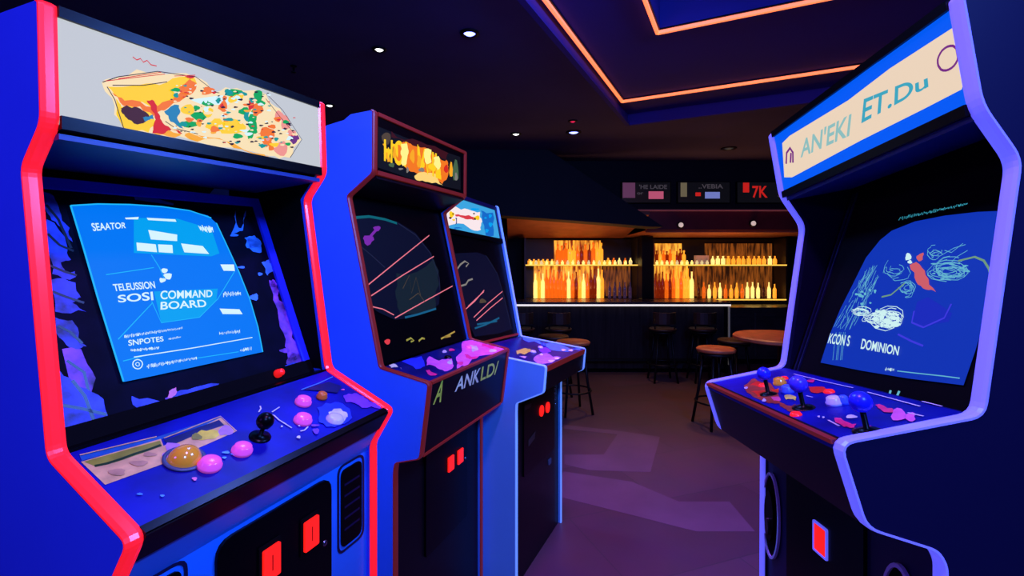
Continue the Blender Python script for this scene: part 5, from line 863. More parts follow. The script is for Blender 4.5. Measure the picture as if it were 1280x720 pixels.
   ('p','p_navy',[(0.134,0.454),(0.137,0.463),(0.141,0.463),(0.145,0.462),(0.148,0.472),(0.149,0.487),(0.149,0.506),(0.147,0.527),(0.147,0.546),(0.143,0.562),(0.139,0.565),(0.135,0.574),(0.131,0.594),(0.13,0.572),(0.13,0.549),(0.128,0.534),(0.125,0.525),(0.128,0.51),(0.13,0.491),(0.133,0.474)]),
   ('p','p_sky',[(0.062,0.675),(0.061,0.681),(0.059,0.677),(0.057,0.671),(0.056,0.664),(0.055,0.655),(0.056,0.651),(0.058,0.651),(0.06,0.653),(0.061,0.66),(0.062,0.668)]),
   ('p','p_sky',[(0.084,0.773),(0.082,0.774),(0.081,0.776),(0.079,0.773),(0.079,0.765),(0.079,0.759),(0.079,0.751),(0.08,0.75),(0.082,0.754),(0.083,0.759),(0.084,0.766)]),
   ('p','p_sky',[(0.226,0.633),(0.224,0.641),(0.221,0.64),(0.218,0.629),(0.216,0.618),(0.214,0.605),(0.216,0.597),(0.219,0.601),(0.222,0.603),(0.226,0.61),(0.226,0.624)]),
   ('p','p_sky',[(0.235,0.69),(0.234,0.696),(0.231,0.698),(0.227,0.688),(0.226,0.675),(0.224,0.663),(0.225,0.651),(0.229,0.654),(0.232,0.663),(0.235,0.67),(0.238,0.684)]),
   ('p','p_sky',[(0.212,0.674),(0.211,0.676),(0.209,0.679),(0.207,0.675),(0.207,0.666),(0.206,0.659),(0.207,0.651),(0.209,0.651),(0.211,0.654),(0.212,0.659),(0.214,0.667)]),
   ('p','p_violet',[(0.575,0.515),(0.583,0.524),(0.594,0.518),(0.599,0.544),(0.609,0.545),(0.614,0.563),(0.615,0.593),(0.615,0.624),(0.621,0.639),(0.617,0.671),(0.617,0.697),(0.618,0.722),(0.614,0.752),(0.619,0.784),(0.625,0.811),(0.623,0.856),(0.625,0.894),(0.622,0.898),(0.62,0.904),(0.618,0.911),(0.616,0.917),(0.608,0.877),(0.603,0.831),(0.587,0.824),(0.576,0.794),(0.578,0.737),(0.575,0.688),(0.57,0.647),(0.558,0.625),(0.562,0.598),(0.566,0.571),(0.569,0.542)]),
   ('p','p_bright',[(0.477,0.537),(0.49,0.549),(0.509,0.52),(0.517,0.558),(0.533,0.561),(0.541,0.59),(0.545,0.632),(0.542,0.688),(0.544,0.735),(0.538,0.768),(0.532,0.8),(0.525,0.831),(0.521,0.863),(0.503,0.883),(0.487,0.889),(0.476,0.864),(0.459,0.875),(0.452,0.846),(0.442,0.827),(0.446,0.772),(0.44,0.735),(0.449,0.683),(0.462,0.643),(0.472,0.591)]),
   ('p','p_lilac',[(0.487,0.658),(0.492,0.658),(0.497,0.664),(0.503,0.653),(0.509,0.645),(0.517,0.662),(0.525,0.68),(0.521,0.727),(0.526,0.76),(0.524,0.777),(0.522,0.794),(0.518,0.808),(0.515,0.826),(0.51,0.826),(0.505,0.837),(0.499,0.849),(0.494,0.859),(0.487,0.851),(0.483,0.827),(0.475,0.831),(0.469,0.815),(0.473,0.79),(0.475,0.766),(0.472,0.749),(0.473,0.725),(0.477,0.707),(0.481,0.693),(0.484,0.675)]),
   ('l','p_lilac',[(0.368,0.377),(0.372,0.42),(0.37,0.498),(0.372,0.567),(0.374,0.658)],0.003),
   ('l','p_lilac',[(0.376,0.366),(0.397,0.342),(0.403,0.336)],0.003),
   ('l','p_lilac',[(0.382,0.74),(0.392,0.75),(0.407,0.728)],0.003),
   ('l','p_lilac',[(0.352,0.302),(0.364,0.268),(0.369,0.228)],0.003),
   ('l','p_sky',[(0.497,0.202),(0.555,0.197),(0.616,0.17)],0.003),
   ('p','p_pink',[(0.588,0.285),(0.586,0.292),(0.581,0.298),(0.575,0.282),(0.573,0.266),(0.57,0.251),(0.571,0.235),(0.577,0.241),(0.583,0.248),(0.589,0.26),(0.591,0.277)]),
   ('p','p_pink',[(0.597,0.438),(0.596,0.445),(0.593,0.444),(0.591,0.437),(0.589,0.429),(0.587,0.42),(0.589,0.415),(0.592,0.418),(0.595,0.418),(0.598,0.424),(0.599,0.434)]),
   ('p','p_indigo',[(0.502,0.213),(0.586,0.226),(0.603,0.372),(0.568,0.447),(0.534,0.314)]),
   ('p','p_violet',[(0.416,0.839),(0.412,0.851),(0.406,0.864),(0.402,0.855),(0.402,0.835),(0.404,0.816),(0.406,0.791),(0.412,0.783),(0.415,0.794),(0.42,0.798),(0.42,0.819)]),
   ('p','p_violet',[(0.432,0.776),(0.428,0.775),(0.423,0.768),(0.418,0.761),(0.414,0.745),(0.416,0.736),(0.416,0.727),(0.419,0.722),(0.424,0.734),(0.428,0.749),(0.432,0.764)]),
   ('p','p_lilac',[(0.367,0.809),(0.365,0.819),(0.362,0.822),(0.361,0.815),(0.36,0.807),(0.359,0.796),(0.362,0.786),(0.365,0.784),(0.367,0.784),(0.369,0.788),(0.369,0.799)]),
   ('p','p_lilac',[(0.394,0.681),(0.393,0.683),(0.391,0.683),(0.39,0.681),(0.389,0.676),(0.39,0.672),(0.39,0.667),(0.391,0.664),(0.393,0.668),(0.394,0.671),(0.394,0.676)]),
   ('p','p_lilac',[(0.361,0.6),(0.36,0.603),(0.358,0.603),(0.357,0.601),(0.356,0.598),(0.357,0.591),(0.358,0.587),(0.359,0.582),(0.361,0.581),(0.361,0.588),(0.362,0.593)]),
  ],
 },
 'c2_marquee': {
  'artwork': [
   ('p','g_dkgreen',[(0.0265,0.218),(0.279,0.215),(0.596,0.155),(0.603,0.875),(0.241,0.936),(0.0265,0.894)]),
   ('p','g_dkred',[(0.099,0.203),(0.13,0.27),(0.176,0.268),(0.227,0.185),(0.279,0.178),(0.327,0.186),(0.383,0.149),(0.434,0.169),(0.491,0.176),(0.482,0.218),(0.478,0.259),(0.475,0.299),(0.474,0.339),(0.435,0.341),(0.409,0.289),(0.372,0.314),(0.335,0.337),(0.282,0.407),(0.234,0.4),(0.192,0.377),(0.163,0.301),(0.15,0.278),(0.132,0.286),(0.115,0.31),(0.099,0.306),(0.1,0.279),(0.1,0.253),(0.099,0.229)]),
   ('p','g_dim',[(0.096,0.327),(0.092,0.385),(0.084,0.45),(0.068,0.475),(0.056,0.444),(0.048,0.411),(0.045,0.355),(0.056,0.302),(0.068,0.268),(0.081,0.255),(0.094,0.269)]),
   ('p','g_orange',[(0.105,0.454),(0.127,0.419),(0.148,0.364),(0.169,0.31),(0.194,0.284),(0.205,0.294),(0.217,0.289),(0.226,0.309),(0.239,0.307),(0.262,0.297),(0.286,0.286),(0.311,0.255),(0.335,0.259),(0.354,0.309),(0.383,0.32),(0.41,0.342),(0.434,0.378),(0.448,0.378),(0.463,0.374),(0.477,0.38),(0.491,0.385),(0.485,0.448),(0.491,0.501),(0.494,0.556),(0.492,0.615),(0.487,0.681),(0.477,0.746),(0.455,0.795),(0.444,0.86),(0.42,0.828),(0.393,0.819),(0.365,0.84),(0.337,0.861),(0.316,0.822),(0.293,0.791),(0.265,0.806),(0.24,0.788),(0.217,0.801),(0.197,0.782),(0.182,0.751),(0.164,0.728),(0.155,0.716),(0.144,0.719),(0.134,0.726),(0.123,0.731),(0.124,0.652),(0.127,0.571),(0.114,0.516)]),
   ('p','g_sand',[(0.241,0.862),(0.255,0.819),(0.27,0.774),(0.289,0.75),(0.308,0.73),(0.329,0.733),(0.352,0.705),(0.374,0.698),(0.396,0.695),(0.402,0.755),(0.412,0.807),(0.424,0.861),(0.448,0.878),(0.419,0.882),(0.393,0.869),(0.364,0.902),(0.337,0.9),(0.315,0.912),(0.295,0.904),(0.274,0.928),(0.254,0.926),(0.249,0.913),(0.244,0.902),(0.242,0.882)]),
   ('p','g_amber',[(0.05,0.481),(0.054,0.473),(0.058,0.467),(0.062,0.457),(0.066,0.446),(0.07,0.469),(0.071,0.499),(0.072,0.528),(0.072,0.559),(0.079,0.545),(0.085,0.533),(0.092,0.534),(0.1,0.529),(0.096,0.586),(0.088,0.642),(0.093,0.689),(0.094,0.74),(0.09,0.74),(0.086,0.745),(0.082,0.749),(0.078,0.756),(0.078,0.728),(0.074,0.709),(0.068,0.697),(0.061,0.688),(0.058,0.633),(0.064,0.571),(0.061,0.517)]),
   ('t','g_yellow','HOI',[(0.059,0.758),(0.186,0.753),(0.191,0.278),(0.058,0.388)]),
   ('t','g_yellow','WIL',[(0.253,0.739),(0.435,0.785),(0.426,0.284),(0.259,0.285)]),
   ('p','g_orange',[(0.442,0.431),(0.453,0.416),(0.462,0.394),(0.466,0.364),(0.474,0.339),(0.485,0.359),(0.488,0.396),(0.487,0.435),(0.492,0.469),(0.481,0.52),(0.474,0.573),(0.48,0.616),(0.476,0.67),(0.466,0.692),(0.458,0.718),(0.452,0.746),(0.447,0.775),(0.448,0.682),(0.465,0.585),(0.458,0.5)]),
   ('p','g_amber',[(0.13,0.549),(0.127,0.613),(0.121,0.641),(0.115,0.659),(0.109,0.654),(0.106,0.604),(0.108,0.548),(0.109,0.494),(0.114,0.442),(0.121,0.475),(0.126,0.501)]),
   ('p','g_amber',[(0.239,0.492),(0.241,0.565),(0.235,0.64),(0.225,0.618),(0.218,0.594),(0.209,0.564),(0.211,0.483),(0.218,0.435),(0.224,0.397),(0.233,0.373),(0.239,0.425)]),
   ('p','g_amber',[(0.293,0.552),(0.29,0.625),(0.279,0.645),(0.271,0.681),(0.261,0.675),(0.255,0.623),(0.259,0.558),(0.26,0.488),(0.27,0.448),(0.279,0.472),(0.287,0.498)]),
   ('p','g_amber',[(0.424,0.489),(0.416,0.566),(0.407,0.636),(0.392,0.669),(0.379,0.639),(0.375,0.568),(0.369,0.498),(0.377,0.42),(0.392,0.399),(0.405,0.391),(0.421,0.404)]),
   ('p','g_amber',[(0.369,0.579),(0.365,0.633),(0.357,0.68),(0.344,0.708),(0.333,0.689),(0.329,0.638),(0.323,0.589),(0.33,0.525),(0.344,0.508),(0.355,0.508),(0.368,0.521)]),
   ('p','g_yellow',[(0.09,0.591),(0.088,0.649),(0.085,0.669),(0.082,0.714),(0.079,0.688),(0.078,0.627),(0.078,0.577),(0.079,0.515),(0.082,0.5),(0.085,0.513),(0.088,0.534)]),
   ('p','g_yellow',[(0.121,0.419),(0.116,0.436),(0.113,0.451),(0.106,0.466),(0.101,0.459),(0.098,0.451),(0.096,0.44),(0.099,0.423),(0.106,0.412),(0.112,0.411),(0.119,0.407)]),
   ('p','g_yellow',[(0.137,0.489),(0.138,0.562),(0.135,0.627),(0.13,0.61),(0.127,0.576),(0.124,0.541),(0.124,0.469),(0.127,0.419),(0.13,0.386),(0.134,0.367),(0.136,0.429)]),
   ('p','g_yellow',[(0.269,0.349),(0.266,0.405),(0.265,0.447),(0.262,0.487),(0.259,0.454),(0.258,0.391),(0.258,0.335),(0.258,0.259),(0.261,0.251),(0.264,0.273),(0.266,0.296)]),
   ('p','g_yellow',[(0.391,0.559),(0.391,0.602),(0.381,0.657),(0.362,0.657),(0.351,0.641),(0.335,0.633),(0.333,0.586),(0.347,0.543),(0.362,0.523),(0.38,0.482),(0.394,0.508)]),
   ('p','g_yellow',[(0.31,0.574),(0.308,0.638),(0.299,0.658),(0.292,0.669),(0.284,0.68),(0.281,0.628),(0.283,0.578),(0.285,0.531),(0.291,0.489),(0.299,0.494),(0.303,0.541)]),
   ('p','g_yellow',[(0.429,0.627),(0.43,0.704),(0.421,0.762),(0.41,0.745),(0.401,0.73),(0.393,0.694),(0.395,0.625),(0.401,0.573),(0.408,0.518),(0.42,0.509),(0.426,0.567)]),
   ('p','g_bright',[(0.154,0.364),(0.164,0.354),(0.172,0.338),(0.182,0.328),(0.191,0.314),(0.194,0.353),(0.196,0.394),(0.201,0.432),(0.201,0.476),(0.195,0.53),(0.193,0.583),(0.19,0.636),(0.189,0.687),(0.184,0.707),(0.177,0.72),(0.171,0.734),(0.165,0.745),(0.156,0.702),(0.159,0.644),(0.16,0.586),(0.152,0.544),(0.152,0.498),(0.158,0.45),(0.155,0.409)]),
   ('p','g_bright',[(0.307,0.29),(0.319,0.268),(0.333,0.253),(0.345,0.256),(0.357,0.255),(0.354,0.318),(0.349,0.381),(0.354,0.436),(0.358,0.491),(0.35,0.515),(0.341,0.536),(0.332,0.554),(0.322,0.564),(0.311,0.532),(0.309,0.483),(0.304,0.438),(0.304,0.389),(0.303,0.365),(0.306,0.339),(0.308,0.312)]),
   ('p','g_bright',[(0.372,0.398),(0.38,0.37),(0.39,0.353),(0.401,0.342),(0.41,0.32),(0.421,0.361),(0.423,0.416),(0.43,0.466),(0.427,0.527),(0.421,0.549),(0.418,0.573),(0.411,0.59),(0.404,0.608),(0.4,0.581),(0.391,0.566),(0.386,0.542),(0.377,0.532),(0.375,0.498),(0.379,0.459),(0.379,0.424)]),
   ('p','g_grey',[(0.307,0.693),(0.307,0.718),(0.296,0.741),(0.285,0.744),(0.274,0.751),(0.264,0.743),(0.267,0.715),(0.275,0.692),(0.284,0.666),(0.297,0.66),(0.303,0.676)]),
   ('p','g_grey',[(0.17,0.794),(0.163,0.808),(0.158,0.82),(0.15,0.832),(0.143,0.832),(0.142,0.823),(0.14,0.816),(0.142,0.804),(0.151,0.794),(0.158,0.789),(0.166,0.786)]),
   ('p','g_grey',[(0.204,0.782),(0.202,0.814),(0.198,0.827),(0.195,0.843),(0.19,0.844),(0.188,0.811),(0.19,0.782),(0.19,0.751),(0.194,0.733),(0.198,0.747),(0.201,0.758)]),
   ('p','g_red',[(0.488,0.514),(0.488,0.563),(0.479,0.601),(0.469,0.609),(0.46,0.596),(0.452,0.57),(0.453,0.52),(0.46,0.483),(0.468,0.45),(0.48,0.426),(0.485,0.476)]),
   ('p','g_amber',[(0.529,0.499),(0.529,0.609),(0.519,0.651),(0.512,0.652),(0.503,0.657),(0.496,0.584),(0.5,0.484),(0.503,0.402),(0.51,0.336),(0.519,0.344),(0.523,0.429)]),
   ('p','g_dimgreen',[(0.577,0.479),(0.578,0.637),(0.563,0.701),(0.55,0.696),(0.535,0.713),(0.525,0.601),(0.528,0.455),(0.537,0.352),(0.547,0.255),(0.562,0.26),(0.571,0.365)]),
   ('p','g_dimgreen',[(0.114,0.774),(0.114,0.794),(0.109,0.822),(0.098,0.823),(0.09,0.823),(0.085,0.811),(0.082,0.792),(0.091,0.771),(0.098,0.753),(0.107,0.745),(0.115,0.753)]),
   ('p','g_grey',[(0.57,0.615),(0.569,0.671),(0.562,0.694),(0.555,0.701),(0.548,0.703),(0.544,0.663),(0.547,0.614),(0.547,0.561),(0.554,0.527),(0.562,0.543),(0.566,0.578)]),
  ],
 },
 'c2_bezel': {
  'screen': [
   ('p','g_glass',[(0.039,0.144),(0.143,0.121),(0.286,0.144),(0.395,0.209),(0.482,0.349),(0.5,0.577),(0.457,0.717),(0.372,0.751),(0.202,0.772),(0.142,0.767),(0.06,0.707),(0.0265,0.669),(0.0265,0.541),(0.033,0.309)]),
  ],
  'screen_graphics': [
   ('p','g_murk',[(0.205,0.484),(0.27,0.499),(0.344,0.481),(0.42,0.445),(0.49,0.389),(0.496,0.436),(0.511,0.48),(0.49,0.528),(0.491,0.577),(0.458,0.615),(0.436,0.657),(0.435,0.701),(0.425,0.744),(0.356,0.742),(0.294,0.762),(0.236,0.747),(0.179,0.747),(0.179,0.719),(0.171,0.692),(0.178,0.664),(0.174,0.636),(0.178,0.597),(0.198,0.562),(0.202,0.523)]),
   ('l','g_teal2',[(0.043,0.15),(0.116,0.133),(0.204,0.138),(0.277,0.155)],0.01),
   ('l','g_dim2',[(0.032,0.315),(0.085,0.373),(0.146,0.448)],0.004),
   ('l','g_dim2',[(0.284,0.154),(0.391,0.225),(0.473,0.349),(0.502,0.529),(0.484,0.641)],0.004),
   ('p','g_purple2',[(0.117,0.277),(0.101,0.29),(0.091,0.306),(0.073,0.316),(0.061,0.303),(0.062,0.287),(0.058,0.272),(0.068,0.256),(0.085,0.254),(0.1,0.252),(0.115,0.258)]),
   ('p','g_purple2',[(0.166,0.202),(0.159,0.211),(0.152,0.219),(0.14,0.223),(0.132,0.218),(0.128,0.211),(0.124,0.201),(0.135,0.193),(0.147,0.19),(0.159,0.187),(0.168,0.192)]),
   ('l','g_purple2',[(0.1,0.257),(0.154,0.197)],0.01),
   ('l','g_tealdim',[(0.203,0.765),(0.291,0.76),(0.425,0.744)],0.008),
   ('l','g_lpink',[(0.028,0.552),(0.235,0.402),(0.494,0.217)],0.004),
   ('l','g_lpink',[(0.04,0.61),(0.243,0.5),(0.494,0.373)],0.004),
   ('l','g_lpink',[(0.144,0.757),(0.338,0.688),(0.599,0.598)],0.004),
   ('l','g_lpink',[(0.03,0.67),(0.087,0.694),(0.141,0.738)],0.004),
   ('l','g_dim',[(0.226,0.585),(0.286,0.502),(0.276,0.619),(0.328,0.519),(0.333,0.64)],0.003),
   ('l','g_dim',[(0.253,0.66),(0.321,0.624),(0.354,0.688)],0.003),
  ],
  'bezel_artwork': [
   ('p','g_lred',[(0.095,0.887),(0.092,0.894),(0.085,0.899),(0.076,0.898),(0.07,0.891),(0.066,0.883),(0.066,0.874),(0.074,0.87),(0.082,0.868),(0.091,0.87),(0.098,0.878)]),
   ('l','p_yellow',[(0.188,0.903),(0.218,0.896),(0.235,0.915),(0.213,0.918)],0.007),
   ('l','p_yellow',[(0.263,0.926),(0.288,0.914),(0.305,0.922)],0.007),
   ('l','p_yellow',[(0.419,0.951),(0.475,0.942),(0.541,0.928)],0.007),
   ('l','p_yellow',[(0.446,0.947),(0.5,0.951)],0.007),
  ],
 },
 'c2_panel': {
  'panel_artwork': [
   ('p','p_blue',[(0.12,0.012),(0.145,0.012),(0.178,0.012),(0.194,0.066),(0.229,0.066),(0.208,0.165),(0.189,0.262),(0.165,0.356),(0.142,0.447),(0.129,0.445),(0.11,0.47),(0.101,0.452),(0.09,0.44),(0.109,0.3),(0.112,0.193),(0.117,0.083)]),
   ('p','p_hotpink',[(0.254,0.164),(0.252,0.23),(0.244,0.309),(0.238,0.384),(0.238,0.443),(0.262,0.433),(0.27,0.483),(0.293,0.481),(0.304,0.522),(0.284,0.595),(0.266,0.665),(0.244,0.731),(0.228,0.8),(0.199,0.856),(0.178,0.869),(0.16,0.872),(0.149,0.847),(0.157,0.775),(0.154,0.731),(0.156,0.671),(0.168,0.592),(0.171,0.537),(0.172,0.487),(0.168,0.448),(0.152,0.451),(0.178,0.374),(0.201,0.28),(0.229,0.21)]),
   ('p','p_magenta',[(0.107,0.587),(0.108,0.605),(0.112,0.609),(0.115,0.618),(0.122,0.612),(0.108,0.69),(0.106,0.745),(0.105,0.794),(0.102,0.849),(0.085,0.861),(0.079,0.831),(0.072,0.808),(0.075,0.755),(0.081,0.715),(0.09,0.673),(0.098,0.63)]),
   ('p','p_hotpink',[(0.57,0.012),(0.575,0.025),(0.592,0.023),(0.6,0.049),(0.615,0.055),(0.6275000000000001,0.082),(0.6275000000000001,0.148),(0.6275000000000001,0.244),(0.6275000000000001,0.317),(0.6275000000000001,0.44),(0.6275000000000001,0.488),(0.6275000000000001,0.737),(0.6275000000000001,0.967),(0.6275000000000001,0.932),(0.576,0.972),(0.54,0.952),(0.499,0.95),(0.463,0.869),(0.424,0.805),(0.359,0.829),(0.277,0.962),(0.259,0.951),(0.257,0.894),(0.23,0.924),(0.211,0.922),(0.241,0.828),(0.275,0.751),(0.298,0.644),(0.333,0.537),(0.357,0.503),(0.38,0.473),(0.404,0.442),(0.432,0.394),(0.463,0.294),(0.495,0.19),(0.532,0.087)]),
   ('p','p_magenta',[(0.397,0.537),(0.408,0.602),(0.391,0.73),(0.411,0.766),(0.425,0.82),(0.404,0.847),(0.385,0.864),(0.376,0.847),(0.364,0.842),(0.362,0.803),(0.351,0.791),(0.358,0.734),(0.356,0.698),(0.369,0.658),(0.382,0.617),(0.387,0.58)]),
   ('p','p_magenta',[(0.618,0.377),(0.6275000000000001,0.428),(0.619,0.556),(0.6275000000000001,0.586),(0.6275000000000001,0.678),(0.6275000000000001,0.694),(0.606,0.736),(0.589,0.754),(0.575,0.76),(0.571,0.703),(0.577,0.622),(0.581,0.546),(0.571,0.499),(0.583,0.469),(0.594,0.439),(0.605,0.407)]),
   ('p','p_lilac',[(0.538,0.268),(0.547,0.291),(0.544,0.344),(0.545,0.387),(0.562,0.386),(0.547,0.438),(0.536,0.487),(0.523,0.537),(0.505,0.585),(0.491,0.591),(0.482,0.58),(0.471,0.574),(0.453,0.595),(0.471,0.515),(0.5,0.433),(0.526,0.346)]),
   ('p','p_cream',[(0.047,0.012),(0.052,0.012),(0.066,0.012),(0.074,0.012),(0.075,0.034),(0.069,0.102),(0.055,0.183),(0.057,0.23),(0.046,0.305),(0.057,0.216),(0.053,0.168),(0.044,0.14),(0.032,0.126),(0.041,0.077),(0.044,0.037),(0.049,0.012)]),
   ('p','p_magenta',[(0.417,0.261),(0.404,0.282),(0.395,0.269),(0.386,0.26),(0.379,0.231),(0.39,0.192),(0.399,0.166),(0.411,0.14),(0.421,0.149),(0.424,0.184),(0.421,0.22)]),
   ('p','p_magenta',[(0.286,0.836),(0.276,0.868),(0.262,0.883),(0.256,0.856),(0.258,0.817),(0.263,0.78),(0.272,0.739),(0.285,0.733),(0.294,0.745),(0.301,0.766),(0.299,0.808)]),
   ('p','p_magenta',[(0.268,0.012),(0.259,0.017),(0.251,0.012),(0.241,0.012),(0.238,0.012),(0.246,0.012),(0.251,0.012),(0.261,0.012),(0.269,0.012),(0.271,0.012),(0.276,0.012)]),
   ('p','p_lilac',[(0.364,0.219),(0.353,0.25),(0.346,0.24),(0.34,0.234),(0.336,0.216),(0.343,0.177),(0.354,0.151),(0.364,0.131),(0.376,0.12),(0.377,0.147),(0.37,0.184)]),
   ('p','p_lilac',[(0.567,0.893),(0.548,0.911),(0.535,0.892),(0.523,0.878),(0.518,0.836),(0.529,0.791),(0.543,0.765),(0.56,0.727),(0.575,0.745),(0.576,0.795),(0.578,0.84)]),
   ('p','p_lilac',[(0.259,0.663),(0.247,0.709),(0.234,0.72),(0.23,0.701),(0.233,0.666),(0.237,0.625),(0.252,0.587),(0.263,0.575),(0.272,0.571),(0.283,0.574),(0.271,0.627)]),
  ],
 },
 'c2_apron': {
  'lettering': [
   ('t','p_lime','A',[(0.044,0.328),(0.095,0.345),(0.116,0.036),(0.062,0.038)]),
   ('t','p_cream','ANK',[(0.184,0.303),(0.375,0.341),(0.383,0.107),(0.195,0.1)]),
   ('t','p_lime','LD/',[(0.388,0.342),(0.551,0.363),(0.551,0.134),(0.39,0.106)]),
  ],
 },
 'c3_face': {
  'marquee_artwork': [
   ('p','g_sky',[(0.0265,0.087),(0.176,0.062),(0.591,0.034),(0.535,0.25),(0.327,0.266),(0.039,0.278),(0.0265,0.283)]),
   ('p','g_pale',[(0.0265,0.112),(0.0265,0.114),(0.048,0.103),(0.088,0.104),(0.136,0.091),(0.164,0.097),(0.194,0.104),(0.234,0.088),(0.273,0.087),(0.304,0.089),(0.337,0.088),(0.37,0.091),(0.41,0.08),(0.401,0.1),(0.394,0.119),(0.411,0.13),(0.415,0.148),(0.398,0.165),(0.391,0.182),(0.376,0.2),(0.379,0.216),(0.338,0.228),(0.298,0.231),(0.265,0.227),(0.238,0.217),(0.194,0.2),(0.134,0.206),(0.078,0.223),(0.0265,0.24),(0.0265,0.238),(0.0265,0.237),(0.0265,0.237),(0.0265,0.244),(0.0265,0.211),(0.0265,0.176),(0.0265,0.143)]),
   ('p','g_blue2',[(0.422,0.066),(0.458,0.067),(0.488,0.076),(0.532,0.065),(0.576,0.055),(0.581,0.099),(0.546,0.15),(0.547,0.194),(0.528,0.241),(0.5,0.247),(0.472,0.252),(0.45,0.249),(0.425,0.249),(0.431,0.224),(0.425,0.202),(0.431,0.177),(0.42,0.157),(0.42,0.134),(0.42,0.111),(0.434,0.085)]),
   ('p','g_cyan2',[(0.555,0.084),(0.544,0.093),(0.535,0.099),(0.522,0.107),(0.511,0.105),(0.512,0.096),(0.511,0.088),(0.52,0.078),(0.533,0.074),(0.543,0.074),(0.553,0.076)]),
   ('p','g_cyan2',[(0.546,0.152),(0.531,0.162),(0.521,0.171),(0.504,0.179),(0.496,0.171),(0.494,0.164),(0.49,0.156),(0.499,0.144),(0.516,0.141),(0.53,0.14),(0.544,0.142)]),
   ('p','g_cyan2',[(0.481,0.112),(0.478,0.117),(0.47,0.122),(0.46,0.122),(0.452,0.123),(0.444,0.121),(0.45,0.115),(0.457,0.111),(0.465,0.107),(0.475,0.105),(0.479,0.109)]),
   ('p','g_cyan2',[(0.406,0.061),(0.386,0.07),(0.365,0.076),(0.34,0.084),(0.314,0.087),(0.308,0.082),(0.303,0.078),(0.317,0.07),(0.347,0.064),(0.369,0.062),(0.401,0.056)]),
   ('p','g_cyan2',[(0.478,0.207),(0.465,0.215),(0.458,0.224),(0.445,0.227),(0.434,0.225),(0.433,0.217),(0.434,0.209),(0.44,0.2),(0.454,0.198),(0.463,0.199),(0.478,0.198)]),
   ('p','g_lred',[(0.121,0.151),(0.14,0.146),(0.159,0.142),(0.176,0.144),(0.196,0.142),(0.23,0.139),(0.268,0.128),(0.297,0.134),(0.334,0.132),(0.328,0.138),(0.325,0.145),(0.32,0.151),(0.312,0.157),(0.293,0.153),(0.269,0.157),(0.246,0.162),(0.224,0.164),(0.203,0.16),(0.179,0.159),(0.157,0.156),(0.131,0.162),(0.126,0.161),(0.123,0.158),(0.123,0.154)]),
   ('p','g_yellow',[(0.118,0.151),(0.102,0.164),(0.092,0.173),(0.077,0.183),(0.067,0.176),(0.067,0.165),(0.065,0.154),(0.073,0.14),(0.09,0.134),(0.1,0.139),(0.112,0.14)]),
   ('p','g_yellow',[(0.387,0.128),(0.384,0.137),(0.369,0.148),(0.349,0.147),(0.331,0.149),(0.317,0.145),(0.321,0.134),(0.341,0.126),(0.356,0.117),(0.38,0.111),(0.39,0.118)]),
   ('p','g_yellow',[(0.112,0.187),(0.11,0.191),(0.104,0.195),(0.094,0.196),(0.089,0.195),(0.084,0.193),(0.082,0.19),(0.088,0.186),(0.097,0.185),(0.106,0.183),(0.114,0.183)]),
   ('p','g_brown',[(0.083,0.179),(0.078,0.183),(0.073,0.187),(0.065,0.189),(0.058,0.188),(0.058,0.185),(0.055,0.182),(0.059,0.177),(0.069,0.176),(0.076,0.174),(0.083,0.175)]),
   ('p','g_brown',[(0.339,0.105),(0.34,0.108),(0.334,0.112),(0.326,0.113),(0.322,0.111),(0.316,0.111),(0.318,0.107),(0.324,0.104),(0.33,0.102),(0.337,0.1),(0.343,0.101)]),
   ('p','g_brown',[(0.343,0.143),(0.34,0.149),(0.333,0.151),(0.327,0.152),(0.321,0.153),(0.318,0.149),(0.322,0.144),(0.325,0.139),(0.332,0.134),(0.338,0.135),(0.339,0.139)]),
   ('p','g_brown',[(0.11,0.148),(0.107,0.151),(0.104,0.154),(0.099,0.156),(0.095,0.155),(0.095,0.152),(0.094,0.15),(0.097,0.146),(0.102,0.145),(0.105,0.145),(0.11,0.145)]),
   ('p','g_dkblue',[(0.118,0.173),(0.122,0.172),(0.127,0.171),(0.131,0.171),(0.135,0.17),(0.131,0.181),(0.129,0.191),(0.127,0.201),(0.121,0.212),(0.116,0.214),(0.112,0.217),(0.109,0.22),(0.105,0.223),(0.113,0.21),(0.12,0.197),(0.122,0.184)]),
   ('p','g_blue2',[(0.17,0.231),(0.164,0.235),(0.137,0.239),(0.118,0.243),(0.093,0.246),(0.084,0.245),(0.09,0.242),(0.1,0.238),(0.119,0.234),(0.14,0.232),(0.154,0.232)]),
   ('p','g_blue2',[(0.104,0.249),(0.102,0.252),(0.093,0.254),(0.077,0.257),(0.067,0.257),(0.059,0.257),(0.054,0.255),(0.068,0.252),(0.08,0.25),(0.095,0.247),(0.106,0.247)]),
  ],
  'screen': [
   ('p','g_glass',[(0.059,0.409),(0.294,0.383),(0.392,0.398),(0.492,0.523),(0.537,0.704),(0.561,0.937),(0.386,0.949),(0.114,0.937),(0.049,0.771)]),
  ],
  'screen_graphics': [
   ('l','g_grey',[(0.054,0.51),(0.095,0.477),(0.145,0.453),(0.18,0.466),(0.146,0.489)],0.009),
   ('l','g_grey',[(0.054,0.616),(0.115,0.605),(0.145,0.579),(0.194,0.568)],0.009),
   ('l','g_lpink',[(0.074,0.759),(0.176,0.714),(0.299,0.643)],0.005),
   ('l','g_lpink',[(0.1,0.744),(0.206,0.693),(0.291,0.654)],0.005),
   ('l','g_lpink',[(0.136,0.817),(0.318,0.735),(0.524,0.654)],0.005),
   ('l','g_lpink',[(0.158,0.839),(0.335,0.767),(0.508,0.703)],0.005),
   ('l','g_tealdim',[(0.128,0.886),(0.251,0.874),(0.42,0.843)],0.009),
   ('l','g_tealdim',[(0.157,0.864),(0.386,0.863)],0.009),
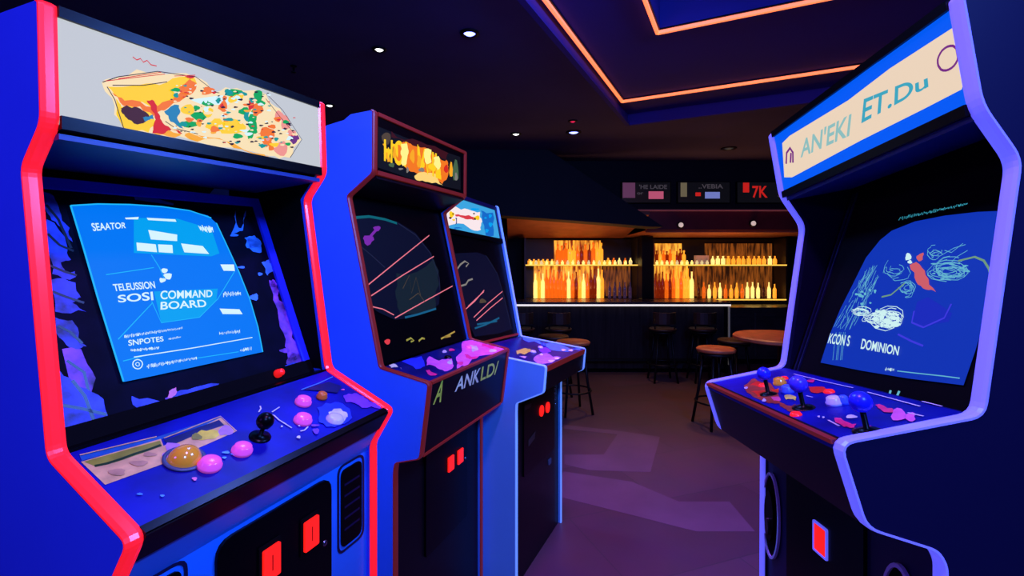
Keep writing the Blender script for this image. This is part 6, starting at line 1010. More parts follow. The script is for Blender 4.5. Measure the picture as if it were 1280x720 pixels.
   ('l','g_dim2',[(0.392,0.398),(0.492,0.523),(0.528,0.704),(0.546,0.927)],0.005),
   ('p','g_dim',[(0.3,0.719),(0.296,0.729),(0.27,0.729),(0.251,0.73),(0.224,0.73),(0.223,0.72),(0.229,0.713),(0.236,0.705),(0.258,0.699),(0.278,0.706),(0.291,0.712)]),
  ],
 },
 'c3_panel': {
  'panel_artwork': [
   ('p','p_sky',[(0.6235,0.012),(0.6235,0.269),(0.399,0.707),(0.444,0.898),(0.6235,0.931),(0.6235,0.951),(0.6235,0.954),(0.595,0.963),(0.56,0.977),(0.54,0.861),(0.6235,0.637),(0.6235,0.493),(0.546,0.489),(0.511,0.432),(0.555,0.303),(0.494,0.273),(0.542,0.135),(0.571,0.109),(0.6,0.076),(0.6235,0.042)]),
   ('p','p_lime',[(0.194,0.422),(0.234,0.417),(0.274,0.415),(0.313,0.416),(0.307,0.467),(0.315,0.483),(0.297,0.521),(0.283,0.556),(0.261,0.594),(0.244,0.578),(0.231,0.557),(0.19,0.573),(0.154,0.582),(0.154,0.557),(0.163,0.525),(0.151,0.512),(0.121,0.523),(0.137,0.499),(0.157,0.473),(0.179,0.447)]),
   ('p','p_lilac',[(0.091,0.58),(0.102,0.598),(0.117,0.61),(0.118,0.638),(0.124,0.661),(0.121,0.65),(0.105,0.654),(0.085,0.669),(0.071,0.672),(0.079,0.646),(0.084,0.624),(0.092,0.598)]),
   ('p','p_mauve',[(0.222,0.701),(0.229,0.719),(0.244,0.73),(0.281,0.715),(0.301,0.722),(0.283,0.79),(0.237,0.875),(0.27,0.899),(0.268,0.954),(0.217,0.974),(0.192,0.962),(0.153,0.969),(0.101,0.988),(0.074,0.961),(0.037,0.934),(0.028,0.878),(0.081,0.774),(0.124,0.738),(0.162,0.716),(0.193,0.707)]),
   ('p','p_violet',[(0.354,0.57),(0.376,0.582),(0.422,0.567),(0.443,0.581),(0.427,0.628),(0.419,0.652),(0.405,0.681),(0.378,0.715),(0.351,0.748),(0.333,0.734),(0.296,0.739),(0.273,0.729),(0.282,0.69),(0.3,0.66),(0.302,0.64),(0.327,0.606)]),
   ('p','p_white',[(0.484,0.849),(0.463,0.852),(0.448,0.85),(0.434,0.844),(0.433,0.825),(0.449,0.809),(0.462,0.793),(0.484,0.778),(0.499,0.789),(0.498,0.809),(0.497,0.828)]),
   ('p','p_white',[(0.509,0.917),(0.493,0.934),(0.474,0.933),(0.47,0.916),(0.469,0.901),(0.474,0.881),(0.492,0.866),(0.509,0.871),(0.525,0.872),(0.539,0.883),(0.526,0.905)]),
   ('p','p_white',[(0.154,0.974),(0.138,0.975),(0.124,0.971),(0.107,0.964),(0.114,0.942),(0.12,0.926),(0.13,0.91),(0.147,0.905),(0.154,0.924),(0.164,0.936),(0.168,0.958)]),
   ('p','p_white',[(0.23,0.963),(0.217,0.967),(0.199,0.976),(0.193,0.962),(0.196,0.945),(0.203,0.93),(0.214,0.914),(0.23,0.914),(0.239,0.922),(0.246,0.932),(0.245,0.95)]),
   ('p','p_white',[(0.242,0.736),(0.228,0.754),(0.216,0.754),(0.214,0.742),(0.212,0.732),(0.217,0.715),(0.234,0.703),(0.246,0.701),(0.26,0.696),(0.264,0.707),(0.257,0.724)]),
  ],
 },
 'c4_marquee': {
  'artwork': [
   ('p','g_mblue',[(0.6,0.15),(0.212,0.051),(0.0265,0.172),(0.0265,0.929),(0.275,0.949),(0.62,0.918)]),
   ('p','g_mcream',[(0.589,0.231),(0.547,0.198),(0.299,0.248),(0.17,0.208),(0.0265,0.225),(0.0265,0.299),(0.0265,0.759),(0.03,0.793),(0.109,0.794),(0.283,0.784),(0.57,0.803),(0.609,0.744)]),
   ('t','g_mteal',"AN'EKI",[(0.514,0.594),(0.315,0.661),(0.294,0.412),(0.495,0.356)]),
   ('t','g_mteal2','ET.Du',[(0.271,0.6),(0.091,0.613),(0.089,0.484),(0.251,0.349)]),
   ('l','g_mpurple',[(0.0265,0.499),(0.0265,0.473),(0.0265,0.447),(0.0265,0.421),(0.029,0.398),(0.032,0.378),(0.037,0.364),(0.042,0.356),(0.047,0.355),(0.053,0.361),(0.057,0.374),(0.061,0.393),(0.064,0.416),(0.065,0.443),(0.065,0.471),(0.063,0.498),(0.061,0.522),(0.057,0.541),(0.052,0.555),(0.047,0.561),(0.041,0.561),(0.036,0.554),(0.032,0.541),(0.028,0.522),(0.0265,0.499)],0.004),
   ('l','g_mpurple',[(0.587,0.563),(0.575,0.41),(0.555,0.372),(0.545,0.458),(0.553,0.602)],0.008),
   ('l','g_mpurple',[(0.554,0.448),(0.565,0.582)],0.008),
  ],
 },
 'c4_bezel': {
  'screen': [
   ('p','g_screen2',[(0.495,0.916),(0.497,0.791),(0.488,0.655),(0.469,0.522),(0.454,0.414),(0.423,0.34),(0.392,0.306),(0.325,0.287),(0.243,0.291),(0.165,0.305),(0.088,0.328),(0.08,0.393),(0.082,0.506),(0.075,0.674),(0.072,0.787),(0.072,0.899),(0.197,0.911),(0.335,0.916)]),
  ],
  'screen_graphics': [
   ('p','g_scr3',[(0.144,0.668),(0.146,0.698),(0.171,0.705),(0.189,0.716),(0.22,0.718),(0.237,0.686),(0.237,0.657),(0.239,0.625),(0.215,0.608),(0.187,0.63),(0.168,0.646)]),
   ('p','g_aqua',[(0.15,0.502),(0.15,0.504),(0.152,0.505),(0.153,0.505),(0.155,0.505),(0.156,0.502),(0.157,0.5),(0.157,0.498),(0.155,0.497),(0.153,0.498),(0.151,0.499)]),
   ('p','g_aqua',[(0.152,0.507),(0.152,0.508),(0.153,0.509),(0.154,0.509),(0.156,0.508),(0.157,0.507),(0.158,0.505),(0.156,0.505),(0.155,0.505),(0.154,0.505),(0.152,0.506)]),
   ('p','g_aqua',[(0.157,0.528),(0.157,0.529),(0.158,0.53),(0.159,0.53),(0.161,0.529),(0.162,0.528),(0.163,0.526),(0.162,0.525),(0.161,0.525),(0.159,0.525),(0.157,0.526)]),
   ('p','g_aqua',[(0.178,0.489),(0.18,0.491),(0.183,0.491),(0.185,0.491),(0.189,0.49),(0.19,0.488),(0.19,0.486),(0.19,0.485),(0.187,0.485),(0.184,0.486),(0.181,0.487)]),
   ('p','g_aqua',[(0.176,0.492),(0.178,0.493),(0.179,0.494),(0.182,0.494),(0.185,0.492),(0.187,0.491),(0.189,0.489),(0.187,0.488),(0.183,0.489),(0.18,0.489),(0.177,0.49)]),
   ('p','g_aqua',[(0.164,0.489),(0.164,0.491),(0.165,0.492),(0.167,0.491),(0.169,0.491),(0.171,0.489),(0.171,0.487),(0.169,0.486),(0.169,0.485),(0.166,0.485),(0.165,0.487)]),
   ('p','g_aqua',[(0.215,0.519),(0.216,0.521),(0.217,0.522),(0.22,0.521),(0.222,0.521),(0.225,0.519),(0.224,0.517),(0.222,0.517),(0.221,0.515),(0.218,0.516),(0.217,0.518)]),
   ('p','g_aqua',[(0.144,0.511),(0.147,0.512),(0.148,0.513),(0.151,0.513),(0.154,0.511),(0.157,0.51),(0.158,0.509),(0.156,0.508),(0.152,0.509),(0.149,0.509),(0.145,0.51)]),
   ('p','g_aqua',[(0.151,0.506),(0.151,0.507),(0.152,0.508),(0.156,0.507),(0.158,0.506),(0.161,0.505),(0.162,0.504),(0.159,0.503),(0.156,0.504),(0.153,0.504),(0.15,0.505)]),
   ('p','g_aqua',[(0.166,0.537),(0.167,0.538),(0.17,0.538),(0.173,0.538),(0.177,0.537),(0.178,0.536),(0.18,0.535),(0.178,0.533),(0.174,0.534),(0.171,0.534),(0.167,0.535)]),
   ('p','g_aqua',[(0.144,0.501),(0.145,0.502),(0.147,0.502),(0.149,0.503),(0.152,0.502),(0.153,0.5),(0.153,0.499),(0.153,0.497),(0.151,0.497),(0.148,0.498),(0.146,0.499)]),
   ('p','g_aqua',[(0.137,0.521),(0.136,0.523),(0.139,0.524),(0.143,0.523),(0.146,0.522),(0.15,0.52),(0.15,0.518),(0.146,0.518),(0.144,0.516),(0.14,0.517),(0.138,0.519)]),
   ('p','g_aqua',[(0.22,0.482),(0.223,0.483),(0.224,0.484),(0.229,0.484),(0.232,0.482),(0.236,0.48),(0.237,0.478),(0.235,0.477),(0.23,0.477),(0.226,0.478),(0.22,0.48)]),
   ('p','g_aqua',[(0.173,0.546),(0.175,0.547),(0.179,0.547),(0.183,0.547),(0.187,0.546),(0.189,0.545),(0.188,0.544),(0.188,0.542),(0.184,0.542),(0.18,0.543),(0.177,0.544)]),
   ('p','g_aqua',[(0.195,0.484),(0.197,0.485),(0.199,0.485),(0.2,0.486),(0.203,0.485),(0.204,0.483),(0.204,0.482),(0.205,0.48),(0.202,0.48),(0.199,0.481),(0.197,0.482)]),
   ('p','g_aqua',[(0.189,0.542),(0.189,0.544),(0.19,0.546),(0.193,0.546),(0.196,0.545),(0.198,0.543),(0.2,0.54),(0.197,0.539),(0.195,0.538),(0.192,0.538),(0.189,0.54)]),
   ('p','g_wht2',[(0.277,0.694),(0.279,0.696),(0.282,0.698),(0.286,0.7),(0.29,0.698),(0.292,0.696),(0.294,0.694),(0.292,0.691),(0.287,0.691),(0.283,0.691),(0.279,0.692)]),
   ('p','g_wht2',[(0.335,0.664),(0.339,0.666),(0.342,0.668),(0.346,0.67),(0.352,0.669),(0.353,0.666),(0.354,0.663),(0.354,0.659),(0.349,0.659),(0.344,0.66),(0.34,0.661)]),
   ('p','g_wht2',[(0.322,0.673),(0.325,0.675),(0.326,0.677),(0.33,0.678),(0.334,0.676),(0.337,0.675),(0.339,0.673),(0.337,0.671),(0.332,0.67),(0.328,0.671),(0.323,0.671)]),
   ('p','g_wht2',[(0.275,0.676),(0.276,0.679),(0.28,0.68),(0.282,0.681),(0.286,0.681),(0.287,0.678),(0.288,0.675),(0.288,0.672),(0.285,0.671),(0.281,0.673),(0.278,0.674)]),
   ('p','g_wht2',[(0.273,0.69),(0.271,0.693),(0.275,0.694),(0.28,0.693),(0.285,0.694),(0.289,0.692),(0.288,0.689),(0.285,0.688),(0.283,0.685),(0.277,0.685),(0.275,0.688)]),
   ('p','g_wht2',[(0.307,0.702),(0.308,0.704),(0.309,0.706),(0.311,0.708),(0.313,0.706),(0.315,0.703),(0.316,0.701),(0.316,0.698),(0.313,0.698),(0.311,0.698),(0.308,0.699)]),
   ('p','g_wht2',[(0.266,0.721),(0.267,0.723),(0.27,0.725),(0.274,0.726),(0.278,0.725),(0.28,0.723),(0.283,0.72),(0.281,0.718),(0.276,0.718),(0.272,0.718),(0.266,0.718)]),
   ('p','g_wht2',[(0.346,0.674),(0.348,0.676),(0.351,0.677),(0.355,0.678),(0.36,0.677),(0.361,0.675),(0.363,0.673),(0.363,0.671),(0.357,0.67),(0.352,0.671),(0.348,0.672)]),
   ('p','g_wht2',[(0.287,0.673),(0.288,0.676),(0.289,0.678),(0.291,0.68),(0.294,0.677),(0.296,0.675),(0.297,0.672),(0.297,0.668),(0.294,0.669),(0.291,0.668),(0.288,0.67)]),
   ('p','g_wht2',[(0.293,0.674),(0.293,0.676),(0.295,0.677),(0.297,0.679),(0.3,0.678),(0.301,0.675),(0.302,0.673),(0.302,0.671),(0.299,0.67),(0.297,0.671),(0.294,0.672)]),
   ('p','g_wht2',[(0.323,0.729),(0.325,0.732),(0.327,0.735),(0.332,0.736),(0.337,0.734),(0.34,0.732),(0.341,0.729),(0.34,0.726),(0.335,0.725),(0.331,0.725),(0.325,0.726)]),
   ('p','g_wht2',[(0.276,0.721),(0.278,0.724),(0.281,0.726),(0.285,0.727),(0.289,0.726),(0.291,0.723),(0.291,0.721),(0.292,0.717),(0.288,0.716),(0.284,0.717),(0.28,0.718)]),
   ('p','g_wht2',[(0.313,0.724),(0.313,0.727),(0.313,0.731),(0.316,0.731),(0.319,0.729),(0.321,0.727),(0.323,0.723),(0.321,0.721),(0.319,0.719),(0.316,0.718),(0.313,0.72)]),
   ('p','g_wht2',[(0.338,0.663),(0.337,0.665),(0.341,0.667),(0.346,0.666),(0.35,0.666),(0.355,0.665),(0.354,0.663),(0.351,0.661),(0.347,0.66),(0.342,0.66),(0.34,0.662)]),
   ('p','g_wht2',[(0.282,0.711),(0.284,0.714),(0.285,0.717),(0.288,0.719),(0.292,0.716),(0.295,0.713),(0.297,0.709),(0.295,0.706),(0.292,0.705),(0.288,0.705),(0.283,0.706)]),
   ('p','g_wht2',[(0.337,0.682),(0.339,0.684),(0.34,0.686),(0.343,0.687),(0.346,0.686),(0.347,0.683),(0.348,0.681),(0.348,0.678),(0.345,0.678),(0.342,0.679),(0.339,0.68)]),
   ('p','g_wht2',[(0.303,0.701),(0.302,0.704),(0.305,0.706),(0.311,0.706),(0.316,0.705),(0.321,0.704),(0.322,0.701),(0.316,0.699),(0.313,0.697),(0.308,0.697),(0.304,0.699)]),
   ('p','g_wht2',[(0.338,0.692),(0.337,0.694),(0.341,0.696),(0.345,0.696),(0.35,0.696),(0.353,0.694),(0.352,0.691),(0.35,0.689),(0.348,0.687),(0.343,0.687),(0.34,0.69)]),
   ('p','g_wht2',[(0.294,0.704),(0.294,0.709),(0.294,0.713),(0.298,0.711),(0.301,0.71),(0.304,0.708),(0.305,0.702),(0.303,0.699),(0.302,0.696),(0.299,0.695),(0.296,0.7)]),
   ('p','g_wht2',[(0.319,0.688),(0.318,0.692),(0.32,0.696),(0.325,0.696),(0.328,0.693),(0.332,0.691),(0.334,0.686),(0.332,0.683),(0.328,0.682),(0.324,0.681),(0.319,0.684)]),
   ('p','g_wht2',[(0.286,0.69),(0.29,0.692),(0.293,0.694),(0.297,0.695),(0.303,0.694),(0.305,0.692),(0.307,0.69),(0.305,0.687),(0.3,0.686),(0.295,0.687),(0.289,0.688)]),
   ('p','g_wht2',[(0.294,0.709),(0.293,0.714),(0.295,0.718),(0.301,0.716),(0.305,0.716),(0.31,0.713),(0.31,0.708),(0.307,0.705),(0.304,0.702),(0.299,0.701),(0.296,0.706)]),
   ('p','g_wht2',[(0.27,0.703),(0.269,0.707),(0.27,0.71),(0.273,0.709),(0.276,0.707),(0.279,0.705),(0.28,0.701),(0.278,0.699),(0.277,0.695),(0.274,0.696),(0.271,0.699)]),
   ('p','g_wht2',[(0.336,0.697),(0.336,0.701),(0.338,0.706),(0.345,0.706),(0.35,0.703),(0.356,0.701),(0.357,0.695),(0.354,0.691),(0.349,0.69),(0.343,0.688),(0.337,0.691)]),
   ('p','g_wht2',[(0.275,0.711),(0.274,0.716),(0.276,0.72),(0.282,0.719),(0.286,0.718),(0.291,0.715),(0.291,0.71),(0.288,0.706),(0.286,0.703),(0.281,0.702),(0.278,0.707)]),
   ('p','g_wht2',[(0.327,0.668),(0.327,0.671),(0.33,0.672),(0.333,0.672),(0.336,0.672),(0.339,0.669),(0.338,0.667),(0.338,0.664),(0.336,0.662),(0.332,0.664),(0.329,0.665)]),
   ('p','g_wht2',[(0.321,0.676),(0.323,0.678),(0.325,0.68),(0.331,0.68),(0.335,0.679),(0.337,0.678),(0.341,0.676),(0.337,0.674),(0.332,0.673),(0.327,0.673),(0.321,0.674)]),
   ('p','g_wht2',[(0.323,0.685),(0.322,0.688),(0.325,0.689),(0.329,0.689),(0.332,0.689),(0.336,0.687),(0.335,0.684),(0.334,0.682),(0.331,0.681),(0.327,0.68),(0.325,0.683)]),
   ('p','g_wht2',[(0.299,0.699),(0.301,0.702),(0.305,0.703),(0.308,0.705),(0.313,0.705),(0.316,0.701),(0.317,0.698),(0.316,0.694),(0.312,0.693),(0.307,0.694),(0.303,0.696)]),
   ('p','g_wht2',[(0.317,0.674),(0.319,0.677),(0.319,0.68),(0.324,0.681),(0.329,0.679),(0.331,0.676),(0.333,0.673),(0.332,0.669),(0.326,0.67),(0.322,0.669),(0.318,0.671)]),
   ('p','g_wht2',[(0.262,0.715),(0.262,0.717),(0.263,0.72),(0.267,0.719),(0.271,0.719),(0.274,0.717),(0.274,0.714),(0.272,0.712),(0.27,0.71),(0.266,0.71),(0.263,0.712)]),
   ('p','g_wht2',[(0.298,0.722),(0.297,0.725),(0.299,0.728),(0.303,0.727),(0.307,0.727),(0.311,0.725),(0.312,0.72),(0.309,0.718),(0.306,0.716),(0.302,0.715),(0.299,0.718)]),
   ('p','g_wht2',[(0.3,0.675),(0.299,0.677),(0.301,0.679),(0.304,0.679),(0.306,0.678),(0.309,0.676),(0.31,0.674),(0.308,0.672),(0.306,0.672),(0.303,0.67),(0.301,0.673)]),
   ('p','g_wht2',[(0.294,0.721),(0.295,0.724),(0.298,0.727),(0.302,0.729),(0.307,0.727),(0.31,0.724),(0.311,0.721),(0.31,0.717),(0.305,0.717),(0.3,0.717),(0.295,0.718)]),
   ('p','g_aqua',[(0.41,0.598),(0.412,0.6),(0.413,0.603),(0.416,0.604),(0.42,0.601),(0.422,0.598),(0.423,0.595),(0.422,0.592),(0.419,0.592),(0.416,0.592),(0.413,0.594)]),
   ('p','g_aqua',[(0.403,0.633),(0.404,0.636),(0.404,0.64),(0.407,0.641),(0.411,0.638),(0.413,0.635),(0.415,0.631),(0.415,0.627),(0.411,0.627),(0.408,0.627),(0.404,0.628)]),
   ('p','g_aqua',[(0.394,0.569),(0.394,0.572),(0.395,0.574),(0.396,0.575),(0.399,0.573),(0.4,0.57),(0.402,0.566),(0.402,0.563),(0.4,0.563),(0.397,0.564),(0.395,0.565)]),
   ('p','g_aqua',[(0.417,0.577),(0.416,0.58),(0.42,0.581),(0.424,0.58),(0.427,0.58),(0.431,0.578),(0.431,0.575),(0.429,0.573),(0.426,0.571),(0.422,0.572),(0.419,0.575)]),
   ('p','g_aqua',[(0.392,0.573),(0.391,0.575),(0.392,0.578),(0.395,0.577),(0.397,0.575),(0.399,0.574),(0.401,0.571),(0.398,0.569),(0.397,0.568),(0.395,0.568),(0.392,0.57)]),
   ('p','g_aqua',[(0.386,0.675),(0.386,0.678),(0.388,0.68),(0.39,0.68),(0.393,0.68),(0.394,0.677),(0.395,0.674),(0.395,0.671),(0.393,0.67),(0.39,0.672),(0.388,0.673)]),
   ('p','g_aqua',[(0.347,0.658),(0.346,0.66),(0.347,0.663),(0.349,0.662),(0.351,0.661),(0.352,0.659),(0.353,0.656),(0.352,0.655),(0.351,0.653),(0.349,0.653),(0.347,0.655)]),
   ('p','g_aqua',[(0.373,0.672),(0.374,0.674),(0.375,0.675),(0.377,0.676),(0.379,0.675),(0.381,0.673),(0.381,0.671),(0.381,0.668),(0.38,0.667),(0.377,0.668),(0.376,0.67)]),
   ('p','g_aqua',[(0.395,0.66),(0.394,0.662),(0.396,0.664),(0.399,0.663),(0.402,0.663),(0.405,0.662),(0.404,0.659),(0.403,0.658),(0.401,0.656),(0.398,0.656),(0.396,0.658)]),
   ('p','g_aqua',[(0.404,0.586),(0.405,0.589),(0.407,0.591),(0.409,0.593),(0.412,0.591),(0.414,0.587),(0.415,0.584),(0.415,0.581),(0.412,0.58),(0.409,0.581),(0.406,0.584)]),
   ('p','g_aqua',[(0.375,0.628),(0.376,0.63),(0.378,0.632),(0.38,0.632),(0.382,0.631),(0.383,0.629),(0.384,0.627),(0.384,0.625),(0.382,0.624),(0.379,0.625),(0.377,0.626)]),
   ('p','g_aqua',[(0.386,0.65),(0.386,0.652),(0.386,0.656),(0.388,0.657),(0.391,0.654),(0.393,0.651),(0.395,0.648),(0.394,0.645),(0.391,0.644),(0.389,0.643),(0.387,0.646)]),
   ('p','g_aqua',[(0.42,0.592),(0.42,0.596),(0.421,0.601),(0.426,0.6),(0.43,0.596),(0.433,0.594),(0.437,0.588),(0.434,0.585),(0.43,0.584),(0.426,0.583),(0.422,0.587)]),
   ('p','g_aqua',[(0.373,0.577),(0.374,0.58),(0.373,0.585),(0.376,0.586),(0.379,0.582),(0.381,0.578),(0.383,0.574),(0.383,0.569),(0.38,0.57),(0.377,0.569),(0.374,0.572)]),
   ('p','g_aqua',[(0.432,0.587),(0.433,0.59),(0.437,0.591),(0.44,0.592),(0.445,0.591),(0.447,0.588),(0.448,0.585),(0.448,0.582),(0.444,0.581),(0.439,0.583),(0.435,0.584)]),
   ('p','g_aqua',[(0.402,0.677),(0.402,0.68),(0.402,0.684),(0.406,0.684),(0.409,0.682),(0.412,0.679),(0.414,0.675),(0.412,0.672),(0.409,0.672),(0.406,0.671),(0.403,0.673)]),
   ('l','g_aqua',[(0.173,0.533),(0.185,0.539),(0.204,0.534),(0.222,0.526),(0.23,0.515),(0.228,0.506),(0.219,0.5),(0.199,0.5),(0.187,0.505)],0.0013),
   ('l','g_aqua',[(0.206,0.518),(0.212,0.509),(0.221,0.493),(0.22,0.484),(0.215,0.473),(0.208,0.463),(0.198,0.46),(0.181,0.463),(0.171,0.469)],0.0013),
   ('l','g_aqua',[(0.202,0.5),(0.186,0.5),(0.166,0.505),(0.153,0.514),(0.148,0.523),(0.151,0.534),(0.165,0.537),(0.185,0.537),(0.201,0.529)],0.0013),
   ('l','g_aqua',[(0.162,0.513),(0.166,0.516),(0.173,0.521),(0.177,0.521),(0.184,0.523),(0.196,0.521),(0.204,0.512),(0.21,0.507),(0.212,0.498)],0.0013),
   ('l','g_aqua',[(0.21,0.515),(0.205,0.51),(0.198,0.5),(0.179,0.499),(0.166,0.505),(0.146,0.513),(0.141,0.521),(0.14,0.531),(0.146,0.541)],0.0013),
   ('l','g_aqua',[(0.209,0.519),(0.21,0.513),(0.203,0.507),(0.2,0.506),(0.195,0.504),(0.189,0.507),(0.182,0.511),(0.175,0.515),(0.17,0.519)],0.0013),
   ('l','g_aqua',[(0.184,0.528),(0.198,0.521),(0.2,0.511),(0.195,0.502),(0.181,0.499),(0.166,0.51),(0.156,0.517),(0.157,0.525),(0.169,0.529)],0.0013),
   ('l','g_aqua',[(0.181,0.553),(0.198,0.548),(0.22,0.539),(0.234,0.523),(0.239,0.508),(0.232,0.491),(0.226,0.48),(0.205,0.483),(0.19,0.483)],0.0013),
   ('l','g_aqua',[(0.172,0.549),(0.185,0.546),(0.202,0.545),(0.212,0.541),(0.22,0.532),(0.233,0.523),(0.234,0.515),(0.234,0.511),(0.223,0.503)],0.0013),
   ('l','g_aqua',[(0.164,0.542),(0.181,0.541),(0.193,0.533),(0.207,0.524),(0.216,0.508),(0.218,0.496),(0.218,0.487),(0.214,0.474),(0.198,0.47)],0.0013),
   ('l','g_aqua',[(0.153,0.531),(0.161,0.537),(0.178,0.536),(0.191,0.535),(0.206,0.526),(0.213,0.515),(0.214,0.501),(0.2,0.499),(0.179,0.501)],0.0013),
   ('l','g_aqua',[(0.151,0.531),(0.165,0.539),(0.183,0.536),(0.203,0.526),(0.213,0.508),(0.213,0.492),(0.201,0.481),(0.181,0.482),(0.164,0.492)],0.0013),
   ('l','g_aqua',[(0.207,0.503),(0.196,0.502),(0.186,0.504),(0.174,0.509),(0.166,0.519),(0.164,0.524),(0.167,0.528),(0.175,0.533),(0.183,0.534)],0.0013),
   ('l','g_aqua',[(0.157,0.538),(0.175,0.537),(0.193,0.53),(0.206,0.517),(0.218,0.499),(0.22,0.485),(0.218,0.472),(0.209,0.46),(0.194,0.458)],0.0013),
   ('l','g_aqua',[(0.2,0.517),(0.214,0.509),(0.218,0.498),(0.216,0.489),(0.204,0.485),(0.191,0.487),(0.174,0.494),(0.166,0.499),(0.157,0.509)],0.0013),
   ('l','g_aqua',[(0.197,0.507),(0.196,0.5),(0.188,0.503),(0.181,0.505),(0.175,0.503),(0.168,0.508),(0.163,0.513),(0.156,0.523),(0.153,0.526)],0.0013),
   ('l','g_aqua',[(0.164,0.51),(0.153,0.519),(0.147,0.523),(0.151,0.533),(0.154,0.537),(0.165,0.537),(0.175,0.538),(0.186,0.531),(0.193,0.524)],0.0013),
   ('l','g_aqua',[(0.186,0.499),(0.182,0.5),(0.178,0.496),(0.166,0.499),(0.16,0.503),(0.153,0.508),(0.15,0.513),(0.146,0.517),(0.149,0.526)],0.0013),
   ('l','g_aqua',[(0.162,0.534),(0.187,0.528),(0.207,0.52),(0.223,0.508),(0.225,0.493),(0.221,0.477),(0.201,0.472),(0.182,0.476),(0.161,0.483)],0.0013),
   ('l','g_aqua',[(0.152,0.513),(0.148,0.518),(0.147,0.523),(0.147,0.529),(0.145,0.535),(0.147,0.536),(0.154,0.54),(0.159,0.543),(0.161,0.543)],0.0013),
   ('l','g_aqua',[(0.148,0.524),(0.153,0.528),(0.16,0.533),(0.166,0.537),(0.177,0.536),(0.185,0.534),(0.192,0.531),(0.205,0.529),(0.209,0.521)],0.0013),
   ('l','g_aqua',[(0.215,0.504),(0.205,0.488),(0.188,0.484),(0.163,0.49),(0.149,0.504),(0.137,0.524),(0.144,0.54),(0.156,0.55),(0.178,0.547)],0.0013),
   ('l','g_aqua',[(0.273,0.593),(0.279,0.589),(0.287,0.586),(0.294,0.582),(0.298,0.571),(0.297,0.564),(0.299,0.555),(0.291,0.553),(0.29,0.547)],0.0013),
   ('l','g_aqua',[(0.289,0.545),(0.279,0.548),(0.273,0.551),(0.261,0.567),(0.258,0.582),(0.258,0.595),(0.258,0.605),(0.271,0.609),(0.276,0.606)],0.0013),
   ('l','g_aqua',[(0.257,0.573),(0.258,0.579),(0.257,0.584),(0.258,0.588),(0.265,0.592),(0.269,0.593),(0.275,0.594),(0.281,0.589),(0.283,0.582)],0.0013),
   ('l','g_aqua',[(0.293,0.565),(0.293,0.56),(0.291,0.552),(0.286,0.548),(0.284,0.548),(0.275,0.552),(0.272,0.558),(0.266,0.561),(0.262,0.57)],0.0013),
   ('l','g_aqua',[(0.281,0.577),(0.283,0.574),(0.288,0.571),(0.288,0.569),(0.287,0.566),(0.286,0.56),(0.285,0.561),(0.278,0.557),(0.279,0.556)],0.0013),
   ('l','g_aqua',[(0.303,0.547),(0.293,0.544),(0.284,0.55),(0.28,0.554),(0.267,0.567),(0.264,0.58),(0.263,0.593),(0.267,0.603),(0.275,0.605)],0.0013),
   ('l','g_aqua',[(0.303,0.549),(0.297,0.546),(0.288,0.54),(0.28,0.541),(0.27,0.548),(0.26,0.558),(0.256,0.567),(0.257,0.58),(0.256,0.585)],0.0013),
   ('l','g_aqua',[(0.271,0.551),(0.271,0.555),(0.264,0.562),(0.265,0.569),(0.262,0.576),(0.27,0.584),(0.269,0.585),(0.276,0.578),(0.286,0.574)],0.0013),
   ('l','g_aqua',[(0.274,0.562),(0.271,0.57),(0.268,0.576),(0.274,0.579),(0.273,0.585),(0.281,0.582),(0.287,0.583),(0.289,0.582),(0.292,0.576)],0.0013),
   ('l','g_aqua',[(0.278,0.539),(0.273,0.549),(0.269,0.562),(0.269,0.58),(0.274,0.584),(0.277,0.587),(0.289,0.587),(0.295,0.578),(0.306,0.565)],0.0013),
   ('l','g_aqua',[(0.293,0.562),(0.292,0.557),(0.295,0.55),(0.287,0.548),(0.284,0.549),(0.281,0.547),(0.271,0.553),(0.271,0.56),(0.264,0.563)],0.0013),
   ('l','g_aqua',[(0.236,0.454),(0.235,0.453),(0.24,0.444),(0.242,0.438),(0.235,0.439),(0.239,0.436),(0.232,0.436),(0.227,0.435),(0.224,0.436)],0.0013),
   ('l','g_aqua',[(0.221,0.455),(0.223,0.46),(0.227,0.465),(0.234,0.464),(0.243,0.457),(0.246,0.452),(0.254,0.441),(0.254,0.436),(0.256,0.428)],0.0013),
   ('l','g_aqua',[(0.22,0.429),(0.219,0.432),(0.218,0.434),(0.219,0.439),(0.218,0.442),(0.221,0.44),(0.225,0.441),(0.223,0.446),(0.229,0.444)],0.0013),
   ('l','g_aqua',[(0.235,0.457),(0.24,0.451),(0.239,0.448),(0.247,0.439),(0.246,0.438),(0.244,0.432),(0.243,0.429),(0.242,0.425),(0.24,0.424)],0.0013),
   ('l','g_aqua',[(0.248,0.434),(0.241,0.431),(0.239,0.427),(0.236,0.426),(0.232,0.429),(0.225,0.434),(0.219,0.44),(0.217,0.442),(0.214,0.448)],0.0013),
   ('l','g_aqua',[(0.232,0.448),(0.237,0.447),(0.247,0.439),(0.252,0.431),(0.257,0.424),(0.257,0.417),(0.251,0.411),(0.252,0.405),(0.241,0.406)],0.0013),
   ('l','g_aqua',[(0.317,0.504),(0.322,0.505),(0.333,0.506),(0.34,0.501),(0.352,0.496),(0.359,0.493),(0.364,0.484),(0.363,0.478),(0.368,0.47)],0.0013),
   ('l','g_aqua',[(0.299,0.482),(0.29,0.497),(0.283,0.51),(0.286,0.518),(0.286,0.529),(0.297,0.534),(0.308,0.535),(0.322,0.536),(0.331,0.53)],0.0013),
   ('l','g_aqua',[(0.315,0.523),(0.326,0.525),(0.335,0.523),(0.341,0.517),(0.348,0.511),(0.354,0.504),(0.356,0.502),(0.352,0.494),(0.345,0.491)],0.0013),
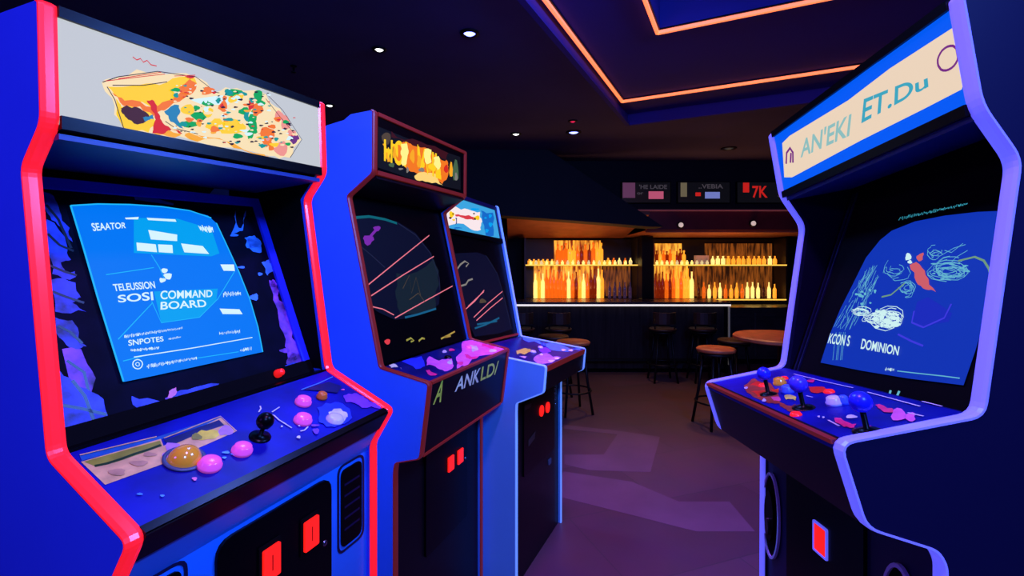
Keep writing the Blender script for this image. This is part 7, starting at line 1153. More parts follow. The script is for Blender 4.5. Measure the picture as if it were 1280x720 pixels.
   ('l','g_aqua',[(0.327,0.468),(0.319,0.472),(0.314,0.477),(0.31,0.484),(0.307,0.49),(0.31,0.496),(0.317,0.503),(0.316,0.506),(0.323,0.504)],0.0013),
   ('l','g_aqua',[(0.348,0.481),(0.337,0.484),(0.328,0.485),(0.319,0.489),(0.32,0.495),(0.314,0.498),(0.316,0.506),(0.319,0.509),(0.325,0.511)],0.0013),
   ('l','g_aqua',[(0.31,0.498),(0.312,0.507),(0.322,0.513),(0.327,0.516),(0.34,0.514),(0.351,0.505),(0.365,0.498),(0.371,0.485),(0.37,0.471)],0.0013),
   ('l','g_aqua',[(0.34,0.491),(0.347,0.488),(0.349,0.484),(0.354,0.485),(0.351,0.481),(0.351,0.481),(0.353,0.478),(0.352,0.473),(0.352,0.469)],0.0013),
   ('l','g_aqua',[(0.398,0.483),(0.4,0.509),(0.401,0.54)],0.0013),
   ('l','g_aqua',[(0.416,0.467),(0.423,0.492),(0.425,0.524)],0.0013),
   ('l','g_aqua',[(0.398,0.619),(0.4,0.645),(0.41,0.677)],0.0013),
   ('l','g_aqua',[(0.441,0.649),(0.45,0.676),(0.443,0.708)],0.0013),
   ('l','g_aqua',[(0.402,0.673),(0.405,0.699),(0.41,0.731)],0.0013),
   ('l','g_aqua',[(0.406,0.655),(0.415,0.682),(0.414,0.714)],0.0013),
   ('l','g_aqua',[(0.389,0.514),(0.391,0.54),(0.397,0.57)],0.0013),
   ('l','g_aqua',[(0.422,0.622),(0.421,0.649),(0.433,0.681)],0.0013),
   ('l','g_aqua',[(0.424,0.464),(0.425,0.491),(0.434,0.522)],0.0013),
   ('l','g_aqua',[(0.397,0.542),(0.403,0.568),(0.398,0.6)],0.0013),
   ('l','g_aqua',[(0.404,0.589),(0.403,0.615),(0.407,0.646)],0.0013),
   ('l','g_aqua',[(0.368,0.442),(0.373,0.466),(0.37,0.498)],0.0013),
   ('l','g_aqua',[(0.39,0.584),(0.397,0.609),(0.393,0.641)],0.0013),
   ('l','g_aqua',[(0.398,0.63),(0.404,0.656),(0.406,0.688)],0.0013),
   ('l','g_aqua',[(0.432,0.605),(0.44,0.631),(0.441,0.664)],0.0013),
   ('l','g_aqua',[(0.438,0.48),(0.434,0.508),(0.445,0.539)],0.0013),
   ('l','g_aqua',[(0.414,0.461),(0.411,0.487),(0.422,0.518)],0.0013),
   ('l','g_aqua',[(0.42,0.69),(0.422,0.717),(0.423,0.749)],0.0013),
   ('l','g_aqua',[(0.455,0.69),(0.464,0.718),(0.459,0.751)],0.0013),
   ('l','g_aqua',[(0.385,0.534),(0.387,0.56),(0.387,0.591)],0.0013),
   ('l','g_aqua',[(0.446,0.615),(0.455,0.642),(0.456,0.675)],0.0013),
   ('l','g_aqua',[(0.432,0.659),(0.429,0.686),(0.437,0.719)],0.0013),
   ('l','g_aqua',[(0.461,0.685),(0.458,0.712),(0.472,0.746)],0.0013),
   ('l','g_aqua',[(0.408,0.459),(0.409,0.485),(0.42,0.515)],0.0013),
   ('l','g_aqua',[(0.448,0.521),(0.446,0.549),(0.459,0.581)],0.0013),
   ('l','g_aqua',[(0.41,0.559),(0.41,0.585),(0.413,0.617)],0.0013),
   ('l','g_aqua',[(0.436,0.518),(0.439,0.545),(0.438,0.578)],0.0013),
   ('l','g_aqua',[(0.433,0.499),(0.443,0.525),(0.442,0.557)],0.0013),
   ('l','g_aqua',[(0.416,0.505),(0.419,0.531),(0.416,0.563)],0.0013),
   ('l','g_aqua',[(0.413,0.645),(0.415,0.672),(0.422,0.704)],0.0013),
   ('l','g_aqua',[(0.403,0.535),(0.408,0.561),(0.406,0.593)],0.0013),
   ('l','g_aqua',[(0.438,0.606),(0.44,0.633),(0.447,0.666)],0.0013),
   ('l','g_aqua',[(0.455,0.564),(0.456,0.592),(0.461,0.624)],0.0013),
   ('l','g_aqua',[(0.407,0.625),(0.404,0.651),(0.407,0.683)],0.0013),
   ('l','g_aqua',[(0.417,0.508),(0.424,0.534),(0.43,0.566)],0.0013),
   ('l','g_aqua',[(0.466,0.677),(0.474,0.706),(0.481,0.739)],0.0013),
   ('l','g_aqua',[(0.412,0.498),(0.42,0.523),(0.425,0.555)],0.0013),
   ('l','g_aqua',[(0.412,0.511),(0.42,0.536),(0.412,0.569)],0.0013),
   ('l','g_aqua',[(0.436,0.5),(0.44,0.526),(0.436,0.559)],0.0013),
   ('l','g_aqua',[(0.401,0.458),(0.406,0.483),(0.411,0.514)],0.0013),
   ('l','g_aqua',[(0.387,0.504),(0.385,0.53),(0.397,0.56)],0.0013),
   ('l','g_aqua',[(0.411,0.491),(0.419,0.517),(0.419,0.549)],0.0013),
   ('l','g_aqua',[(0.441,0.687),(0.442,0.714),(0.454,0.748)],0.0013),
   ('l','g_aqua',[(0.416,0.457),(0.413,0.484),(0.429,0.514)],0.0013),
   ('l','g_aqua',[(0.433,0.474),(0.435,0.501),(0.433,0.533)],0.0013),
   ('l','g_aqua',[(0.418,0.514),(0.425,0.54),(0.425,0.572)],0.0013),
   ('l','g_aqua',[(0.44,0.695),(0.439,0.722),(0.44,0.755)],0.0013),
   ('l','g_aqua',[(0.395,0.589),(0.403,0.615),(0.402,0.647)],0.0013),
   ('l','g_aqua',[(0.467,0.638),(0.472,0.666),(0.479,0.7)],0.0013),
   ('l','g_aqua',[(0.387,0.531),(0.387,0.557),(0.398,0.588)],0.0013),
   ('l','g_aqua',[(0.417,0.498),(0.422,0.524),(0.419,0.556)],0.0013),
   ('l','g_aqua',[(0.426,0.528),(0.432,0.554),(0.434,0.586)],0.0013),
   ('l','g_aqua',[(0.429,0.682),(0.433,0.709),(0.438,0.742)],0.0013),
   ('l','g_aqua',[(0.381,0.511),(0.389,0.536),(0.39,0.567)],0.0013),
   ('l','g_aqua',[(0.398,0.571),(0.4,0.597),(0.409,0.628)],0.0013),
   ('l','g_aqua',[(0.475,0.681),(0.484,0.71),(0.488,0.744)],0.0013),
   ('l','g_aqua',[(0.411,0.689),(0.419,0.716),(0.422,0.748)],0.0013),
   ('l','g_aqua',[(0.413,0.516),(0.412,0.542),(0.421,0.574)],0.0013),
   ('l','g_aqua',[(0.427,0.568),(0.432,0.595),(0.432,0.627)],0.0013),
   ('l','g_aqua',[(0.449,0.635),(0.459,0.663),(0.453,0.696)],0.0013),
   ('l','g_aqua',[(0.471,0.766),(0.46,0.831),(0.447,0.895)],0.0013),
   ('l','g_aqua',[(0.458,0.764),(0.447,0.829),(0.434,0.892)],0.0013),
   ('l','g_aqua',[(0.442,0.763),(0.431,0.826),(0.418,0.889)],0.0013),
   ('l','g_aqua',[(0.436,0.762),(0.425,0.826),(0.413,0.887)],0.0013),
   ('l','g_aqua',[(0.452,0.764),(0.441,0.828),(0.429,0.891)],0.0013),
   ('l','g_aqua',[(0.452,0.764),(0.441,0.828),(0.429,0.891)],0.0013),
   ('l','g_aqua',[(0.173,0.416),(0.193,0.445),(0.212,0.433)],0.0013),
   ('l','g_aqua',[(0.157,0.445),(0.178,0.465),(0.185,0.481)],0.0013),
   ('l','g_aqua',[(0.166,0.422),(0.191,0.429),(0.219,0.453),(0.244,0.444)],0.0013),
   ('l','g_wht2',[(0.273,0.72),(0.291,0.729),(0.306,0.724),(0.322,0.713),(0.317,0.703),(0.31,0.69),(0.293,0.692),(0.271,0.696),(0.265,0.706)],0.0016),
   ('l','g_wht2',[(0.293,0.686),(0.293,0.693),(0.296,0.701),(0.297,0.707),(0.298,0.709),(0.307,0.711),(0.313,0.713),(0.315,0.714),(0.321,0.712)],0.0016),
   ('l','g_wht2',[(0.296,0.663),(0.278,0.668),(0.261,0.686),(0.266,0.701),(0.279,0.707),(0.299,0.709),(0.324,0.698),(0.33,0.685),(0.325,0.669)],0.0016),
   ('l','g_wht2',[(0.31,0.712),(0.313,0.702),(0.31,0.69),(0.303,0.683),(0.298,0.683),(0.288,0.686),(0.275,0.694),(0.277,0.703),(0.275,0.711)],0.0016),
   ('l','g_wht2',[(0.351,0.701),(0.352,0.687),(0.339,0.68),(0.321,0.672),(0.306,0.673),(0.288,0.676),(0.275,0.686),(0.265,0.697),(0.264,0.706)],0.0016),
   ('l','g_wht2',[(0.34,0.655),(0.32,0.642),(0.291,0.645),(0.27,0.66),(0.262,0.685),(0.261,0.712),(0.283,0.725),(0.304,0.725),(0.335,0.71)],0.0016),
   ('l','g_wht2',[(0.297,0.721),(0.301,0.717),(0.308,0.713),(0.31,0.709),(0.315,0.707),(0.315,0.702),(0.311,0.701),(0.306,0.694),(0.299,0.697)],0.0016),
   ('l','g_wht2',[(0.309,0.718),(0.326,0.705),(0.331,0.69),(0.324,0.676),(0.317,0.668),(0.302,0.674),(0.286,0.683),(0.278,0.697),(0.28,0.711)],0.0016),
   ('l','g_wht2',[(0.326,0.703),(0.335,0.698),(0.346,0.692),(0.35,0.685),(0.35,0.675),(0.342,0.67),(0.331,0.664),(0.321,0.666),(0.31,0.671)],0.0016),
   ('l','g_wht2',[(0.274,0.671),(0.268,0.68),(0.266,0.69),(0.269,0.7),(0.276,0.708),(0.28,0.717),(0.285,0.719),(0.296,0.725),(0.306,0.723)],0.0016),
   ('l','g_wht2',[(0.291,0.703),(0.303,0.701),(0.321,0.696),(0.33,0.688),(0.328,0.682),(0.321,0.673),(0.305,0.67),(0.289,0.679),(0.288,0.686)],0.0016),
   ('l','g_wht2',[(0.337,0.696),(0.338,0.689),(0.341,0.679),(0.33,0.668),(0.326,0.668),(0.315,0.663),(0.306,0.669),(0.298,0.673),(0.288,0.685)],0.0016),
   ('l','g_wht2',[(0.28,0.705),(0.3,0.709),(0.315,0.704),(0.329,0.696),(0.328,0.687),(0.322,0.672),(0.31,0.671),(0.288,0.676),(0.282,0.681)],0.0016),
   ('l','g_wht2',[(0.323,0.708),(0.329,0.69),(0.329,0.673),(0.317,0.664),(0.295,0.667),(0.278,0.679),(0.272,0.695),(0.282,0.71),(0.298,0.718)],0.0016),
   ('l','g_wht2',[(0.312,0.721),(0.329,0.718),(0.336,0.711),(0.348,0.699),(0.349,0.69),(0.35,0.679),(0.343,0.673),(0.331,0.662),(0.315,0.663)],0.0016),
   ('l','g_wht2',[(0.323,0.706),(0.327,0.696),(0.335,0.685),(0.335,0.675),(0.331,0.662),(0.32,0.658),(0.313,0.652),(0.305,0.65),(0.29,0.654)],0.0016),
   ('l','g_wht2',[(0.3,0.713),(0.305,0.709),(0.312,0.707),(0.322,0.708),(0.321,0.703),(0.326,0.695),(0.324,0.689),(0.324,0.686),(0.317,0.682)],0.0016),
   ('l','g_wht2',[(0.331,0.698),(0.329,0.687),(0.328,0.674),(0.324,0.664),(0.318,0.664),(0.306,0.662),(0.29,0.664),(0.284,0.673),(0.278,0.68)],0.0016),
   ('l','g_wht2',[(0.317,0.727),(0.323,0.726),(0.336,0.721),(0.338,0.718),(0.347,0.709),(0.344,0.706),(0.337,0.698),(0.33,0.696),(0.323,0.69)],0.0016),
   ('l','g_wht2',[(0.277,0.682),(0.269,0.706),(0.282,0.733),(0.299,0.744),(0.334,0.736),(0.356,0.715),(0.363,0.688),(0.348,0.663),(0.325,0.657)],0.0016),
   ('l','g_wht2',[(0.329,0.707),(0.333,0.7),(0.335,0.694),(0.331,0.685),(0.324,0.683),(0.32,0.676),(0.31,0.68),(0.298,0.679),(0.291,0.687)],0.0016),
   ('l','g_wht2',[(0.314,0.686),(0.302,0.683),(0.287,0.689),(0.275,0.7),(0.273,0.715),(0.278,0.731),(0.295,0.732),(0.31,0.729),(0.32,0.71)],0.0016),
   ('l','g_wht2',[(0.349,0.678),(0.335,0.667),(0.316,0.67),(0.295,0.676),(0.294,0.687),(0.293,0.701),(0.308,0.71),(0.327,0.709),(0.343,0.701)],0.0016),
   ('l','g_wht2',[(0.344,0.715),(0.34,0.696),(0.333,0.682),(0.317,0.68),(0.304,0.687),(0.291,0.697),(0.289,0.713),(0.289,0.725),(0.3,0.732)],0.0016),
   ('l','g_wht2',[(0.336,0.691),(0.34,0.697),(0.35,0.696),(0.363,0.702),(0.377,0.695),(0.385,0.693),(0.388,0.686),(0.389,0.678),(0.379,0.675)],0.0016),
   ('l','g_wht2',[(0.319,0.695),(0.329,0.701),(0.341,0.703),(0.358,0.7),(0.369,0.691),(0.368,0.677),(0.355,0.671),(0.341,0.666),(0.324,0.671)],0.0016),
   ('l','g_wht2',[(0.373,0.709),(0.385,0.709),(0.389,0.703),(0.387,0.695),(0.383,0.686),(0.365,0.682),(0.351,0.683),(0.342,0.679),(0.331,0.687)],0.0016),
   ('l','g_wht2',[(0.347,0.717),(0.36,0.714),(0.367,0.709),(0.373,0.7),(0.371,0.697),(0.372,0.688),(0.368,0.681),(0.358,0.68),(0.347,0.678)],0.0016),
   ('l','g_wht2',[(0.353,0.691),(0.347,0.695),(0.341,0.7),(0.341,0.705),(0.355,0.708),(0.363,0.707),(0.374,0.705),(0.379,0.699),(0.372,0.698)],0.0016),
   ('l','g_wht2',[(0.327,0.705),(0.33,0.712),(0.329,0.714),(0.336,0.715),(0.342,0.717),(0.352,0.712),(0.355,0.712),(0.365,0.711),(0.365,0.705)],0.0016),
   ('l','g_wht2',[(0.362,0.695),(0.366,0.693),(0.358,0.689),(0.361,0.687),(0.357,0.684),(0.349,0.685),(0.344,0.683),(0.338,0.686),(0.333,0.689)],0.0016),
   ('l','g_wht2',[(0.331,0.704),(0.342,0.711),(0.347,0.714),(0.365,0.712),(0.371,0.706),(0.38,0.702),(0.379,0.693),(0.378,0.689),(0.369,0.681)],0.0016),
   ('l','g_wht2',[(0.387,0.661),(0.382,0.665),(0.381,0.67),(0.396,0.675),(0.4,0.673),(0.415,0.675),(0.424,0.672),(0.428,0.664),(0.426,0.662)],0.0016),
   ('l','g_wht2',[(0.402,0.658),(0.396,0.657),(0.381,0.664),(0.374,0.67),(0.37,0.677),(0.38,0.68),(0.384,0.684),(0.401,0.683),(0.41,0.679)],0.0016),
   ('l','g_wht2',[(0.436,0.669),(0.438,0.658),(0.426,0.657),(0.409,0.654),(0.399,0.654),(0.388,0.665),(0.395,0.669),(0.397,0.676),(0.415,0.676)],0.0016),
   ('l','g_wht2',[(0.398,0.673),(0.404,0.671),(0.404,0.669),(0.413,0.671),(0.412,0.664),(0.416,0.662),(0.413,0.659),(0.42,0.651),(0.415,0.651)],0.0016),
   ('l','g_wht2',[(0.425,0.661),(0.424,0.659),(0.421,0.657),(0.424,0.656),(0.418,0.653),(0.413,0.654),(0.407,0.656),(0.401,0.66),(0.398,0.662)],0.0016),
   ('l','g_wht2',[(0.418,0.676),(0.427,0.667),(0.422,0.658),(0.418,0.646),(0.402,0.645),(0.391,0.645),(0.372,0.654),(0.366,0.666),(0.374,0.674)],0.0016),
   ('l','g_wht2',[(0.377,0.68),(0.398,0.684),(0.408,0.685),(0.424,0.677),(0.424,0.672),(0.419,0.662),(0.405,0.658),(0.387,0.662),(0.375,0.673)],0.0016),
   ('l','g_wht2',[(0.389,0.664),(0.383,0.672),(0.389,0.681),(0.407,0.683),(0.424,0.679),(0.432,0.669),(0.434,0.662),(0.423,0.651),(0.414,0.652)],0.0016),
   ('l','g_wht2',[(0.434,0.666),(0.424,0.659),(0.42,0.653),(0.402,0.654),(0.393,0.656),(0.383,0.661),(0.378,0.662),(0.373,0.672),(0.378,0.675)],0.0016),
   ('l','g_ygreen',[(0.17,0.48),(0.136,0.472),(0.114,0.489),(0.098,0.519),(0.089,0.547)],0.004),
   ('l','g_ygreen',[(0.29,0.549),(0.32,0.595),(0.348,0.603)],0.004),
   ('l','g_violet2',[(0.237,0.661),(0.233,0.706),(0.199,0.722),(0.157,0.685),(0.152,0.635)],0.004),
   ('l','g_violet2',[(0.26,0.754),(0.217,0.776),(0.184,0.789)],0.004),
   ('p','g_salmon',[(0.294,0.474),(0.289,0.473),(0.286,0.469),(0.281,0.469),(0.278,0.465),(0.266,0.476),(0.256,0.491),(0.245,0.505),(0.239,0.522),(0.227,0.54),(0.221,0.561),(0.208,0.575),(0.197,0.591),(0.204,0.585),(0.211,0.581),(0.218,0.582),(0.226,0.579),(0.234,0.574),(0.242,0.564),(0.251,0.558),(0.258,0.547),(0.267,0.529),(0.272,0.509),(0.286,0.494)]),
   ('p','g_salmon',[(0.282,0.441),(0.278,0.439),(0.275,0.434),(0.27,0.432),(0.266,0.43),(0.263,0.438),(0.264,0.445),(0.263,0.452),(0.261,0.459),(0.263,0.46),(0.265,0.464),(0.268,0.463),(0.27,0.465),(0.274,0.459),(0.278,0.454),(0.281,0.448)]),
   ('p','g_wht2',[(0.296,0.441),(0.295,0.45),(0.299,0.453),(0.304,0.453),(0.31,0.453),(0.314,0.442),(0.314,0.435),(0.315,0.426),(0.312,0.422),(0.305,0.426),(0.3,0.433)]),
   ('p','g_wht2',[(0.289,0.463),(0.288,0.468),(0.291,0.47),(0.295,0.469),(0.299,0.467),(0.302,0.464),(0.303,0.459),(0.301,0.457),(0.299,0.454),(0.294,0.455),(0.292,0.46)]),
   ('t','g_wht2','KCON S',[(0.49,0.822),(0.402,0.824),(0.409,0.776),(0.492,0.774)]),
   ('t','g_wht2','DOMINION',[(0.359,0.828),(0.239,0.835),(0.243,0.8),(0.364,0.784)]),
   ('l','g_wht2',[(0.261,0.898),(0.26,0.885),(0.258,0.899),(0.257,0.89),(0.255,0.895),(0.254,0.887),(0.252,0.895),(0.251,0.889)],0.0016),
   ('l','g_wht2',[(0.25,0.894),(0.25,0.887),(0.248,0.896),(0.249,0.887),(0.247,0.896),(0.247,0.888),(0.245,0.897),(0.247,0.885)],0.0016),
   ('l','g_wht2',[(0.244,0.898),(0.245,0.885),(0.242,0.895),(0.242,0.886),(0.239,0.894),(0.239,0.887),(0.236,0.894),(0.238,0.886)],0.0016),
   ('l','g_aqua',[(0.227,0.892),(0.178,0.888),(0.115,0.882),(0.081,0.88)],0.002),
  ],
  'bezel_artwork': [
   ('l','g_mteal2',[(0.383,0.262),(0.381,0.248),(0.377,0.256),(0.375,0.247),(0.37,0.263),(0.368,0.25),(0.364,0.261),(0.362,0.251)],0.0016),
   ('l','g_mteal2',[(0.358,0.264),(0.358,0.253),(0.356,0.258),(0.356,0.247),(0.352,0.261),(0.353,0.247),(0.35,0.258),(0.35,0.248)],0.0016),
   ('l','g_mteal2',[(0.347,0.26),(0.346,0.253),(0.343,0.263),(0.344,0.248),(0.34,0.262),(0.34,0.248),(0.336,0.261),(0.337,0.249)],0.0016),
   ('l','g_mteal2',[(0.334,0.259),(0.333,0.252),(0.329,0.261),(0.329,0.25),(0.325,0.261),(0.325,0.252),(0.321,0.264),(0.32,0.255)],0.0016),
   ('l','g_mteal2',[(0.318,0.261),(0.316,0.252),(0.311,0.263),(0.31,0.25),(0.305,0.259),(0.303,0.255),(0.298,0.265),(0.297,0.256)],0.0016),
   ('l','g_mteal2',[(0.294,0.26),(0.294,0.252),(0.289,0.264),(0.29,0.254),(0.286,0.264),(0.286,0.256),(0.283,0.263),(0.284,0.25)],0.0016),
   ('l','g_mteal2',[(0.279,0.265),(0.28,0.251),(0.275,0.265),(0.276,0.252),(0.271,0.263),(0.271,0.255),(0.268,0.26),(0.267,0.252)],0.0016),
   ('l','g_mteal2',[(0.264,0.261),(0.264,0.255),(0.261,0.262),(0.262,0.256),(0.259,0.261),(0.26,0.256),(0.257,0.263),(0.257,0.256)],0.0016),
   ('l','g_mteal2',[(0.255,0.264),(0.256,0.252),(0.251,0.263),(0.25,0.258),(0.247,0.261),(0.246,0.257),(0.243,0.263),(0.242,0.257)],0.0016),
   ('l','g_mteal2',[(0.239,0.263),(0.239,0.255),(0.234,0.265),(0.233,0.257),(0.228,0.267),(0.229,0.257),(0.225,0.262),(0.225,0.254)],0.0016),
   ('l','g_mteal2',[(0.22,0.263),(0.221,0.256),(0.218,0.264),(0.219,0.258),(0.216,0.265),(0.217,0.259),(0.214,0.264),(0.216,0.255)],0.0016),
   ('l','g_mteal2',[(0.212,0.264),(0.212,0.258),(0.208,0.265),(0.208,0.257),(0.204,0.263),(0.203,0.259),(0.2,0.263),(0.199,0.259)],0.0016),
   ('l','g_aqua',[(0.233,0.966),(0.232,0.988)],0.006),
   ('l','g_aqua',[(0.21,0.961),(0.212,0.988)],0.006),
  ],
 },
 'c4_panel': {
  'panel_artwork': [
   ('p','p_rust',[(0.515,0.734),(0.524,0.683),(0.545,0.614),(0.568,0.542),(0.57,0.499),(0.533,0.531),(0.51,0.528),(0.504,0.491),(0.484,0.488),(0.431,0.563),(0.384,0.624),(0.335,0.708),(0.29,0.804),(0.292,0.826),(0.296,0.844),(0.305,0.851),(0.306,0.876),(0.323,0.882),(0.343,0.881),(0.363,0.879),(0.383,0.882),(0.414,0.852),(0.436,0.847),(0.474,0.8)]),
   ('p','p_red',[(0.502,0.686),(0.515,0.649),(0.519,0.622),(0.522,0.597),(0.532,0.563),(0.524,0.562),(0.524,0.544),(0.512,0.554),(0.503,0.556),(0.497,0.579),(0.486,0.605),(0.476,0.63),(0.468,0.654),(0.478,0.659),(0.492,0.655),(0.5,0.664)]),
   ('p','p_red',[(0.437,0.802),(0.438,0.764),(0.431,0.741),(0.426,0.714),(0.427,0.676),(0.416,0.69),(0.404,0.707),(0.392,0.728),(0.38,0.747),(0.389,0.753),(0.386,0.783),(0.375,0.823),(0.375,0.848),(0.394,0.822),(0.414,0.8),(0.428,0.793)]),
   ('p','p_red',[(0.428,0.596),(0.417,0.6),(0.412,0.589),(0.415,0.56),(0.414,0.542),(0.405,0.565),(0.395,0.586),(0.386,0.606),(0.376,0.624),(0.381,0.627),(0.381,0.641),(0.386,0.645),(0.386,0.661),(0.395,0.652),(0.404,0.64),(0.416,0.621)]),
   ('p','p_pink',[(0.352,0.756),(0.349,0.742),(0.348,0.724),(0.346,0.708),(0.342,0.698),(0.335,0.707),(0.326,0.721),(0.318,0.735),(0.31,0.752),(0.307,0.775),(0.312,0.783),(0.317,0.789),(0.317,0.807),(0.326,0.791),(0.334,0.784),(0.342,0.775)]),
   ('p','p_rust',[(0.296,0.791),(0.281,0.784),(0.261,0.796),(0.254,0.771),(0.262,0.717),(0.248,0.747),(0.238,0.779),(0.225,0.807),(0.213,0.823),(0.215,0.839),(0.214,0.86),(0.217,0.873),(0.224,0.875),(0.238,0.859),(0.246,0.861),(0.258,0.851),(0.267,0.852),(0.274,0.835),(0.281,0.826),(0.288,0.808)]),
   ('p','p_magenta',[(0.243,0.746),(0.241,0.729),(0.231,0.736),(0.23,0.717),(0.232,0.693),(0.227,0.713),(0.22,0.733),(0.212,0.752),(0.206,0.771),(0.207,0.781),(0.207,0.792),(0.209,0.799),(0.21,0.808),(0.219,0.789),(0.227,0.774),(0.235,0.762)]),
   ('p','p_yellow',[(0.343,0.639),(0.344,0.607),(0.338,0.59),(0.326,0.589),(0.312,0.592),(0.305,0.61),(0.298,0.629),(0.291,0.648),(0.284,0.665),(0.298,0.654),(0.302,0.67),(0.307,0.682),(0.306,0.706),(0.315,0.695),(0.324,0.679),(0.334,0.662)]),
   ('p','p_red',[(0.375,0.317),(0.366,0.304),(0.364,0.274),(0.357,0.257),(0.352,0.236),(0.345,0.232),(0.33,0.256),(0.32,0.263),(0.315,0.254),(0.309,0.28),(0.303,0.307),(0.301,0.327),(0.295,0.352),(0.308,0.353),(0.306,0.394),(0.313,0.409),(0.323,0.418),(0.335,0.398),(0.348,0.373),(0.361,0.344)]),
   ('p','p_magenta',[(0.124,0.718),(0.126,0.699),(0.124,0.691),(0.121,0.687),(0.119,0.68),(0.102,0.701),(0.09,0.701),(0.077,0.706),(0.075,0.68),(0.07,0.697),(0.068,0.711),(0.063,0.727),(0.058,0.743),(0.059,0.761),(0.064,0.767),(0.071,0.765),(0.071,0.785),(0.08,0.776),(0.089,0.766),(0.096,0.766),(0.103,0.768),(0.108,0.753),(0.113,0.744),(0.118,0.732)]),
   ('p','p_magenta',[(0.153,0.3),(0.154,0.26),(0.14,0.267),(0.122,0.292),(0.118,0.268),(0.113,0.277),(0.108,0.291),(0.104,0.298),(0.099,0.308),(0.096,0.344),(0.101,0.357),(0.105,0.373),(0.118,0.354),(0.127,0.337),(0.134,0.333),(0.145,0.306)]),
   ('p','p_hotpink',[(0.071,0.31),(0.054,0.373),(0.052,0.409),(0.052,0.435),(0.057,0.454),(0.076,0.411),(0.091,0.35),(0.108,0.289),(0.114,0.24),(0.104,0.236),(0.088,0.269)]),
   ('p','p_hotpink',[(0.055,0.302),(0.041,0.339),(0.034,0.383),(0.038,0.394),(0.047,0.382),(0.057,0.367),(0.07,0.325),(0.074,0.292),(0.077,0.264),(0.077,0.24),(0.067,0.254)]),
   ('p','p_magenta',[(0.039,0.665),(0.034,0.682),(0.028,0.704),(0.031,0.708),(0.035,0.708),(0.04,0.701),(0.047,0.681),(0.051,0.662),(0.052,0.648),(0.052,0.636),(0.045,0.645)]),
   ('p','p_magenta',[(0.413,0.161),(0.407,0.182),(0.401,0.209),(0.406,0.222),(0.413,0.222),(0.422,0.215),(0.433,0.198),(0.434,0.172),(0.433,0.155),(0.431,0.133),(0.422,0.138)]),
   ('l','p_lilac',[(0.525,0.126),(0.399,0.116),(0.292,0.09)],0.0035),
   ('l','p_lilac',[(0.242,0.102),(0.169,0.105),(0.098,0.112)],0.0035),
   ('l','p_lilac',[(0.122,0.015),(0.077,0.017)],0.0035),
   ('l','p_lilac',[(0.079,0.271),(0.048,0.257)],0.0035),
   ('l','p_lilac',[(0.12,0.778),(0.079,0.799)],0.0035),
   ('l','p_lilac',[(0.303,0.515),(0.282,0.505)],0.0035),
   ('p','p_lilac',[(0.148,0.775),(0.145,0.783),(0.142,0.793),(0.144,0.797),(0.147,0.793),(0.149,0.793),(0.152,0.785),(0.154,0.776),(0.153,0.772),(0.154,0.765),(0.151,0.767)]),
   ('p','p_lilac',[(0.138,0.759),(0.136,0.768),(0.135,0.775),(0.134,0.782),(0.136,0.782),(0.139,0.775),(0.142,0.769),(0.145,0.76),(0.145,0.753),(0.143,0.754),(0.141,0.753)]),
   ('p','p_lilac',[(0.108,0.573),(0.103,0.593),(0.104,0.616),(0.106,0.634),(0.11,0.653),(0.117,0.641),(0.122,0.622),(0.126,0.603),(0.126,0.578),(0.12,0.572),(0.115,0.574)]),
   ('p','p_lilac',[(0.328,0.855),(0.322,0.871),(0.32,0.886),(0.322,0.892),(0.324,0.901),(0.332,0.894),(0.337,0.876),(0.344,0.86),(0.347,0.842),(0.342,0.839),(0.335,0.847)]),
   ('p','p_lilac',[(0.474,0.765),(0.468,0.779),(0.464,0.795),(0.467,0.801),(0.471,0.803),(0.478,0.8),(0.486,0.786),(0.489,0.77),(0.489,0.758),(0.488,0.748),(0.482,0.75)]),
  ],
 },
}
CONTROLS = {'c1_panel': [('button', 0.178, 0.677, 0.019, 'hotpink'), ('button', 0.247, 0.669, 0.0179, 'hotpink'), ('button', 0.414, 0.622, 0.0189, 'hotpink'), ('button', 0.464, 0.388, 0.018, 'hotpink'), ('button', 0.519, 0.416, 0.0125, 'orange'), ('joystick', 0.303, 0.596, 0.0207, 'black'), ('trackball', 0.156, 0.503, 0.0302, 'amber'), ('lilac_button', 0.48, 0.785, 0.0197, 'lilac')], 'c1_bezel': [('lamp', 0.505, 0.961, 0.0129, 'red')], 'c4_panel': [('joystick', 0.379, 0.729, 0.0154, 'blue'), ('joystick', 0.224, 0.731, 0.0175, 'violet'), ('joystick', 0.032, 0.722, 0.0175, 'blue'), ('button', 0.452, 0.448, 0.0143, 'amber'), ('button', 0.364, 0.56, 0.0133, 'sky'), ('button', 0.207, 0.496, 0.0139, 'lilac'), ('button', 0.199, 0.431, 0.0089, 'sky')]}


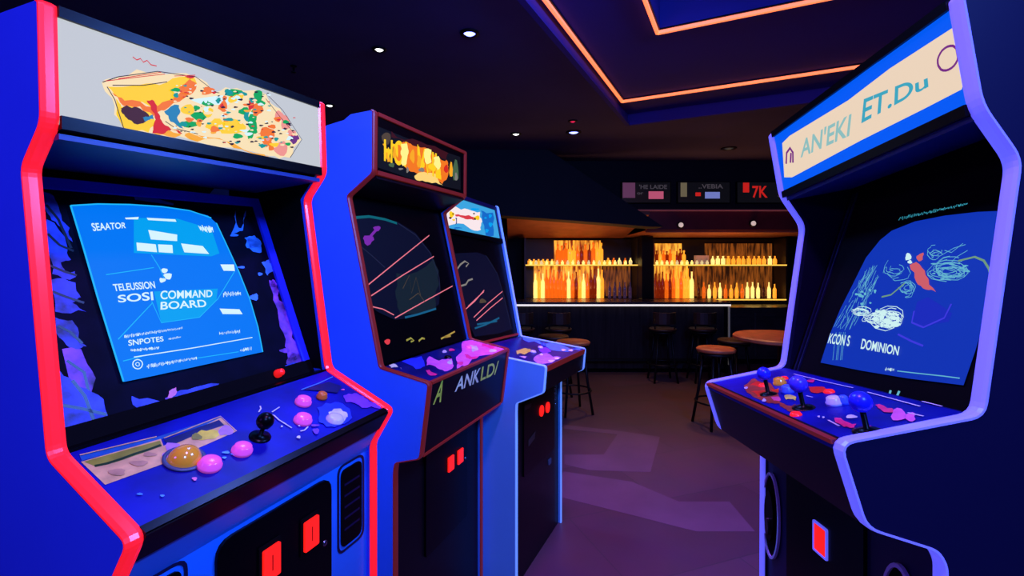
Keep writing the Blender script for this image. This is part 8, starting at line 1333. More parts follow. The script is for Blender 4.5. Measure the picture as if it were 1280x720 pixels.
class Cab:
    def __init__(s, name, label, side, o, ang, W, sh, prof, top, T=.025):
        s.side, s.W, s.sh, s.T = side, W, sh, T
        a = math.radians(ang)
        s.root = empty(name, (o[0], o[1], 0), PI / 2 - a)
        tag(s.root, label, 'arcade machine', 'upright arcade machines')
        s.P, s.top = prof, top

    def L(s, u, d, z):
        k = min(1, max(0, z / .6))
        return (u, -s.side * d, z + s.sh * u / s.W * k * k * (3 - 2 * k))

    def plane(s, A, B):
        A, B = Vector(A), Vector(B)
        v = B - A
        ln = v.length
        n = Vector((-v.y, v.x)) / ln
        def f(u, t, off=0):
            q = A + v * t + n * off
            return s.L(u, q.x, q.y)
        f.length = ln
        return f

    def slab(s, name, m, A, B, u0, u1, th, off=0, parent=None, bevel=0):
        f = s.plane(A, B)
        bm = bmesh.new()
        hexa(bm, [f(u0, 0, off - th), f(u1, 0, off - th), f(u1, 1, off - th), f(u0, 1, off - th),
                  f(u0, 0, off), f(u1, 0, off), f(u1, 1, off), f(u0, 1, off)])
        return link(name, bm, m, parent or s.root, bevel=bevel)

    def plate(s, name, m, f, pts, o0, o1, parent=None, bevel=0):
        bm = bmesh.new()
        prism(bm, [f(u, t, o0) for u, t in pts], [f(u, t, o1) for u, t in pts])
        return link(name, bm, m, parent or s.root, bevel=bevel)

    def ring(s, name, m, f, outer, inner, o0, o1, parent=None):
        bm = bmesh.new()
        n = len(outer)
        V = [[bm.verts.new(f(u, t, o)) for u, t in lp] for lp, o in ((outer, o0), (outer, o1), (inner, o1), (inner, o0))]
        for a, b in ((0, 1), (1, 2), (2, 3), (3, 0)):
            for i in range(n):
                bm.faces.new((V[a][i], V[a][(i + 1) % n], V[b][(i + 1) % n], V[b][i]))
        return link(name, bm, m, parent or s.root)

    def art(s, name, f, items, parent=None, off=.0008, step=.00015):
        bm = bmesh.new()
        keys = []
        for it in items:
            if it[1] not in keys:
                keys.append(it[1])
        lay = off
        last = None
        for it in items:
            if (it[0], it[1]) != last:
                lay += step
            last = (it[0], it[1])
            mi = keys.index(it[1])
            if it[0] == 'p':
                tri = tessellate_polygon([[Vector((u, t * f.length, 0)) for u, t in it[2]]])
                vs = [bm.verts.new(f(u, t, lay)) for u, t in it[2]]
                fs = [[vs[i] for i in q] for q in tri]
            elif it[0] == 'l':
                pts = [Vector((u, t * f.length)) for u, t in it[2]]
                vs = []
                for i, p in enumerate(pts):
                    d = pts[min(i + 1, len(pts) - 1)] - pts[max(i - 1, 0)]
                    nn = Vector((-d.y, d.x)).normalized() * it[3] / 2 if d.length > 1e-6 else Vector((0, it[3] / 2))
                    vs.append([bm.verts.new(f(q.x, q.y / f.length, lay)) for q in (p + nn, p - nn)])
                fs = [(a[0], b[0], b[1], a[1]) for a, b in zip(vs, vs[1:])]
            else:
                (bl, br, tr, tl) = [Vector(q) for q in it[3]]
                pts, faces = text_points(it[2])
                vs = []
                for x, y in pts:
                    q = bl * (1 - x) * (1 - y) + br * x * (1 - y) + tr * x * y + tl * (1 - x) * y
                    vs.append(bm.verts.new(f(q.x, q.y, lay)))
                fs = [[vs[i] for i in fc] for fc in faces]
            for fc in fs:
                try:
                    g = bm.faces.new(fc)
                    g.material_index = mi
                except ValueError:
                    pass
        me = bpy.data.meshes.new(name)
        bm.to_mesh(me)
        bm.free()
        for k in keys:
            me.materials.append(M(k))
        o = bpy.data.objects.new(name, me)
        COL.objects.link(o)
        o.parent = parent or s.root
        return o

    def shell(s, low, side_mat, far_mat, trim_mat, rad=.02, back=-.80, liner='black_rough'):
        """two side panels, their edge trims, top, back and plinth"""
        T, W = s.T, s.W
        front = rounded([s.top[0]] + s.P + low, rad)
        outline = front + [(back, 0)] + s.top[::-1][:-1]
        for u0, u1, m in ((0, T, side_mat), (W - T, W, far_mat)):
            bm = bmesh.new()
            prism(bm, [s.L(u0, d, z) for d, z in outline], [s.L(u1, d, z) for d, z in outline])
            p = link('side_panel', bm, m, s.root)
            bm = bmesh.new()
            n = len(front)
            rings = []
            for i, (d, z) in enumerate(front):
                a, b = front[max(i - 1, 0)], front[min(i + 1, n - 1)]
                v = Vector((b[0] - a[0], b[1] - a[1])).normalized()
                nx, nz = -v.y, v.x
                nx, nz = (-nx, -nz) if False else (nx, nz)
                h = .0045
                rings.append([bm.verts.new(s.L(u, d + nx * o, z + nz * o)) for u, o in
                              ((u0 - .001, -.001), (u0 - .001, h * .6), (u0 + T * .25, h), (u1 - T * .25, h), (u1 + .001, h * .6), (u1 + .001, -.001))])
            for a, b in zip(rings, rings[1:]):
                for k in range(6):
                    bm.faces.new((a[k], a[(k + 1) % 6], b[(k + 1) % 6], b[k]))
            bm.faces.new(rings[0])
            bm.faces.new(rings[-1])
            link('edge_trim', bm, trim_mat, p)
        for u0, u1 in ((T, T + .002), (W - T - .002, W - T)) if liner else ():
            P = s.P
            lo = max(P[1:4] if len(P) > 5 else P[1:2], key=lambda q: -q[1])
            pts = [(P[0][0] - .012, P[0][1] - .03)] + [(q[0] - .012, q[1]) for q in P[1:] if q[1] >= lo[1] and q[1] > lo[1] - .01][:3] + [(lo[0] - .02, lo[1] + .004), (-.60, lo[1] + .004), (-.62, P[0][1] - .10), (-.45, P[0][1] - .03)]
            pts = [q for i, q in enumerate(pts) if i == 0 or q != pts[i - 1]]
            bm = bmesh.new()
            prism(bm, [s.L(u0, d, z) for d, z in pts], [s.L(u1, d, z) for d, z in pts])
            link('side_liner', bm, liner, s.root)
        tp = [s.top[0]] + s.top[1:]
        bm = bmesh.new()
        for a, b in zip(tp, tp[1:]):
            f = s.plane(b, a)
            hexa(bm, [f(T, 0, -.022), f(W - T, 0, -.022), f(W - T, 1, -.022), f(T, 1, -.022),
                      f(T, 0, -.004), f(W - T, 0, -.004), f(W - T, 1, -.004), f(T, 1, -.004)])
        link('top_panel', bm, 'cab_black', s.root)
        s.slab('back_panel', 'cab_black', (back + .03, s.top[-1][1] - .02), (back + .03, .02), T, W - T, .015)

    def ball_stick(s, f, u, t, r, h, m):
        p = Vector(f(u, t, 0))
        nrm = (Vector(f(u, t, 1)) - p).normalized()
        q = Vector((0, 0, 1)).rotation_difference(nrm).to_matrix().to_4x4()
        base = bmesh.new()
        lathe(base, [(r * 1.25, 0), (r * 1.25, .002), (r * .9, .004), (.0045, .008), (.0045, h - r * .5)], 20, p, q)
        j = link('joystick', base, 'black_gloss', s.root, True)
        bb = bmesh.new()
        prof = [(max(r * math.sin(PI * i / 12), 0), h - r * math.cos(PI * i / 12)) for i in range(13)]
        lathe(bb, prof, 24, p, q)
        link('ball', bb, m, j, True)

    def button(s, f, u, t, r, h, m, name='button'):
        p = Vector(f(u, t, 0))
        nrm = (Vector(f(u, t, 1)) - p).normalized()
        q = Vector((0, 0, 1)).rotation_difference(nrm).to_matrix().to_4x4()
        b = bmesh.new()
        lathe(b, [(r * 1.12, 0), (r * 1.12, h * .35), (r * .96, h * .5), (r * .92, h * .85), (r * .6, h), (0, h * 1.05)], 24, p, q)
        return link(name, b, m, s.root, True)


def rrect(u0, u1, t0, t1, L, r):
    pts = rounded([(u0, t0 * L), (u1, t0 * L), (u1, t1 * L), (u0, t1 * L)], r, 4, True)
    return [(u, y / L) for u, y in pts]


def oval(u, t, ru, rt, L, n=28):
    return [(u + ru * math.cos(2 * PI * i / n), t + rt / L * math.sin(2 * PI * i / n)) for i in range(n)]


# ---------------------------------------------------------------- the setting
def room():
    FX0, FX1, FY0, FY1, HC = -3.2, 5.2, -2.6, 8.1, 2.9
    bm = bmesh.new()
    box(bm, FX0, FX1, FY0, FY1, -.06, 0)
    struct(link('floor', bm, floor_material()))
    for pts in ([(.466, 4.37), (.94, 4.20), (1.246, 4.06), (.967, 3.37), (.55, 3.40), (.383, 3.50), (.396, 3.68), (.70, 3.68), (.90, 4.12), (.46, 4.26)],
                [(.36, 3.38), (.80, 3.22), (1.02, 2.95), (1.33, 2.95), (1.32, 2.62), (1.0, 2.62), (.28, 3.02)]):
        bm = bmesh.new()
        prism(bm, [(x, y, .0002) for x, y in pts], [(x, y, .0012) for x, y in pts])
        struct(link('floor', bm, 'floor_reflection'))  # pale patches laid on the floor as a painted light reflection
    A = Vector((1.195, 4.97))
    e1, e2 = Vector((.436, .9)), Vector((.9, -.436))
    out = [A, A - e1 * 5.6, A - e1 * 5.6 + e2 * 3.6, A + e2 * 3.6]
    B = Vector((.97, 3.16))
    inn = [B, B - e1 * 3.2, B - e1 * 3.2 + e2 * 2.4, B + e2 * 2.4]

    def holed(bm, outer, hole, z):
        loops = [[Vector((*p, z)) for p in outer], [Vector((*p, z)) for p in hole]]
        vs = [bm.verts.new(p) for lp in loops for p in lp]
        for t in tessellate_polygon(loops):
            bm.faces.new([vs[i] for i in t])
    bm = bmesh.new()
    holed(bm, [(FX0, FY0), (FX1, FY0), (FX1, FY1), (FX0, FY1)], out, HC)
    struct(link('ceiling', bm, 'ceil'))
    bm = bmesh.new()

    def skirt(lp, z0, z1):
        a = [bm.verts.new((*p, z0)) for p in lp]
        b = [bm.verts.new((*p, z1)) for p in lp]
        for i in range(4):
            bm.faces.new((a[i], a[(i + 1) % 4], b[(i + 1) % 4], b[i]))
    skirt(out, HC, 3.0)
    holed(bm, out, inn, 3.0)
    skirt(inn, 3.0, 3.25)
    bm.faces.new([bm.verts.new((*p, 3.25)) for p in inn])
    struct(link('ceiling', bm, 'recess'))
    # a slim lip round the opening
    bm = bmesh.new()
    for i in range(4):
        p, q = out[i], out[(i + 1) % 4]
        d = (q - p).normalized()
        n = Vector((-d.y, d.x)) * .02
        hexa(bm, [(*(p - n), HC - .02), (*(q - n), HC - .02), (*(q + n), HC - .02), (*(p + n), HC - .02),
                  (*(p - n), HC + .01), (*(q - n), HC + .01), (*(q + n), HC + .01), (*(p + n), HC + .01)])
    struct(link('trim_1', bm, 'recess'))

    def strip(name, label, corner, la, lb, z):
        root = empty(name, (*corner, z))
        tag(root, label, 'ceiling light', None)
        for dv, ln in ((-e1, la), (e2, lb)):
            n = Vector((-dv.y, dv.x)) * .013
            for nm, m, w, z0, z1 in (('housing', 'dark_metal', 1.5, .006, .014), ('glowing_tube', 'neon_strip', .8, -.014, .006)):
                b = bmesh.new()
                q = dv * ln
                w2 = n * w
                hexa(b, [(*(-w2), z0), (*(q - w2), z0), (*(q + w2), z0), (*w2, z0), (*(-w2), z1), (*(q - w2), z1), (*(q + w2), z1), (*w2, z1)])
                link(nm, b, m, root)
    strip('light_strip', 'long orange glowing light strip round the outer edge of the ceiling recess', Vector((1.035, 4.53)), 5.0, 3.3, 2.985)
    strip('light_strip', 'shorter orange glowing light strip framing the inner ceiling recess', B - e1 * -.02 - e2 * .02, 3.1, 2.3, 2.985)

    struct(bx('wall_left', 'wall', (FX0 - .1, FX0, FY0, FY1, 0, HC)))
    struct(bx('wall_back', 'wall', (FX0, FX1, FY1, FY1 + .1, 0, HC)))
    struct(bx('wall_right', 'wall', (FX1, FX1 + .1, FY0, FY1, 0, HC)))
    struct(bx('baseboard_left', 'wall', (FX0, FX0 + .015, FY0, FY1, 0, .1)))
    # raked dark bulkhead that hangs in front of the bar
    poly = [(-3.19, 2.895), (.45, 2.895), (.99, 2.53), (1.90, 1.925), (1.75, 1.925), (1.2, 1.97), (0, 2.06), (-3.19, 2.2)]
    bm = bmesh.new()
    prism(bm, [(x, 6.05, z) for x, z in poly], [(x, 6.4, z) for x, z in poly])
    struct(link('trim_2', bm, 'wall'))
    # header wall over the bar, canopy and its soffit
    struct(bx('trim_3', 'wall', (-1.4, 5.19, 6.72, 6.9, 2.2, 2.895)))
    struct(bx('trim_4', 'ledge_pink', (.9, 5.19, 6.60, 6.715, 2.19, 2.205)))
    struct(bx('trim_5', 'fascia_red', (1.86, 5.19, 6.66, 6.72, 1.93, 2.185)))
    bm = bmesh.new()
    prism(bm, [(-.07, y, z) for y, z in ((6.5, 2.12), (8.09, 1.88), (8.09, 1.93), (6.5, 2.17))], [(1.855, y, z) for y, z in ((6.5, 2.12), (8.09, 1.88), (8.09, 1.93), (6.5, 2.17))])
    struct(link('trim_6', bm, 'fascia_brown'))
    struct(bx('trim_7', 'fascia_brown', (1.86, 5.19, 6.725, 8.09, 1.90, 1.925)))
    struct(bx('wall_2', 'wall', (-1.4, -.08, 6.93, 8.09, 0, 1.885)))
    struct(bx('wall_3', 'cab_black', (1.98, 2.15, 7.35, 8.05, .0, 1.885)))


def downlight(px, py, m, r, label, group=None, name='ceiling_spotlight'):
    Y = 1.45 * 602.82 / (330.84 - py)
    root = empty(name, ((px - 640) / 602.82 * Y, Y, 2.9))
    tag(root, label, 'ceiling spotlight', group)
    bm = bmesh.new()
    lathe(bm, [(r * .9, -.001), (r * 1.7, -.001), (r * 1.7, -.008), (r * 1.1, -.012), (r * 1.0, -.004)], 20)
    link('ring', bm, 'dark_metal', root, True)
    bm = bmesh.new()
    lathe(bm, [(0, -.016), (r * .6, -.014), (r, -.005), (r, -.002)], 16)
    link('lens', bm, m, root, True)
    return root


def ceiling_things():
    downlight(474, 61, 'lens_white', .028, 'small white ceiling spotlight above the first arcade machine, nearest of the white ones')
    downlight(412, 131, 'lens_white', .028, 'small white ceiling spotlight just above the end of the lit comic marquee')
    downlight(645, 167, 'lens_white', .035, 'small white ceiling spotlight over the third arcade machine, farthest white one')
    downlight(587, 41, 'lens_blue', .036, 'bright blue ceiling spotlight nearest the camera')
    downlight(717, 165, 'lens_blue', .05, 'bright blue ceiling spotlight farther back beside the tiny red light')
    downlight(716, 151, 'lens_red', .028, 'tiny dim red ceiling light beside the far blue spotlight')
    downlight(911, 185, 'lens_green', .055, 'dull unlit round ceiling fitting near the right cabinet marquee')
    Y = 1.45 * 602.82 / (330.84 - 82)
    root = empty('sprinkler', ((367 - 640) / 602.82 * Y, Y, 2.9))
    tag(root, 'small dark sprinkler head hanging from the ceiling above the comic marquee', 'sprinkler')
    bm = bmesh.new()
    lathe(bm, [(.022, -.001), (.022, -.006), (.008, -.01), (.007, -.045), (0, -.047)], 14)
    link('stem', bm, 'black_rough', root, True)
    bm = bmesh.new()
    lathe(bm, [(0, -.047), (.018, -.047), (.018, -.051), (0, -.052)], 14)
    link('deflector', bm, 'dark_metal', root, True)


# ---------------------------------------------------------------- arcade machines
def common_face(c, f_bez, A, B, bez_mat, frame_mat, fw):
    T, W = c.T, c.W
    b = c.slab('bezel', bez_mat, A, B, T, W - T, .012)
    L = f_bez.length
    return b


def machine_comic():
    c = Cab('arcade_cabinet', 'blue arcade machine with red glowing edges and a colourful comic marquee, nearest on left', 1,
            (-.579, .725), 22.86, .652, .023,
            [(-.249, 1.899), (-.24, 1.693), (-.302, 1.621), (-.219, 1.125), (0, 1.03), (-.06, .932)],
            [(-.256, 1.902), (-.42, 1.905), (-.80, 1.62)])
    T, W = c.T, c.W
    c.shell([(-.059, .90), (-.059, 0)], 'cab_violet', 'cab_violet', 'trim_red', .018)
    A, B = PLANES['c1_marquee'][1:]
    f = c.plane(A, B)
    mq = c.slab('marquee', M('g_marq'), A, B, T, W - T, .008)
    c.art('artwork', f, ART['c1_marquee']['artwork'], mq)
    c.plate('marquee_frame', 'black_gloss', f, [(T, -.02), (W - T, -.02), (W - T, .075), (T, .075)], -.008, .006)
    c.plate('marquee_frame', 'black_gloss', f, [(T, .925), (W - T, .925), (W - T, 1.04), (T, 1.04)], -.008, .006)
    c.slab('speaker_panel', 'soffit_blue', (-.50, 1.66), (-.24, 1.678), T, W - T, .01)
    f2 = c.plane((-.49, 1.65), (-.245, 1.668))
    A, B = PLANES['c1_bezel'][1:]
    f = c.plane(A, B)
    L = f.length
    bz = c.slab('bezel', 'bezel_navy', A, B, T, W - T, .012)
    c.art('bezel_artwork', f, ART['c1_bezel']['bezel_artwork'], bz, .0006)
    w = .026
    outer = [(T, 0), (W - T, 0), (W - T, 1), (T, 1)]
    inner = [(T + .006, .045), (W - T - w, .045), (W - T - w, .985), (T + .006, .985)]
    c.plate('bezel_base', 'black_rough', f, [(T, .935), (W - T, .935), (W - T, 1.0), (T, 1.0)], .006, .0095, bz)
    c.ring('bezel_frame', 'frame_blue', f, outer, inner, .0, .008, bz)
    s_ = c.art('screen', f, ART['c1_bezel']['screen'], None, .007)
    c.art('screen_graphics', f, ART['c1_bezel']['screen_graphics'], s_, .0075)
    c.slab('ledge', 'black_gloss', (-.269, 1.118), (-.215, 1.128), T, W - T, .01)
    A, B = PLANES['c1_panel'][1:]
    f = c.plane(A, B)
    cp = c.slab('control_panel', 'panel_navy', A, B, T, W - T, .015)
    c.art('panel_artwork', f, ART['c1_panel']['panel_artwork'], cp, .0006)
    c.plate('panel_edge', 'black_gloss', f, [(T, .93), (W - T, .93), (W - T, 1.0), (T, 1.0)], -.02, .004)
    c.slab('panel_lip', 'black_gloss', (0, 1.03), (-.030, .982), T, W - T, .012, .003)
    for nm, u, t, r, m in CONTROLS['c1_panel']:
        if nm == 'button':
            c.button(f, u, t, r, .016, m)
        elif nm == 'lilac_button':
            c.button(f, u, t, r, .012, m)
        elif nm == 'joystick':
            c.ball_stick(f, u, t, .018, .040, 'black_gloss')
        else:
            p = Vector(f(u, t, 0))
            nrm = (Vector(f(u, t, 1)) - p).normalized()
            q = Vector((0, 0, 1)).rotation_difference(nrm).to_matrix().to_4x4()
            b = bmesh.new()
            lathe(b, [(.036, 0), (.036, .003), (.030, .004), (.029, 0)], 28, p, q)
            tb = link('trackball', b, 'ring_grey', c.root, True)
            b = bmesh.new()
            lathe(b, [(.0285 * math.sin(PI * i / 14), -.008 - .0285 * math.cos(PI * i / 14) + .006) for i in range(15)], 28, p, q)
            link('ball', b, 'amber', tb, True)
    fb = c.plane(*PLANES['c1_bezel'][1:])
    _, u, t, r, _m = CONTROLS['c1_bezel'][0]
    c.button(c.plane((-.491 + .009, 1.632), (-.269 + .009, 1.119)), u, t, .010, .022, 'lamp_red', 'indicator_lamp')
    # front: upper blue board, coin door and vents
    c.slab('under_panel', 'cab_blue', (-.033, .978), (-.072, .915), T, W - T, .012)
    c.slab('front_panel', 'cab_blue', (-.072, .93), (-.072, .06), T, W - T, .015)
    f = c.plane(*PLANES['c1_front'][1:])
    L = f.length
    cd = c.plate('coin_door', 'black_gloss', f, rrect(.189, .489, .028, .62, L, .035), -.002, .008, bevel=.002)
    for u, t in ((.306, .152), (.416, .150)):
        s_ = c.plate('coin_slot', 'black_rough', f, rrect(u - .028, u + .028, t - .052, t + .052, L, .004), .008, .012, cd)
        b_ = c.plate('coin_button', 'coin_red', f, rrect(u - .021, u + .021, t - .041, t + .041, L, .003), .012, .018, cd)
        c.plate('slot_line', 'black_rough', f, [(u - .001, t - .02), (u + .001, t - .02), (u + .001, t + .02), (u - .001, t + .02)], .018, .0185, b_)
    c.button(f, .466, .214, .008, .01, 'chrome', 'lock')
    for u0, u1 in ((.515, .616), (.036, .137)):
        v = c.plate('vent', 'black_gloss', f, rrect(u0 + .012, u1 - .012, .035, .275, L, .018), -.002, .004)
        c.ring('vent_outline', 'cab_navy', f, rrect(u0, u1, .018, .292, L, .024), rrect(u0 + .006, u1 - .006, .024, .286, L, .021), -.001, .002, v)
        for q in range(5):
            t = .08 + q * .035
            c.plate('slot', 'cab_navy', f, [(u0 + .022, t), (u1 - .022, t), (u1 - .022, t + .006), (u0 + .022, t + .006)], .004, .005, v)
    c.slab('kick_plate', 'cab_black', (-.10, .06), (-.10, 0.0), T, W - T, .012)
    return c


def machine_warm():
    c = Cab('arcade_cabinet', 'blue arcade machine with maroon edges and a fiery yellow marquee, middle of the left row', 1,
            (-.261, 1.498), 22.38, .654, .004,
            [(-.211, 1.953), (-.213, 1.752), (-.318, 1.682), (-.185, 1.113), (0, 1.079), (-.032, .842)],
            [(-.219, 1.956), (-.302, 1.953), (-.329, 1.937), (-.405, 1.927), (-.80, 1.70)], .022)
    T, W = c.T, c.W
    c.shell([(-.125, .815), (-.13, .78), (-.13, 0)], 'cab_azure', 'cab_azure', 'trim_maroon', .012)
    A, B = PLANES['c2_marquee'][1:]
    f = c.plane(A, B)
    mq = c.slab('marquee', 'black_gloss', A, B, T, W - T, .008)
    c.art('artwork', f, ART['c2_marquee']['artwork'], mq)
    c.plate('marquee_frame', 'trim_maroon', f, [(T, -.01), (W - T, -.01), (W - T, .05), (T, .05)], -.008, .007)
    c.plate('marquee_frame', 'trim_maroon', f, [(T, .95), (W - T, .95), (W - T, 1.02), (T, 1.02)], -.008, .007)
    c.slab('speaker_panel', 'cab_black', (-.345, 1.70), (-.215, 1.745), T, W - T, .01)
    A, B = PLANES['c2_bezel'][1:]
    f = c.plane(A, B)
    bz = c.slab('bezel', 'black_gloss', A, B, T, W - T, .012)
    c.art('bezel_artwork', f, ART['c2_bezel']['bezel_artwork'], bz, .0006)
    s_ = c.art('screen', f, ART['c2_bezel']['screen'], None, .003)
    c.art('screen_graphics', f, ART['c2_bezel']['screen_graphics'], s_, .0035)
    A, B = PLANES['c2_panel'][1:]
    f = c.plane(A, B)
    cp = c.slab('control_panel', 'panel_dark', A, B, T, W - T, .015)
    c.art('panel_artwork', f, ART['c2_panel']['panel_artwork'], cp, .0006)
    c.plate('panel_edge', 'trim_maroon', f, [(T, .955), (W - T, .955), (W - T, 1.02), (T, 1.02)], -.006, .003)
    for u, t, m in ((.30, .45, 'black_gloss'), (.50, .35, 'hotpink')):
        c.button(f, u, t, .013, .008, m)
    A, B = PLANES['c2_apron'][1:]
    f = c.plane(A, B)
    ap = c.slab('apron', 'cab_black', A, B, T, W - T, .015)
    c.art('lettering', f, ART['c2_apron']['lettering'], ap, .0006)
    c.plate('apron_edge', 'trim_maroon', f, [(T, .97), (W - T, .97), (W - T, 1.01), (T, 1.01)], -.006, .003)
    c.slab('under_panel', 'cab_black', (-.034, .842), (-.14, .82), T, W - T, .01)
    c.slab('front_panel', 'cab_black', (-.142, .83), (-.142, .04), T, W - T, .015)
    f = c.plane(*PLANES['c2_front'][1:])
    L = f.length
    cd = c.plate('coin_door', 'black_gloss', f, rrect(.20, .52, .06, .60, L, .012), -.004, .006, bevel=.002)
    for u in (.375, .452):
        c.plate('coin_button', 'coin_red', f, rrect(u - .021, u + .021, .185, .262, L, .003), .006, .012, cd)
    c.button(f, .50, .26, .007, .01, 'chrome', 'lock')
    return c


def machine_ice():
    c = Cab('arcade_cabinet', 'smaller arcade machine with pale blue edges and blue white marquee, farthest in left row', 1,
            (.143, 2.075), 24.0, .650, -.025,
            [(-.535, 1.818), (-.384, 1.057), (0, 1.011), (-.010, .898), (-.138, .838)],
            [(-.545, 1.822), (-.66, 1.81), (-.92, 1.70)], .02)
    T, W = c.T, c.W
    c.shell([(-.140, .80), (-.140, 0)], 'cab_sky', 'cab_sky', 'trim_ice', .012, -.92, None)
    A, B = PLANES['c3_face'][1:]
    f = c.plane(A, B)
    mq = c.plate('marquee', M('g_sky'), f, [(T, .03), (W - T - .02, .03), (W - T - .02, .255), (T, .255)], -.01, .0)
    c.art('artwork', f, ART['c3_face']['marquee_artwork'], mq)
    c.plate('marquee_frame', 'cab_navy', f, [(T, 0), (W - T, 0), (W - T, .03), (T, .03)], -.012, .006)
    c.plate('marquee_frame', 'cab_navy', f, [(W - T - .02, .03), (W - T, .03), (W - T, .255), (W - T - .02, .255)], -.012, .004)
    c.plate('marquee_frame', 'black_gloss', f, [(T, .255), (W - T, .255), (W - T, .285), (T, .285)], -.012, .010)
    c.plate('bezel', 'black_gloss', f, [(T, .285), (W - T, .285), (W - T, 1), (T, 1)], -.02, -.004)
    s_ = c.art('screen', f, ART['c3_face']['screen'], None, -.002)
    c.art('screen_graphics', f, ART['c3_face']['screen_graphics'], s_, -.0015)
    c.plate('bezel_edge', 'trim_maroon', f, [(T, .975), (W - T, .975), (W - T, .99), (T, .99)], -.004, .002)
    A, B = PLANES['c3_panel'][1:]
    f = c.plane(A, B)
    cp = c.slab('control_panel', 'panel_dark', A, B, T, W - T, .015)
    c.art('panel_artwork', f, ART['c3_panel']['panel_artwork'], cp, .0006)
    for u, t, m in ((.25, .6, 'lilac'), (.40, .55, 'lilac'), (.5, .5, 'ball_sky')):
        c.button(f, u, t, .013, .01, m)
    c.slab('panel_edge', 'trim_maroon', (0, 1.011), (-.003, .985), T, W - T, .012, .003)
    c.slab('apron', 'cab_black', (-.003, .985), (-.012, .898), T, W - T, .012)
    c.slab('under_panel', 'cab_black', (-.014, .898), (-.15, .835), T, W - T, .01)
    c.slab('front_panel', 'cab_black', (-.152, .845), (-.152, .0), T, W - T, .015)
    f = c.plane(*PLANES['c3_front'][1:])
    L = f.length
    cd = c.plate('coin_door', 'black_gloss', f, rrect(.11, .54, .03, .50, L, .012), -.004, .006, bevel=.002)
    for u, t in ((.334, .145), (.425, .150)):
        c.plate('coin_button', 'coin_red', f, oval(u, t, .028, .028, L, 16), .006, .012, cd)
    c.plate('glint_plate', 'steel', f, [(.115, .04), (.20, .05), (.19, .075), (.11, .07)], .006, .008, cd)  # white glints on the coin door put in as steel plates
    c.plate('glint_plate', 'steel', f, [(.16, .28), (.25, .255), (.24, .30), (.16, .32)], .006, .008, cd)
    for t in (.05, .09, .13, .17):
        c.button(f, .565, t, .006, .004, 'chrome', 'screw')
    c.plate('lock_plate', 'ring_grey', f, rrect(.46, .50, .55, .59, L, .004), -.002, .003)
    return c


